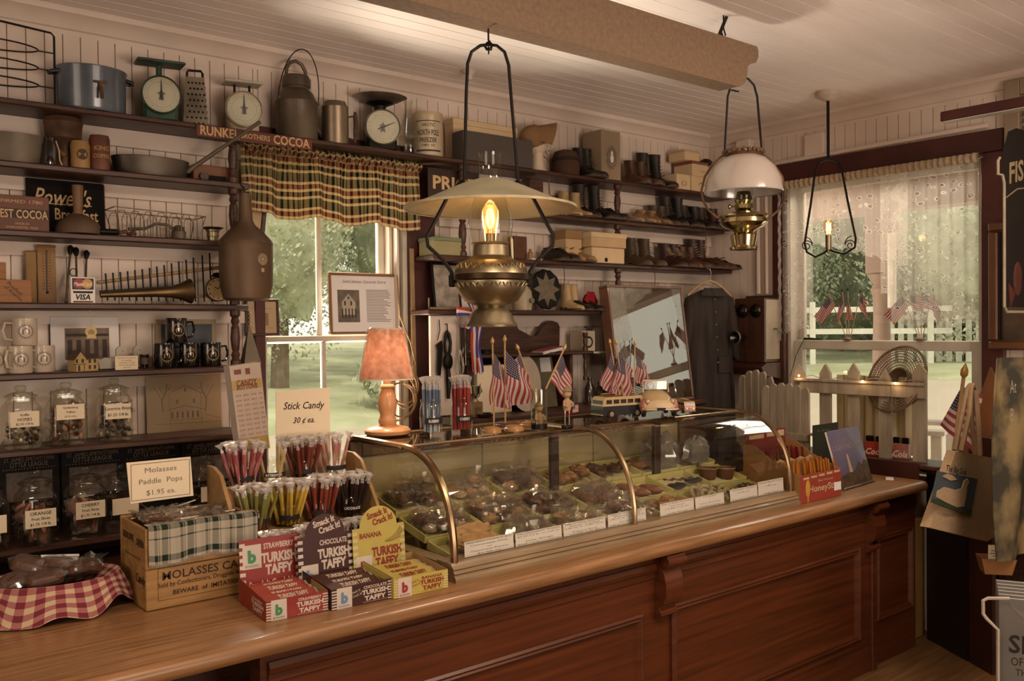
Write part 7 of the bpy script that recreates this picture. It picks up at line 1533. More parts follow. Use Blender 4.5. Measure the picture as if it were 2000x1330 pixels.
for i in range(6):
    lb = 'front grey book with black title letters in the wire rack' if i == 0 else 'grey paperback filed behind the front book in the wire rack'
    t = thing('paperback_book', lb, 'book', (B.x+.02*math.cos(-1.1)-.022*i*math.sin(-1.1), yb+.02*math.sin(-1.1)+.022*i*math.cos(-1.1), B.z-.11), -1.1, None if i == 0 else 'books behind the front one')
    hh = zt-B.z+.11+.006*i
    obj('cover', MB().bev(0, .27, -.003, 0, 0, hh, .001).bev(0, .27, .012, .015, 0, hh, .001), COV, t); obj('pages', MB().box(.003, .266, .0005, .0115, .002, hh-.002), WCARD, t)
    if i == 0: obj('lettering', Txt().line('SHA', (.105, -.003, hh*.62), h=.062, w=.15, bold=.02).line('OF', (.055, -.003, hh*.47), h=.03, w=.036).line('THE', (.075, -.003, hh*.38), h=.024, w=.05).line('W', (.145, -.003, hh*.42), h=.055, w=.07, bold=.02), INK, t); obj('shark_print', MB().prism([(.03, hh*.95), (.16, hh*.78), (.24, hh*.82), (.2, hh*.74), (.12, hh*.72)], -.0038, -.003), GINK, t)
# ================================================================ counter, left end
def ctr(x, y, z=ZT): return oZ(x, y, z)
def ht(p, base, q):                                    # height above a base point of a pixel row, straight above that point
    return on(1, base.y, p, q).z-base.z
CRATE = M('pine_crate', '8c6638', .55, var=.25, scale=5, stretch=(.8, 5, 9), h2='a07a48', bump=.08)
A = ctr(286, 1196); hC = ht(281, A, 1036); wC = on(1, A.y, 499, 1003).x-A.x; dC = .235
t = thing('molasses_crate', 'open pine crate printed MOLASSES CANDY full of wrapped pops', 'crate', (A.x, A.y, ZT+.001))
th = .012
obj('front_board', MB().bev(0, wC, 0, th, 0, hC*.50, .002).bev(0, wC, 0, th, hC*.503, hC, .002), CRATE, t)
obj('back_board', MB().bev(0, wC, dC-th, dC, 0, hC+.004, .002), CRATE, t)
for x in (0, wC-th): obj('side_board', MB().bev(x+.0005, x+th-.0005, th, dC-th, 0, hC, .002), CRATE, t)
obj('bottom_board', MB().box(th, wC-th, th, dC-th, 0, .012), CRATE, t)
tx = Txt().line('MOLASSES CANDY', (wC*.60, 0, hC*.40), h=.024, w=wC*.92, bold=.012).line('Sold by Confectioners, Druggists & Grocers', (wC*.56, 0, hC*.29), h=.013, w=wC*.92, bold=.01).line('BEWARE  of  IMITATIONS', (wC*.56, 0, hC*.18), h=.013, w=wC*.66, bold=.02)
tx.box(wC*.1, wC*.1+.001, -.0006, 0, hC*.1, hC*.5).box(wC*.1, wC*.98, -.0006, 0, hC*.5-.001, hC*.5).box(wC*.1, wC*.98, -.0006, 0, hC*.1, hC*.1+.001)
sx_, sy_ = (0, -1, 0), (0, 0, 1)
tx.line('GENUINE', (0, dC*.66, hC*.82), sx_, sy_, h=.02, w=dC*.42, bold=.02).line('GREEN', (0, dC*.2, hC*.80), sx_, sy_, h=.02, w=dC*.28, bold=.02).line('Candy', (0, dC*.2, hC*.36), sx_, sy_, h=.025, w=dC*.34, bold=.02).line('from the works of', (0, dC*.5, hC*.60), sx_, sy_, h=.008, w=dC*.6)
obj('lettering', tx, M('stencil_ink', '2c1c10', .7), t)
# plaid cloth over its front rim
def plaid2(b):
    f = lambda c, n: b.math('FRACT', b.math('MULTIPLY', c, n))
    return b.mix(.5, b.ramp(f(b.U, 1), [(0, '8d8678'), (.18, '8d8678'), (.2, '22261f'), (.32, '8d8678'), (.37, '2c3228'), (.40, '9b9484'), (.50, '1e2a22'), (.74, '8d8678'), (.8, '2c3228'), (.83, '9b9484')]), b.ramp(f(b.Vv, 1), [(0, 'a59d8c'), (.3, '1e2a22'), (.5, 'a59d8c'), (.75, '3a4038'), (.8, 'a59d8c')]))
PL2 = UVM('green_white_plaid', plaid2, .9)
def drape(u, v):
    x = wC*(.02+.99*u); s = -.02+v*.135
    y, z = (-.006-(.004*math.sin(u*31)*max(0, s/.1)), hC+.006-max(0, s-.012)) if s > .012 else (.012-s*1.2, hC+.007)
    return (x, y-.002, z-.006*math.sin(u*9)*v)
cl = thing('plaid_cloth', 'green and white plaid cloth with frayed edge over the crate front', 'cloth', (A.x, A.y, ZT+.001))
obj('cloth', MB().sheet(120, 22, drape, .001, None, 4.4, 1.6), PL2, cl)
fr_ = MB()
for i in range(150):
    u = (i+.5)/150; p = V(drape(u, 1)); fr_.add([p+V((-.0008, 0, 0)), p+V((.0008, 0, 0)), p+V((.0012*math.sin(i), -.001, -.010-.004*math.sin(i*2.3)))], [(0, 1, 2)])
obj('fringe', fr_, M('frayed_thread', '9a9080', .9), cl)
# molasses pops
POP = M('molasses_candy', '3d2414', .3, var=.3, scale=20, h2='5a3820', coat=.4); WSTK = M('white_paper_stick', 'c9bda8', .6)
pp_ = thing('molasses_pop', 'wrapped molasses paddle pop lying in the pine crate', 'lollipop', (0, 0, 0), 0, 'molasses pops in the crate')
obj('candy', MB().bev(-.035, .035, -.016, .016, -.006, .006, .005), POP, pp_); obj('stick', MB().tube([(.035, 0, 0), (.13, 0, 0)], .0022, 6), WSTK, pp_)
obj('wrapper', MB().sheet(9, 6, lambda u, v: (-.044+.088*u, -.022+.044*v, .010+.004*math.sin(u*17+v*9)+.003*math.sin(v*23-u*6)), 0).sheet(4, 4, lambda u, v: (.036+.02*u, (-.012+.024*v)*(1-.6*u), .006+.005*math.sin(v*15))), FILM, pp_)
rq = random.Random(11)
for i in range(26):
    r_, c_ = i // 13, i % 13
    x = A.x+.06+(wC-.12)*((c_*.5) % 1*.0+(c_ % 5)/4.0*.86); y = A.y+.035+(dC-.07)*((c_ // 5)/2.4+r_*.13); z = ZT+hC-.004+.010*r_+rq.uniform(0, .008)
    o = pp_ if i == 0 else dup(pp_, (0, 0, 0))
    o.location = (x, min(y, A.y+dC-.035), z); fl_ = rq.choice((0, pi)); o.rotation_euler = (rq.uniform(-.25, .25), rq.uniform(-.12, .1), fl_+rq.uniform(-.35, .35))
    if fl_ > 1 and x-A.x < .14: o.rotation_euler.z -= pi
    if fl_ < 1 and x-A.x > wC-.15: o.rotation_euler.z += pi
# its sign
def standing_sign(name, label, q, y, m, lines, ink=GINK, border=True, th=.003, cat='sign', hs=1.0):
    tl, tr, br_, bl = [on(1, y, *p) for p in q]; o0 = bl.copy(); t = thing(name, label, cat, o0)
    pts = [p-o0 for p in (bl, br_, tr, tl)]; k = len(pts)
    obj('card', MB().add(pts+[p+V((0, th, 0)) for p in pts], [(0, 1, 2, 3), (7, 6, 5, 4)]+[(i, (i+1) % 4+0, (i+1) % 4+4, i+4) for i in range(4)]), m, t)
    a = (pts[1]-pts[0]+pts[2]-pts[3]); W_ = a.length/2; a.normalize(); u = (pts[3]-pts[0]); H_ = u.length; u.normalize(); u = (u-a*u.dot(a)).normalized(); n = a.cross(u)
    tx = Txt(); c0 = sum(pts, V((0, 0, 0)))/4
    for s, f, h, wf, bo, sh in lines: tx.line(s, c0+u*H_*(f-.5), a, u, h=H_*h*hs, w=W_*wf if wf else None, bold=bo, shear=sh)
    if border:
        for i in (.04,):
            e = [c0+a*W_*sx*(.5-i)+u*H_*sz*(.5-i*1.6)+n*.0008 for sx, sz in ((-1, -1), (1, -1), (1, 1), (-1, 1))]
            for j in range(4): d = (e[(j+1) % 4]-e[j]).normalized().cross(n)*.0009; tx.add([e[j]-d, e[(j+1) % 4]-d, e[(j+1) % 4]+d, e[j]+d], [(0, 1, 2, 3)])
    obj('lettering', tx, ink, t); return t
yb = A.y+dC-.016
standing_sign('price_sign', 'cream sign Molasses Paddle Pops $1.95 ea. standing in the crate', ((247, 904), (372, 892), (378, 968), (255, 984)), yb-.004, CARD, (('Molasses', .77, .13, .50, 0, 0), ('Paddle  Pops', .50, .13, .68, 0, 0), ('$1.95 ea.', .22, .13, .46, 0, 0)))
# fudge basket in gingham cloth
def ging(b):
    f = lambda c, n: b.math('LESS_THAN', b.math('FRACT', b.math('MULTIPLY', c, n)), .5)
    return b.ramp(b.math('MULTIPLY', b.math('ADD', f(b.U, 1), f(b.Vv, 1)), .5), [(0, 'b3a07e'), (.4, '96605e'), (.9, '6a2e34')])
GNG = UVM('red_gingham', ging, .95)
Bp = ctr(118, 1205); 
t = thing('fudge_basket', 'basket lined with red and cream gingham cloth at the counter end', 'basket', (Bp.x, Bp.y+.06, ZT+.001), -.2)
obj('basket', MB().lathe([(0, .002), (.10, .002), (.135, .085), (.13, .085), (.098, .008), (0, .008)], 26, S3(1.12, .75, 1)), M('dark_wicker', '2a1a10', .8, var=.3, scale=30), t)
def gfn(u, v):
    a = 2*pi*u; s = .6+.85*v; wv = math.sin(a*3+.6)+.5*math.sin(a*5)
    if v < .45: r = .09+.06*(v/.45); z = .055+.045*(v/.45)
    else:
        q = (v-.45)/.55; r = .15+.035*q+.012*wv*q; z = .10-.085*q*(1+.22*wv)+.012*math.sin(a*7)*q
    return (1.12*r*math.cos(a), .78*r*math.sin(a), max(.004, z))
obj('cloth', MB().sheet(90, 20, gfn, .001, None, 24, 6.6), GNG, t)
FUD = M('chocolate_fudge', '4a2c1c', .4, var=.25, scale=12, coat=.2)
fp = thing('fudge_piece', 'wrapped slab of brown fudge in the gingham basket', 'fudge', (0, 0, 0), 0, 'fudge slabs in the basket'); obj('slab', MB().bev(-.045, .045, -.03, .03, -.014, .014, .005), FUD, fp)
obj('wrapper', MB().ball((0, 0, 0), .05, 14, 9, sc_=(1.15, .8, .5), wob=lambda d: 1+.10*math.sin(d.x*13+d.z*9)*math.cos(d.y*11)).sheet(6, 4, lambda u, v: (.05+.045*u, (-.02+.04*v)*(.5+u), .012*math.sin(v*12)+.02*u)), FILM, fp)
for i, (dx, dy, dz, rz, tl) in enumerate(((-.085, .02, .10, .3, .3), (-.03, -.025, .105, -.2, .25), (.06, .0, .108, .5, -.35), (.10, .03, .11, 1.2, .2), (.02, .045, .12, .1, .1), (-.05, .05, .13, -.5, .2))):
    o = fp if i == 0 else dup(fp, (0, 0, 0)); o.location = (Bp.x+dx, Bp.y+.06+dy, ZT+dz); o.rotation_euler = (tl, .1*i-.2, rz)
standing_sign('price_sign', 'small white sign FUDGE standing behind the gingham basket', ((80, 1084), (155, 1082), (150, 1140), (82, 1140)), Bp.y+.13, WCARD, (('FUDGE', .68, .2, .66, .03, 0), ('$2.75 1/4 lb.', .38, .11, .6, .01, 0)), INK)
# ================================================================ stick candy rack
RKW = M('plywood_rack', '8f6d44', .55, var=.15, scale=6, stretch=(1, 4, 4), h2='a17d50')
JR, JH = .041, .085
yR = [2.79, 2.69, 2.60]
def zrim(p, q, y): return on(1, y, p, q).z
rows = [((473, 905), (532, 893), (592, 893), (652, 886)), ((500, 978), (562, 984), (625, 976), (684, 964)), ((536, 1045), (604, 1040), (652, 1032), (704, 1022))]
zr = [sum(zrim(p, q, yR[i]-JR) for p, q in r)/4 for i, r in enumerate(rows)]
xL_, xR_ = on(1, yR[1], 455, 960).x-.012, on(1, yR[1], 712, 940).x+.01
steps = [max(zr[i]-JH-.001, ZT+.03) if i < 2 else ZT+.012 for i in range(3)]
t = thing('candy_rack', 'stepped plywood rack holding the stick candy jars', 'rack', (0, 0, 0))
prof = [(yR[2]-.05, ZT+.001), (yR[2]-.05, steps[2]+.03), (yR[1]-.055, steps[1]+.045), (yR[0]-.055, steps[0]+.055), (yR[0]+.0, steps[0]+.075), (yR[0]+.05, steps[0]+.075), (yR[0]+.05, ZT+.001)]
for x in (xL_-.012, xR_): obj('side_panel', MB().prism(prof, x, x+.012, 'x'), RKW, t)
for i in range(3): obj('step', MB().bev(xL_+.0005, xR_-.0005, yR[i]-.047, yR[i]+.048, steps[i]-.010, steps[i], .002), RKW, t)
for i in range(2): obj('riser', MB().box(xL_+.0005, xR_-.0005, yR[i]-.053, yR[i]-.048, ZT+.012, steps[i]-.0), RKW, t)
jp = thing('stick_jar', 'x', 'jar', (0, 0, -9))
obj('glass', MB().lathe([(0, .002), (JR*.9, .002), (JR, .008), (JR, JH*.72), (JR*.9, JH*.82), (JR*.86, JH*.85), (JR*.92, JH*.9), (JR*.92, JH), (JR*.84, JH)], 28), GLASS, jp)
obj('label_band', MB().lathe([(JR*1.008, JH*.30), (JR*1.008, JH*.48)], 24, None, 1, 1, -2.7, -.5), INK, jp)
WRF = GL('stick_wrapper_film', 'f2ece6', .8, .25, .18, dull=.05)
WRE = GL('frilled_wrapper_film', 'f2ece6', .8, .2, .2, dull=.4)
def stickp(col, h2=None):
    m = M('stick_'+col, col, .35, var=.12, scale=60 if h2 else 8, h2=h2, stretch=(1, 1, .25), lo=.45, hi=.55) if h2 else M('stick_'+col, col, .35, var=.15, scale=20)
    s = thing('candy_stick', 'x', 'candy stick', (0, 0, -9)); obj('stick', MB().tube([(0, 0, .0), (0, 0, .118)], .0056, 6), m, s)
    obj('wrapper', MB().lathe([(.0058, .108), (.0058, .116), (.003, .122), (.0125, .139)], 7, None, wob=lambda a, z: 1+(.35*math.sin(a*3) if z > .125 else 0)), WRE, s); return s
def fill_jar(base, s, n, label, group, seed, k=1.0, spread=.34, rr=.82):
    R_ = random.Random(seed); ga = 2.39996
    for i in range(n):
        f = math.sqrt((i+.5)/n); a = i*ga; r = JR*k*rr*f
        tilt = spread*f*R_.uniform(.8, 1.15); az = a+R_.uniform(-.5, .5)
        dup(s, (base[0]+r*math.cos(a), base[1]+r*math.sin(a), base[2]+.006+R_.uniform(0, .008)), (-tilt*math.sin(az), tilt*math.cos(az), 0), label, group, k)
cols = [[('a5575a', 'pink', 22), ('b09a60', 'pale butterscotch', 3), ('6b3324', 'dark red brown', 22), ('b07a70', 'pale pink striped', 10)],
        [('7a7a3e', 'green and red', 16), ('b59436', 'yellow', 20), ('7d3a2a', 'rust brown', 20), ('2a1a16', 'black licorice', 20)],
        [('5a4a6a', 'purple', 16), ('a85e33', 'orange', 20), ('6a4a5c', 'mauve', 16), ('33201c', 'dark cola', 14)]]
pos = ('top step', 'middle step', 'bottom step'); wt = ('first', 'second', 'third', 'fourth')
xs_ = [[on(1, yR[i], p, q).x for p, q in rows[i]] for i in range(3)]
BLT = {(0, 1): 'BUTTERSCOTCH', (1, 3): 'LICORICE'}
for i in range(3):
    for j in range(4):
        c, nm, n = cols[i][j]; base = (xs_[i][j], yR[i], steps[i]+.001)
        o = dup(jp, base, 0, 'glass jar of %s candy sticks on the %s of the rack' % (nm, pos[i]))
        h2 = {'a5575a': 'c99a94', 'b07a70': 'd0b8a8', '7a7a3e': '8c4a3c'}.get(c)
        s = proto(stickp(c, h2)); fill_jar(base, s, n, '%s candy stick in its jar on the %s of the rack' % (nm, pos[i]), '%s sticks on the %s' % (nm, pos[i]), i*4+j, 1.0, .34 if i < 2 else .12)
        if (i, j) in BLT:
            tx = Txt().line(BLT[(i, j)], (0, 0, 0), h=.008, w=.055, bold=.02); obj('lettering', MB().add([(JR*1.014*math.sin(x/JR-.3), -JR*1.014*math.cos(x/JR-.3), z+JH*.39) for x, y, z in tx.v], tx.f), WINK, o)
proto(jp)
standing_sign('price_sign', 'tall cream sign Stick Candy 30 cents each behind the rack', ((539, 764), (644, 757), (646, 930), (540, 935)), yR[0]+.058, CARD, (('Stick Candy', .83, .085, .76, .01, .25), ('30 ¢ ea.', .66, .07, .40, .01, .25)), INK, False)
# candy button packet
bt = [on(1, yR[0]+.06, *p) for p in ((448, 716), (508, 708), (527, 875), (470, 885))]
t = thing('candy_button_box', 'tall white box of paper candy button strips leaning by the rack', 'box', bt[3]); q = [p-bt[3] for p in (bt[3], bt[2], bt[1], bt[0])]
ext = V((0, .05, 0))
obj('box', MB().add(q+[p+ext for p in q], [(0, 1, 2, 3), (7, 6, 5, 4), (1, 5, 6, 2), (3, 2, 6, 7), (0, 3, 7, 4), (0, 4, 5, 1)]), M('button_box_paper', 'b9aca0', .6, var=.05), t)
a = (q[1]-q[0]); u = (q[3]-q[0]); n = a.cross(u).normalized(); an_, un_ = a.normalized(), (u-a.normalized()*u.dot(a.normalized())).normalized()
def bq(s0, s1, r0, r1, d=.0008): return MB().add([q[0]+a*s+u*r+n*d for s, r in ((s0, r0), (s1, r0), (s1, r1), (s0, r1))], [(0, 1, 2, 3)])
obj('yellow_band', bq(0, 1, .72, .83), M('band_yellow', 'b09445', .6), t); obj('bottom_band', bq(0, 1, .02, .16), M('band_yellow'), t)
dm_ = MB()
for i in range(9):
    for j in range(14): dm_.add([q[0]+a*(.08+j*.065+dx)+u*(.19+i*.057+dz)+n*.001 for dx, dz in ((0, 0), (.035, 0), (.035, .018), (0, .018))], [(0, 1, 2, 3)]) if j % 4 != 3 else None
obj('candy_dots', dm_, M('dot_pink', 'a5605a', .6, var=.5, scale=40), t)
obj('lettering', Txt().line('CANDY', q[0]+a*.5+u*.80+n*.001, an_, un_, h=.02, w=a.length*.7, bold=.03).line('BUTTONS', q[0]+a*.5+u*.75+n*.001, an_, un_, h=.015, w=a.length*.7, bold=.03), M('dull_red'), t)
obj('logo', bq(.12, .36, .90, .955).add(bq(.5, .66, .89, .96).v, [(0, 1, 2, 3)]), M('dull_red'), t); obj('clear_bag', MB().add([p+n*.006 for p in q], [(0, 1, 2, 3)]), FILM, t)
# ================================================================ taffy boxes
def tbox(word, BL, BR, lb, topz, head, col, tcol, bcol, deep=.155, arch=True):
    a, b = ctr(*BL), ctr(*BR); ex = (b-a); W_ = ex.length; rz = math.atan2(ex.y, ex.x); hf = ht(BL[0], a, topz)
    t = thing('taffy_box', lb, 'candy box', (a.x, a.y, ZT+.001), rz)
    CB_ = M('taffy_'+word, col, .45, var=.06, coat=.15); IN = M('kraft_inside', '8d6d44', .7, var=.1); TX = M('tafflet_'+word, tcol, .6, var=.02)
    s = .0018
    obj('front', MB().bev(0, W_, 0, s, 0, hf, .0005), CB_, t)
    for x in (0, W_-s): obj('side', MB().prism([(s, 0), (deep, 0), (deep, hf*1.25), (s, hf)], x, x+s, 'x'), CB_ if x == 0 else IN, t)
    obj('inside_wall', MB().prism([(s, 0.003), (deep, .003), (deep, hf*1.2), (s, hf*.97)], s, s+.001, 'x').box(s+.001, W_-s, s, s+.001, .003, hf*.97), IN, t)
    obj('bottom', MB().box(s, W_-s, s, deep, 0, .003), IN, t); obj('back', MB().box(0, W_, deep, deep+s, 0, hf*1.25), IN, t)
    def face(c, ax, up, w, h, big=False):
        tx = Txt(); ax = V(ax); up = V(up); c = V(c)
        if big == 2: 
            tx.line(word.upper(), c+ax*w*(.14 if word != 'Banana' else -.16)+up*h*.30, ax, up, h=h*.10, w=w*(.5 if word != 'Banana' else .42), bold=.03).line('TURKISH', c+ax*w*.14+up*h*(.09 if word != 'Banana' else -.04), ax, up, h=h*.17, w=w*.58, bold=.05).line('TAFFY', c+ax*w*.14-up*h*(.12 if word != 'Banana' else .25), ax, up, h=h*.17, w=w*.46, bold=.05)
            if word == 'Strawberry': tx.line('Smack It Crack It!', c-up*h*.36, ax, up, h=h*.13, w=w*.72, bold=.03)
            else: tx.line('Smack It', c-ax*w*.02+up*h*.70, ax, up, h=h*.12, w=w*.4, bold=.04, ang=.2).line('Crack It!', c+ax*w*.08+up*h*.57, ax, up, h=h*.12, w=w*.4, bold=.04, ang=.2)
        else: tx.line(word.upper(), c+ax*w*.2+up*h*.3, ax, up, h=h*.15, w=w*.38, bold=.03).line('TURKISH', c+ax*w*.2+up*h*.06, ax, up, h=h*.22, w=w*.44, bold=.05).line('TAFFY', c+ax*w*.2-up*h*.24, ax, up, h=h*.22, w=w*.36, bold=.05).line('NATURAL & ARTIFICIAL FLAVORS', c+ax*w*.2-up*h*.42, ax, up, h=h*.05, w=w*.4)
        if not big and word != 'Strawberry': tx.line('Smack It', c-ax*w*.13+up*h*.2, ax, up, h=h*.14, w=w*.17, ang=.2).line('Crack It!', c-ax*w*.10+up*h*.02, ax, up, h=h*.14, w=w*.17, ang=.2)
        return tx
    def stripes(c, ax, up, w, h, sd):
        m = MB()
        ax, up, c = V(ax), V(up), V(c); nn = ax.cross(up)*.0009
        for i in range(7):
            z0 = -h*.47+i*h*.135; xx = sd*w*.5-(w*.09 if sd > 0 else 0); m.add([c+ax*x+up*z+nn for x, z in ((xx, z0), (xx+w*.09, z0), (xx+w*.09, z0+h*.07), (xx, z0+h*.07))], [(0, 1, 2, 3)])
        return m
    STW = M('box_white', 'b9ada0', .5)
    def logo(p, c, ax, up, w, h, big):
        ax, up, c = V(ax), V(up), V(c); nn = ax.cross(up); c2 = c-ax*w*.30+(up*h*.14 if big and word == 'Strawberry' else (-up*h*.30 if big else up*0)); sq = h*(.36 if big else .40)
        sq = min(sq, w*.15); obj('logo_field', MB().add([c2+ax*x*sq+up*z*sq*1.25+nn*.001 for x, z in ((-1, -1), (1, -1), (1, 1), (-1, 1))], [(0, 1, 2, 3)]), STW, p)
        obj('logo', Txt().line('b', c2+nn*.0008+up*sq*.05, ax, up, h=sq*1.25, bold=.06).line('BONOMO', c2+nn*.0008-up*sq*.95, ax, up, h=sq*.3, w=sq*1.5), M('logo_'+bcol, bcol, .5), p)
    fc = (W_/2, 0, hf/2); obj('lettering', face(fc, (1, 0, 0), (0, 0, 1), W_, hf), TX, t); logo(t, fc, (1, 0, 0), (0, 0, 1), W_, hf, False)
    obj('edge_stripes', stripes(fc, (1, 0, 0), (0, 0, 1), W_, hf, -1).add(stripes(fc, (1, 0, 0), (0, 0, 1), W_, hf, 1).v, [tuple(range(i*4, i*4+4)) for i in range(7)]), STW if word != 'Banana' else M('pale_yellow', 'b9ad78', .5), t)
    lc = (0, deep*.5, hf*.5); obj('side_lettering', face(lc, (0, -1, 0), (0, 0, 1), deep, hf*.9), TX, t)
    # header card leaning at the back
    tilt = .07; hw, hh, hc_ = head; yb_ = deep-.012
    hp_ = thing('x', 'x', 'x') if 0 else None
    up = V((0, math.sin(tilt), math.cos(tilt))); o0 = V((hc_, yb_, .012)); poly = [(-hw/2, 0), (hw/2, 0), (hw/2, hh)]
    if arch: poly += [(hw*.36*math.cos(i*pi/14), hh+hw*.34*math.sin(i*pi/14)*1.0) for i in range(15)]
    poly += [(-hw/2, hh)]
    P = [o0+V((x, 0, 0))+up*z for x, z in poly]; k = len(P); nb = V((0, math.cos(tilt), -math.sin(tilt)))*.002
    hd = obj('header_card', MB().add(P+[p+nb for p in P], [tuple(range(k)), tuple(range(2*k-1, k-1, -1))]+[(i, (i+1) % k, (i+1) % k+k, i+k) for i in range(k)]), CB_, t)
    cc = o0+up*hh*.55; tx = face(cc, (1, 0, 0), up, hw, hh, 2); obj('lettering', tx, TX, hd); logo(hd, cc, (1, 0, 0), up, hw, hh, True)
    obj('edge_stripes', stripes(cc, (1, 0, 0), up, hw, hh*.95, -1).add(stripes(cc, (1, 0, 0), up, hw, hh*.95, 1).v, [tuple(range(i*4, i*4+4)) for i in range(7)]), STW if word != 'Banana' else M('pale_yellow'), hd)
    if word == 'Banana':
        bn = MB()
        for i in range(3): bn.tube([o0+up*hh*.93+V((hw*.42, -.002, 0)), o0+up*hh*(.86-.02*i)+V((hw*(.44-.03*i), -.002, 0)), o0+up*hh*(.76-.02*i)+V((hw*(.38-.06*i), -.002, 0)), o0+up*hh*(.71-.01*i)+V((hw*(.26-.07*i), -.002, 0))], [.002, .006, .006, .002], 6)
        obj('banana_print', bn, M('banana_print', '8c7a3c', .5), hd)
    return t, W_, hf, rz, deep, a
def bars(info, word, col, tcol, n, lb):
    t, W_, hf, rz, deep, a = info; m = M('bar_'+word, col, .4, var=.1, scale=8)
    s = thing('taffy_bar', lb, 'taffy bar', (0, 0, 0), 0, lb+'s'); obj('bar', MB().bev(-W_*.44, W_*.44, -.022, .022, -.004, .004, .002), m, s); obj('crimped_end', MB().sheet(3, 8, lambda u, v: (W_*.43+.014*u, -.022+.044*v, .003*math.sin(v*25)*u), .0008), M('bar_end', 'a59b88', .4), s)
    obj('lettering', Txt().line('TURKISH TAFFY', (.01, 0, .0045), (1, 0, 0), (0, 1, 0), h=.018, w=W_*.5, bold=.04), M('tafflet_'+word, tcol), s)
    for i in range(n):
        o = s if i == 0 else dup(s, (0, 0, 0)); f = i/(n-1); loc = MX.Rotation(rz, 4, 'Z') @ V((W_/2+.002*math.sin(i*2), .026+(deep-.075)*f, hf*.62+.010*f+.003*(i % 2)))
        o.location = V((a.x, a.y, ZT))+loc; o.rotation_euler = (.30+.06*math.sin(i), .02*math.sin(i*3), rz+.04*math.sin(i*1.7))
i1 = tbox('Strawberry', (520, 1216), (641, 1192), 'red strawberry taffy box with striped edges, leftmost of three', 1176, (.182, .162, .092), '7d2218', 'b9a99a', '3d7a4d', .225, False)
i2 = tbox('Chocolate', (648, 1194), (768, 1168), 'dark brown chocolate taffy box with arched header card', 1153, (.178, .155, .078), '34140f', 'b9a99a', '5d7a9a', .20)
i3 = tbox('Banana', (769, 1171), (875, 1148), 'yellow banana taffy box with arched header card', 1133, (.18, .158, .062), 'a8984a', '7a2a1c', '8c2a2c', .20)
bars(i1, 'Strawberry', '8c3a2c', 'b9a99a', 5, 'red strawberry taffy bar in the leftmost taffy box'); bars(i2, 'Chocolate', '3c1c14', 'b9a99a', 4, 'brown chocolate taffy bar in the middle taffy box'); bars(i3, 'Banana', 'a5934a', '7a2a1c', 4, 'yellow banana taffy bar in the banana box')
# ================================================================ honey stick box, lighthouse book, small papers at the right end
a, b = ctr(1564, 985), ctr(1643, 967); W_ = (b-a).length; rz = math.atan2(b.y-a.y, b.x-a.x); hf = ht(1565, a, 930); deep = .30
t = thing('honey_stick_box', 'kraft and red display box of HoneyStix by the showcase end', 'candy box', (a.x, a.y, ZT+.001), rz)
KR = M('kraft_board', '8a6236', .7, var=.12, scale=6); HR = M('honey_box_red', '8c3a2c', .5, var=.08); s = .003
obj('front', MB().bev(0, W_, 0, s, 0, hf, .0008), HR, t)
sp_ = [(s, 0), (deep, 0), (deep, hf*1.9), (deep*.8, hf*1.9), (deep*.5, hf*1.45), (s, hf)]
for x in (0, W_-s): obj('side', MB().prism(sp_, x, x+s, 'x'), KR, t)
obj('back', MB().box(s, W_-s, deep-s, deep, 0, hf*1.95), KR, t); obj('bottom', MB().box(s, W_-s, s, deep-s, 0, .003), KR, t)
obj('header', MB().bev(s, W_-s, deep-.010, deep-.006, hf*1.2, hf*2.35, .0008), M('honey_header', '6a2420', .5, var=.1), t)
obj('divider', MB().prism([(s, 0), (W_-s, 0), (W_-s, hf*1.35)]+[(W_-s-(W_-2*s)*(i+.5)/8, hf*(1.42 if i % 2 == 0 else 1.32)) for i in range(8)]+[(s, hf*1.35)], deep*.48, deep*.48+.002), M('pale_kraft', 'a58c66', .7), t)
tx = Txt().line('HoneyStix', (W_*.56, 0, hf*.46), h=hf*.24, w=W_*.74, bold=.02).line('Bee Natural', (W_*.6, 0, hf*.72), h=hf*.09, w=W_*.36)
for i in range(5): tx.box(W_*(.06+i*.19), W_*(.2+i*.19), -.0012, 0, hf*(.83+.015*i), hf*(.91+.015*i))
obj('lettering', tx, M('honey_cream', 'b09a78', .6), t)
obj('dipper_print', MB().ball((W_*.17, -.0005, hf*.5), W_*.07, 10, 8, sc_=(.8, .03, 1.7)).box(W_*.16, W_*.18, -.0015, 0, 0, hf*.4), M('honey_yellow', 'b08a3c', .5), t); obj('price_sticker', MB().box(W_*.82, W_*.99, -.0016, 0, hf*.22, hf*.52), WCARD, t); obj('header_tags', MB().box(W_*.1, W_*.45, deep-.0115, deep-.010, hf*2.05, hf*2.2).box(W_*.52, W_*.7, deep-.0115, deep-.010, hf*2.07, hf*2.22).box(W_*.8, W_*.95, deep-.0115, deep-.010, hf*2.05, hf*2.28), M('honey_cream'), t)
AMB = M('amber_honey', '9a5a1c', .2, var=.2, scale=20, coat=.5); RDH = M('red_honey', '5d1512', .2, var=.2, scale=20, coat=.5)
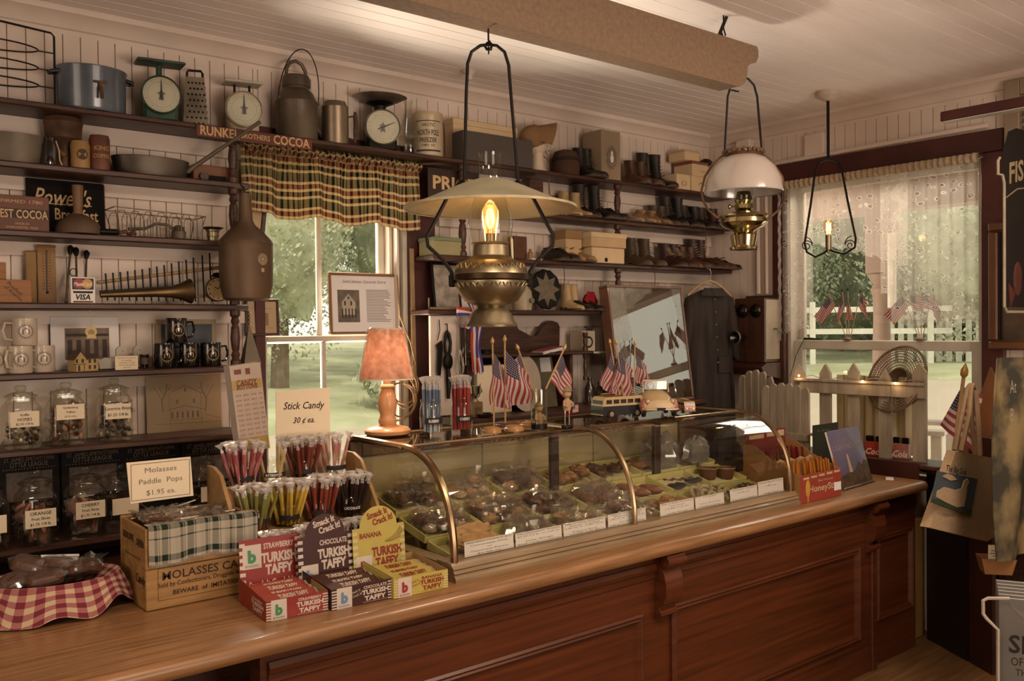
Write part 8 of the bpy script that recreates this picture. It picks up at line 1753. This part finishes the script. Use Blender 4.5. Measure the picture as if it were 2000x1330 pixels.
for m, y0, nm, z0 in ((AMB, .03, 'amber honey stick in the front half of the honey box', .0), (RDH, deep*.48+.02, 'dark red honey stick in the back half of the honey box', hf*.35)):
    s_ = thing('honey_stick', nm, 'honey stick', (0, 0, 0), 0, nm.replace('stick', 'sticks')); obj('straw', MB().tube([(0, 0, 0), (0, 0, hf*1.35)], .0052, 6), m, s_)
    for i in range(34):
        o = s_ if i == 0 else dup(s_, (0, 0, 0)); xx = .012+(W_-.024)*((i % 17)/16); yy = y0+(deep*.36)*((i // 17)*.55+.12*math.sin(i*3))
        if m == RDH and i % 17 > 14: continue
        o.location = V((a.x, a.y, ZT+.005+z0))+MX.Rotation(rz, 4, 'Z') @ V((xx, yy, 0)); o.rotation_euler = (-.10+.03*math.sin(i*2), .05*math.sin(i*1.3), rz)
yk = ctr(1675, 950).y; B0 = ctr(1646, 958)
c = [on(1, yk+.0, 1645, 959), on(1, yk, 1705, 941)]
t = thing('lighthouse_book', 'purple blue lighthouse book standing on the counter end', 'book', (B0.x, B0.y, ZT+.002), rot=(-.28, 0, math.atan2(ctr(1705, 941).y-B0.y, ctr(1705, 941).x-B0.x)))
w = (ctr(1705, 941)-B0).length; hh = ht(1612, B0, 850)*1.03
obj('cover', MB().bev(0, w, 0, .003, 0, hh, .0005), M('cover_dusk_blue', '4b4260', .35, var=.15, scale=3, h2='6a5f78', coat=.2), t); obj('pages', MB().box(.002, w-.002, .003, .014, .002, hh-.002), WCARD, t)
obj('dunes', MB().prism([(0, 0), (w, 0), (w, hh*.36), (w*.9, hh*.42), (w*.8, hh*.33), (w*.7, hh*.4), (w*.55, hh*.27), (w*.3, hh*.25), (0, hh*.2)], -.0008, 0), M('dune_print', '3d2a1a', .5, var=.4, scale=30, h2='5d4426'), t)
obj('lighthouse', MB().prism([(w*.36, hh*.25), (w*.46, hh*.25), (w*.43, hh*.56), (w*.39, hh*.56)], -.0014, 0), M('honey_cream'), t)
obj('lettering', Txt().line('Island', (w*.45, 0, hh*.82), h=hh*.06, shear=.3).line('LIGHTHOUSES', (w*.5, 0, hh*.70), h=hh*.10, w=w*.94), M('book_gold', '8a7a68', .5), t)
obj('easel_lip', MB().bev(.0, w, -.012, .001, -.002, .006, .001), STEEL, t)
g0 = on(1, 2.62, 1588, 858); g1 = on(1, 2.62, 1637, 845)
t = thing('gift_card', 'dark green card with faint gold print behind the lighthouse book', 'card', (g0.x, 2.62, ZT+.001)); w = g1.x-g0.x; hh = on(1, 2.62, 1612, 828).z-ZT
obj('card', MB().bev(0, w, 0, .004, 0, hh, .0005), M('dark_green_card', '33362a', .6, var=.15), t); obj('print', Txt().line('St. James', (w*.42, 0, hh*.88), h=.012, w=w*.5), M('book_gold'), t)
P = ctr(1755, 934); one('paper_tag', 'small white paper tag with a hole on the counter corner', 'tag', MB().bev(-.05, .05, -.018, .018, 0, .0012, .0004), WCARD, (P.x-.05, P.y+.02, ZT+.001), (0, 0, .5))
# ================================================================ inside the showcase: trays, candies, price cards
ZF = .879
TRM = M('lime_tray', 'b3ac66', .5, var=.1, scale=4, h2='c4be80'); NAP = M('tray_napkin', 'c0b78c', .8, var=.1)
def trayf(label, x0, x1, y0, y1, z, tilt=.10):
    t = thing('candy_tray', label, 'tray', ((x0+x1)/2, (y0+y1)/2, z), rot=(tilt, 0, 0)); a, b = (x1-x0)/2-.003, (y1-y0)/2-.003
    obj('tray', MB().box(-a, a, -b, b, 0, .003).box(-a, -a+.004, -b, b, .003, .028).box(a-.004, a, -b, b, .003, .028).box(-a+.004, a-.004, -b, -b+.004, .003, .02).box(-a+.004, a-.004, b-.004, b, .003, .032), TRM, t)
    obj('paper_liner', MB().box(-a+.006, a-.006, -b+.006, b-.006, .0035, .0045), NAP, t); return t
def lump(d, s, k=.22): return 1+k*math.sin(d.x*9+s)*math.sin(d.y*8+s*2)+k*.6*math.sin(d.z*13+d.x*7)
DKC = M('dark_chocolate', '3c2619', .4, var=.3, scale=30, h2='583824', bump=.3); MLK = M('milk_chocolate', '70482e', .4, var=.25, scale=25, h2='8a5c3a', bump=.2); NUT = M('nut_cluster', '66452c', .5, var=.4, scale=60, h2='a57c4c', bump=.5); TANC = M('tan_cluster', 'a58360', .6, var=.35, scale=40, h2='ab8a62', bump=.3); COOK = M('cookie', '9a7448', .7, var=.3, scale=35, h2='b08a5c', bump=.3); PALEC = M('pale_candy', 'c0b198', .5, var=.2, scale=20)
def sweet(nm, mb, m, film=None):
    s = thing(nm, 'x', 'candy', (0, 0, -9)); obj('sweet', mb, m, s)
    if film: obj('wrapper', MB().ball((0, 0, .006), film, 12, 8, sc_=(1.1, 1, .75), wob=lambda d: 1+.16*math.sin(d.x*11+d.y*7)*math.cos(d.z*9)).lathe([(film*.25, film*.62), (film*.55, film*1.25)], 9, wob=lambda a, z: 1+.3*math.sin(a*4)), FILM, s)
    return proto(s)
def ballm(r, s, sc_=(1, .9, .6), n=14): return MB().ball((0, 0, 0), r, n, 9, sc_=sc_, wob=lambda d: lump(d, s))
P_NUT = sweet('nut_cluster', ballm(.026, 1), NUT); P_DKC = sweet('chocolate_cluster', ballm(.024, 2), DKC); P_MLK = sweet('wrapped_chocolate', ballm(.024, 3, (1.2, .9, .6)), MLK, .034); P_DKW = sweet('wrapped_chocolate', ballm(.026, 4, (1.3, .9, .6)), DKC, .036); P_TAN = sweet('wrapped_cluster', ballm(.026, 5), TANC, .036); P_PAL = sweet('wrapped_candy', ballm(.02, 6), PALEC, .03)
P_COOK = sweet('cookie_bag', MB().ball((0, 0, 0), .085, 26, 16, sc_=(1.15, .62, .36), wob=lambda d: lump(d, 2.5, .10)), COOK)
P_RING = sweet('gummy_ring', MB().tube([(.026*math.cos(a*pi/9), .026*math.sin(a*pi/9), .007) for a in range(18)], .009, 8, True), M('sugared_gummy', '8a7f5e', .6, var=.3, scale=60))
P_FOIL = sweet('foil_packet', MB().sheet(10, 8, lambda u, v: (-.05+.1*u, -.03+.06*v, .012*math.sin(pi*u)*math.sin(pi*v)+.005*math.sin(u*25+v*8)), .003), M('silver_foil', 'c9c4bc', .15, metal=1, var=.1))
cup = MB().lathe([(0, 0), (.034, 0), (.046, .048), (.044, .048), (.033, .004)], 30, wob=lambda a, z: 1+.03*math.sin(a*22))
P_CUP = sweet('paper_cup', cup, M('brown_paper_cup', '5a3b24', .6, var=.2)); obj('filling', MB().cyl(.042, .036, .042, 24), MLK, P_CUP); obj('rim', MB().lathe([(.0455, .047), (.0475, .049), (.0455, .050)], 30), M('pale_rim'), P_CUP)
P_LIC = sweet('licorice_coil', MB().tube([((.012+.0007*i)*math.cos(i*.5)+.0, (.012+.0007*i)*math.sin(i*.5), .006+.0003*i) for i in range(40)], .006, 6), BLACK); P_TWI = sweet('red_twist', MB().tube([(-.08+.012*i, .006*math.sin(i*1.6), .008+.004*math.cos(i*1.6)) for i in range(14)], .007, 6), M('red_licorice', '4d1512', .35, coat=.3))
P_BROWN = sweet('brownie_log', MB().bev(-.03, .03, -.06, .06, 0, .03, .012), MLK)
rowF = (2.312, 2.50); rowB = (2.505, 2.675); rowC = (2.685, 2.85); xs = [1.665+.2515*i for i in range(8)]
front = (('cookie bags', [P_COOK], 2, .9), ('dark wrapped pretzels', [P_DKW], 9, .9), ('wrapped tan clusters', [P_TAN, P_PAL], 10, .9), ('wrapped brown chocolates', [P_MLK, P_DKW], 9, .9), ('dark nut clusters', [P_NUT], 13, .9), ('sugared gummy rings', [P_RING], 9, .9), ('silver foil packets', [P_FOIL], 6, .9))
back = (('pale and dark wrapped candies', [P_PAL, P_DKW], 9, .9), ('grey brown wrapped clusters', [P_TAN, P_DKW], 9, .9), ('dark wrapped chocolate bites', [P_DKC, P_DKW], 10, .9), ('brown wrapped caramels', [P_MLK], 9, .9), ('dark chocolate logs', [P_BROWN], 3, .9), ('licorice coils', [P_LIC, P_TWI], 4, .8), ('filled paper cups', [P_CUP], 2, .8))
third = (('dark fudge bites', [P_DKW], 6, .9), ('pale wrapped brittle', [P_PAL, P_TAN], 6, .9), ('grey wrapped nougats', [P_TAN, P_DKW], 6, .9), ('nut covered caramels', [P_NUT], 7, .9), ('dark chocolate bark', [P_DKC], 7, .9), ('brown caramel logs', [P_BROWN], 2, .9), ('mixed chocolates', [P_MLK, P_DKC], 6, .9))
for names, (y0, y1), z, tl, wher in ((front, rowF, ZF+.014, .16, 'front'), (back, rowB, ZF+.062, .22, 'middle'), (third, rowC, ZF+.118, .24, 'rear')):
    for i, (nm, ps, n, k) in enumerate(names):
        trayf('lime paper tray of %s in the %s row' % (nm, wher), xs[i], xs[i+1], y0, y1, z, tl)
        R_ = random.Random(i*7+int(y0*100)); cols_ = max(1, int(math.ceil(math.sqrt(n*1.0))))
        for j in range(n):
            r_, c_ = divmod(j, cols_); rows_ = math.ceil(n/cols_)
            x = xs[i]+.035+(.18)*((c_+.5+.22*R_.uniform(-1, 1))/cols_); y = y0+.036+(y1-y0-.072)*((r_+.5+.22*R_.uniform(-1, 1))/rows_)
            if nm == 'cookie bags': x, y = xs[i]+.125+.02*j, y0+.065+.07*j
            zz_ = z+tl*(y-(y0+y1)/2)+(.022 if ps[0] in (P_RING, P_FOIL) else .003 if ps[0] in (P_CUP, P_BROWN, P_LIC) else .045 if nm == 'cookie bags' else .022+.02*(R_.random() < .35))
            rot = (R_.uniform(-.15, .15), R_.uniform(-.15, .15), R_.uniform(0, 6)) if ps[0] not in (P_CUP, P_BROWN, P_LIC) else (0, 0, R_.uniform(-.2, .2) if ps[0] is P_BROWN else R_.uniform(-.6, .6))
            p_ = ps[j % len(ps)]
            if nm == 'licorice coils': x, y = xs[i]+.07+.11*(j//2), y0+.05+.075*(j % 2)
            if ps[0] is P_RING: rot = (1.1, 0, R_.uniform(-.3, .3)); zz_ += .012
            dup(p_, (x, y, zz_), rot, '%s from the tray of %s in the %s row' % (p_.name.split('.')[0].replace('_', ' '), nm, wher), '%s in the %s row' % (nm, wher), None if ps[0] in (P_COOK, P_RING, P_FOIL, P_CUP, P_BROWN, P_LIC) else 1.3)
# crumpled clear bags of the right end
bagm = GL('olive_bag_film', '9a9466', .7, .15, .15, dull=.12)
for x, y, s_, lb in ((3.10, 2.74, .11, 'big crumpled clear bag at the back right of the showcase'), (3.30, 2.70, .08, 'smaller crumpled clear bag by the right end glass')):
    one('crumpled_bag', lb, 'bag', MB().ball((0, 0, 0), s_, 18, 10, sc_=(1, .55, .85), wob=lambda d: lump(d, x*5, .18)), bagm, (x, y, 1.055))
# price cards along the front glass
def pcard(i, p0, p1, q0, lines):
    y = 2.292; a, b = on(1, y, p0, 1000).x, on(1, y, p1, 1000).x; z1 = on(1, y, p0, q0).z; w = b-a; h = z1-.9165
    t = thing('price_card', ('white price card for fresh baked cookies, first from the left', 'white price card for marshmallow treats, second from the left', 'white price card for pecan turtles, third from the left', 'white price card just left of the middle rib', 'white price card just right of the middle rib', 'white price card behind the second right pane, sixth from the left', 'white price card below the paper cups, seventh from the left', 'white price card at the right end of the showcase')[i], 'card', ((a+b)/2, y, .9165), rot=(-.06, 0, 0))
    obj('card', MB().bev(-w/2, w/2, 0, .0015, 0, h, .0003), WCARD, t)
    tx = Txt(); n = len(lines)
    for j, s in enumerate(lines): tx.line(s, (0, 0, h*(.88-.78*j/max(1, n-1))), h=h*.10, w=w*min(.92, .055*len(s)))
    for z in (0.004, h-.003): tx.box(-w*.48, w*.48, -.0006, 0, z, z+.0006)
    obj('lettering', tx, GINK, t)
CL = (('FRESH BAKED COOKIES $1.00 ea.', 'Chocolate Chip', 'or', 'Oatmeal Raisin', '$1.00 ea.'), ('Marshmallow Treats', '$2.25 1/4 lb. or 1.50 ea.', '', 'Jelly Rings', '$2.25 1/4 lb. or 1.50 ea.'), ('Milk or Dark Chocolate', 'Pecan Turtles', '5.80 ea. or 14.80 1/2 lb.', '', 'Peanut Bark', '13.80 1/2 lb.'), ('Dark Chocolate', 'Peanut Swirl', '1.80 ea. or 14.80 1/2 lb.', '', 'Truffles', '1.80 ea. or 14.80 1/2 lb.'), ('Milk or Dark Chocolate', 'Caramels', '14.80 1/2 lb.', '', 'Jelly Rings'), ('Licorice', '', 'Peach Gummies', '13.80 1/2 lb.'), ('Licorice Twists', '5.50 ea.', '', 'Foil Chocolates'), ('Peanut Butter Cups', '1.80 ea.', '', 'Fudge Cups'))
for i, (p0, p1, q0) in enumerate(((907, 1003, 1060), (1007, 1097, 1043), (1101, 1183, 1024), (1188, 1262, 1006), (1290, 1356, 985), (1359, 1415, 972), (1427, 1480, 957), (1482, 1531, 942))): pcard(i, p0, p1, q0, CL[i])
# ================================================================ on top of the showcase
ZS = CT+.007
def top(x, y): return oZ(x, y, ZS)
P = top(757, 846); k = mpp(P)
def hz(q): return on(1, P.y, 757, q).z-ZS
t = thing('table_lamp', 'turned wooden table lamp with lit reddish cork shade on the showcase', 'lamp', P)
LW = M('honey_turned_wood', 'c08a5c', .4, var=.1, scale=6, stretch=(4, 4, 1), coat=.2); r1 = k
obj('base', MB().lathe([(0, 0), (44*k, 0), (45*k, .012), (40*k, .022), (20*k, .030), (0, .031)], 40), LW, t)
obj('body', MB().lathe([(16*k, .028), (15*k, hz(829)), (17*k, hz(826)), (18*k, hz(820)), (15*k, hz(814)), (14*k, hz(810)), (17*k, hz(800)), (19*k, hz(788)), (16*k, hz(772)), (11*k, hz(760)), (12*k, hz(757)), (15*k, hz(755)), (14*k, hz(752)), (8*k, hz(750)), (7*k, hz(735)), (0, hz(735))], 32), LW, t)
SHM = M('cork_shade', 'b88c78', .8, var=.35, scale=45, h2='d8b8a2'); b = SHM.node_tree.nodes['Principled BSDF']
m_ = SHM.node_tree; tl = m_.nodes.new('ShaderNodeBsdfTranslucent'); tl.inputs[0].default_value = (.8, .30, .14, 1); mx = m_.nodes.new('ShaderNodeMixShader'); mx.inputs[0].default_value = .6; ou = m_.nodes['Material Output']
m_.links.new(b.outputs[0], mx.inputs[1]); m_.links.new(tl.outputs[0], mx.inputs[2]); m_.links.new(mx.outputs[0], ou.inputs[0]); cr = [n for n in m_.nodes if n.type == 'VALTORGB'][0]; m_.links.new(cr.outputs[0], tl.inputs[0])
obj('lamp_shade', MB().lathe([(53*k, hz(740)), (34*k, hz(643)), (33.3*k, hz(643)), (52.3*k, hz(740))], 40), SHM, t)
obj('shade_edge', MB().lathe([(53.5*k, hz(741)), (53.8*k, hz(738)), (52*k, hz(738))], 40).lathe([(34.4*k, hz(644)), (34.2*k, hz(641)), (33*k, hz(642))], 40), CARD, t)
obj('plastic_cover', MB().lathe([(55*k, hz(738)), (37*k, hz(642)), (33*k, hz(639))], 30, wob=lambda a, z: 1+.02*math.sin(a*5)), FILM, t)
lamp('table_lamp_bulb', 'POINT', (P.x, P.y, ZS+hz(695)), 4.4, (1, .74, .55), size=.03)
# two stick jars
jt = thing('x', 'x', 'x', (0, 0, -9)); proto(jt)
for (x, y), c, nm, n, word, sd in (((842, 853), '5d6a80', 'blue and white striped', 22, 'BLUEBERRY', 71), ((902, 848), '8c2f2a', 'deep red cherry', 24, 'CHERRY', 72)):
    P = top(x, y-6); o = dup(jp, P, 0, 'tall glass jar of %s candy sticks on the showcase' % nm)
    o.scale = (1.0, 1.0, 1.5); s = proto(stickp(c, 'b3b6bd' if 'blue' in nm else None)); fill_jar((P.x, P.y, P.z), s, n, '%s candy stick in its jar on the showcase' % nm, '%s sticks on the showcase' % nm, sd, 1.0, .03, .74)
    for q in sc.objects:
        if q.get('group') == '%s sticks on the showcase' % nm: q.scale = (.95, .95, 1.42)
    tx = Txt().line(word, (0, 0, 0), h=.007, w=.04, bold=.02); obj('lettering', MB().add([(JR*1.014*math.sin(x_/JR-.3), -JR*1.014*math.cos(x_/JR-.3), z+JH*.39) for x_, yy, z in tx.v], tx.f), WINK, o)
# wooden flag stands and flags
STW = M('light_turned_wood', '9a6f3e', .4, var=.15, scale=8, coat=.2)
for (x, y), s_, lb in (((960, 845), 1, 'turned wooden flag stand, front left of four'), ((985, 834), .9, 'dark turned wooden flag stand behind the left one'), ((1004, 841), 1, 'pale turned wooden flag stand in the middle front'), ((1032, 834), .9, 'pale turned wooden flag stand nearest the drinking glass')):
    P = top(x, y); k = mpp(P); one('flag_stand', lb, 'flag stand', MB().lathe([(0, 0), (20*k*s_, 0), (20*k*s_, .010), (17*k*s_, .014), (17*k*s_, .018), (12*k*s_, .021), (0, .024)], 26), RUST if 'dark' in lb else STW, P)
yF = top(975, 836).y
PF = lambda x, y: on(1, yF, x, y)
flag('upright flag at the left of the showcase group, its cloth hanging narrow', (962, 672), (965, 836), [(963, 686), (985, 722), (998, 800), (955, 790)], PF, rip=.012, sr=.0035)
flag('upright flag in the middle of the showcase group, its cloth spread widest', (986, 668), (987, 826), [(987, 683), (1033, 733), (1042, 786), (984, 797)], lambda x, y: on(1, yF-.012, x, y), rip=.014, sr=.0035)
flag('flag leaning left out of the drinking glass', (1013, 684), (1052, 792), [(1014, 690), (1005, 712), (1026, 762), (1037, 747)], lambda x, y: on(1, yF+.01, x, y), rip=.008, sr=.0035)
flag('flag on a slanting stick held by the small figure', (1101, 683), (1066, 760), [(1099, 694), (1074, 742), (1104, 780), (1119, 745)], lambda x, y: on(1, yF+.01, x, y), rip=.008, sr=.0035)
P = top(1053, 838); k = mpp(P); g = thing('drinking_glass', 'tall drinking glass with dark base holding a little figure', 'glass', P); hh = on(1, P.y, 1053, 760).z-ZS
obj('glass', MB().lathe([(16*k, .02), (18*k, hh), (17*k, hh), (15*k, .022)], 26), GLASS, g); obj('dark_base', MB().cyl(16*k, .001, .02, 24), BLACK, g)
FIGW = M('worn_figure_paint', 'a08464', .6, var=.25, scale=30); 
def figure(name, label, P, hh, legs, hatw):
    t = thing(name, label, 'figurine', P); k_ = hh
    if legs:
        obj('stand', MB().cyl(.022, 0, .009, 20, S3(1.2, .8, 1)), BLACK, t)
        for s in (-1, 1): obj('leg_rod', MB().tube([(s*.011, 0, .009), (s*.011, 0, hh*.42)], .0022, 6).cyl(.0035, hh*.34, hh*.42, 8, T(s*.011, 0, 0)), STEEL, t)
    z0 = hh*.40 if legs else .02
    obj('body', MB().lathe([(0, z0), (.013, z0), (.017, z0+hh*.10), (.015, z0+hh*.22), (.009, z0+hh*.27), (.010, z0+hh*.30)], 16).ball((0, 0, z0+hh*.40), hh*.105, 14, 10).tube([(-.014, 0, z0+hh*.23), (-.024, -.008, z0+hh*.14), (-.012, -.018, z0+hh*.10)], .005, 8).tube([(.014, 0, z0+hh*.23), (.024, -.008, z0+hh*.14), (.012, -.018, z0+hh*.12)], .005, 8), FIGW, t)
    obj('hat', MB().lathe([(.0, z0+hh*.60), (hatw*.5, z0+hh*.52), (hatw, z0+hh*.46), (hatw*.9, z0+hh*.45), (0, z0+hh*.47)], 18, T(0, 0, 0)), M('figure_hat', '7d6a4a', .7), t)
    return t
figure('wooden_figure', 'little figure with straw hat standing inside the drinking glass', (P.x, P.y, ZS+.0), hh*1.0, False, .018)
t = figure('wooden_figure', 'little drummer figure on two thin rods beside the slanting flag', top(1108, 835), on(1, top(1108, 835).y, 1108, 752).z-ZS, True, .022)
obj('tiny_flag', MB().sheet(6, 5, lambda u, v: (.02+.03*u, -.01, .055+.03*v-.01*u+.012*u), .0008), FLAG, t); obj('red_coat', MB().lathe([(.0165, .046), (.0185, .058), (.0165, .066)], 14, a0=-1, a1=1.2), REDC, t)
P = top(1215, 818); yv = P.y+.05
PG = lambda x, y: on(1, yv, x, y)
flag('left flag behind the toy bus, its cloth drooping left', (1192, 672), (1216, 808), [(1194, 688), (1214, 716), (1200, 772), (1170, 752)], PG, rip=.010, sr=.003)
flag('broad flag behind the toy bus in the middle of three', (1204, 673), (1222, 808), [(1207, 688), (1236, 722), (1232, 776), (1192, 768)], lambda x, y: on(1, yv-.015, x, y), rip=.014, sr=.003)
flag('right flag behind the toy bus, hanging close to its stick', (1240, 674), (1238, 808), [(1241, 688), (1262, 714), (1272, 753), (1240, 748)], lambda x, y: on(1, yv+.01, x, y), rip=.010, sr=.003)
# toy vehicles
TIRE = M('toy_rubber', '14110f', .7); HUB = M('toy_hub', 'a89678', .35, metal=.5); DGL = M('toy_window', '2a2722', .15, coat=.4)
def wheels(t, pts, r, ax='y'):
    for x, y in pts: w_ = obj('wheel', MB().cyl(r, -.006, .006, 18, T(x, y, r) @ (Rx(pi/2) if ax == 'y' else Ry(pi/2))), TIRE, t); obj('hubcap', MB().cyl(r*.55, -.0072, .0072, 14, T(x, y, r) @ (Rx(pi/2) if ax == 'y' else Ry(pi/2))), HUB, w_)
def bus(name, label, P, rz, L, m1, m2, board):
    t = thing(name, label, 'toy bus', P, rz); H = L*.44; B = L*.20
    side = [(-L*.5, .10*L), (-L*.485, .06*L), (L*.485, .06*L), (L*.5, .10*L), (L*.495, .24*L)]
    obj('lower_body', MB().prism([(-L*.495, .24*L)]+side, -B, B), m1, t)
    obj('upper_body', MB().prism([(-L*.495, .242*L), (L*.495, .242*L), (L*.46, .37*L), (L*.42, .41*L), (-L*.42, .41*L), (-L*.47, .37*L)], -B*.97, B*.97), m2, t)
    for i in range(5): obj('side_window', MB().box(-L*.42+i*L*.17, -L*.29+i*L*.17, -B*1.0, -B*.96, .28*L, .355*L), DGL, t)
    for s in (-1, 1): obj('end_window', MB().box(s*L*.492-.001, s*L*.492+.001, -B*.75, B*.75, .275*L, .345*L, Ry(-s*.0)), DGL, t)
    obj('trim_line', MB().box(-L*.497, L*.497, -B*1.01, B*1.01, .236*L, .245*L), WHITEP, t)
    obj('roof_rack', MB().bev(-L*.33, L*.36, -B*.7, B*.7, .42*L, .435*L, .002), STW, t)
    if board: obj('surf_board', MB().ball((0, 0, .46*L), L*.42, 16, 6, sc_=(1, .2, .05)), m2, t)
    for s in (-1, 1): obj('head_lamp', MB().cyl(.07*L*.5, 0, .003, 12, T(L*.498, s*B*.6, .17*L) @ Ry(pi/2)), HUB, t)
    obj('bumper', MB().bev(L*.49, L*.52, -B, B, .055*L, .085*L, .002).bev(-L*.52, -L*.49, -B, B, .055*L, .085*L, .002), HUB, t)
    wheels(t, [(-L*.31, -B*.95), (L*.31, -B*.95), (-L*.31, B*.95), (L*.31, B*.95)], L*.085); return t
TCR = M('toy_cream', 'b39a70', .35, var=.08, coat=.3); TDK = M('toy_dark_blue', '1f2226', .3, var=.1, coat=.4); TPK = M('toy_pink_red', 'a8584a', .4, var=.35, scale=30, h2='c08a78', coat=.3)
a, b = top(1176, 818), top(1257, 812)
bus('toy_bus', 'toy camper bus, dark blue below and cream above, on the showcase', ((a.x+b.x)/2, (a.y+b.y)/2+.03, ZS), math.atan2(b.y-a.y, b.x-a.x), (b-a).length*1.0, TDK, TCR, True)
P = top(1352, 806); bus('toy_bus', 'small red and cream toy camper with surf board, facing the room', (P.x, P.y+.04, ZS), -2.1, .125, TPK, TCR, True)
P = top(1296, 812); P.y += .05; k = mpp(P); Wb = 36*k
t = thing('toy_car', 'pink and cream toy beetle car facing the room, between two toy campers', 'toy car', P, -.62)
bod = []
for y, w_, z0, z1 in ((-.115, .5, .035, .05), (-.11, .75, .03, .075), (-.07, .86, .03, .098), (-.02, .9, .03, .108), (.0, .9, .03, .115), (.09, .88, .03, .10), (.115, .6, .035, .06)):
    bod.append([(Wb*w_*x, y, z0+(z1-z0)*h_) for x, h_ in ((-1, 0), (-1.0, .4), (-.75, .8), (-.35, .97), (0, 1), (.35, .97), (.75, .8), (1.0, .4), (1, 0))])
obj('body', MB().loft(bod), TCR, t)
for s in (-1, 1):
    for y in (-.075, .075): obj('fender', MB().ball((s*Wb*.80, y, .046), .034, 14, 10, sc_=(.55, 1.05, .95)), TPK, t)
    obj('head_lamp', MB().ball((s*Wb*.66, -.10, .066), .0135, 12, 8), HUB, t)
obj('windscreen', MB().bev(-Wb*.62, Wb*.62, -.022, -.018, .112, .150, .001), GLASS, t); obj('windscreen_frame', MB().tube([(-Wb*.7, -.02, .10), (-Wb*.66, -.016, .152), (Wb*.66, -.016, .152), (Wb*.7, -.02, .10)], .0035, 6), TCR, t)
obj('steering_wheel', MB().tube([(-.02+.016*math.cos(q*pi/6), .0+.004*math.sin(q*pi/6), .128+.016*math.sin(q*pi/6)) for q in range(12)], .002, 5, True), BLACK, t)
obj('bumper', MB().tube([(-Wb*.95, -.105, .035), (-Wb*.8, -.122, .035), (Wb*.8, -.122, .035), (Wb*.95, -.105, .035)], .005, 6), TCR, t); obj('number_plate', MB().box(-.018, .018, -.128, -.126, .03, .042), BLACK, t)
for s in (-1, 1): obj('mirror', MB().tube([(s*Wb*.7, -.018, .12), (s*Wb*.88, -.02, .13)], .002, 5).ball((s*Wb*.92, -.02, .133), .008, 8, 6), BLACK, t)
wheels(t, [(-Wb*.82, -.075), (Wb*.82, -.075), (-Wb*.82, .075), (Wb*.82, .075)], .030, 'x')
# ================================================================ clear the patterns the copies were made from
for p_ in protos: drop(p_)
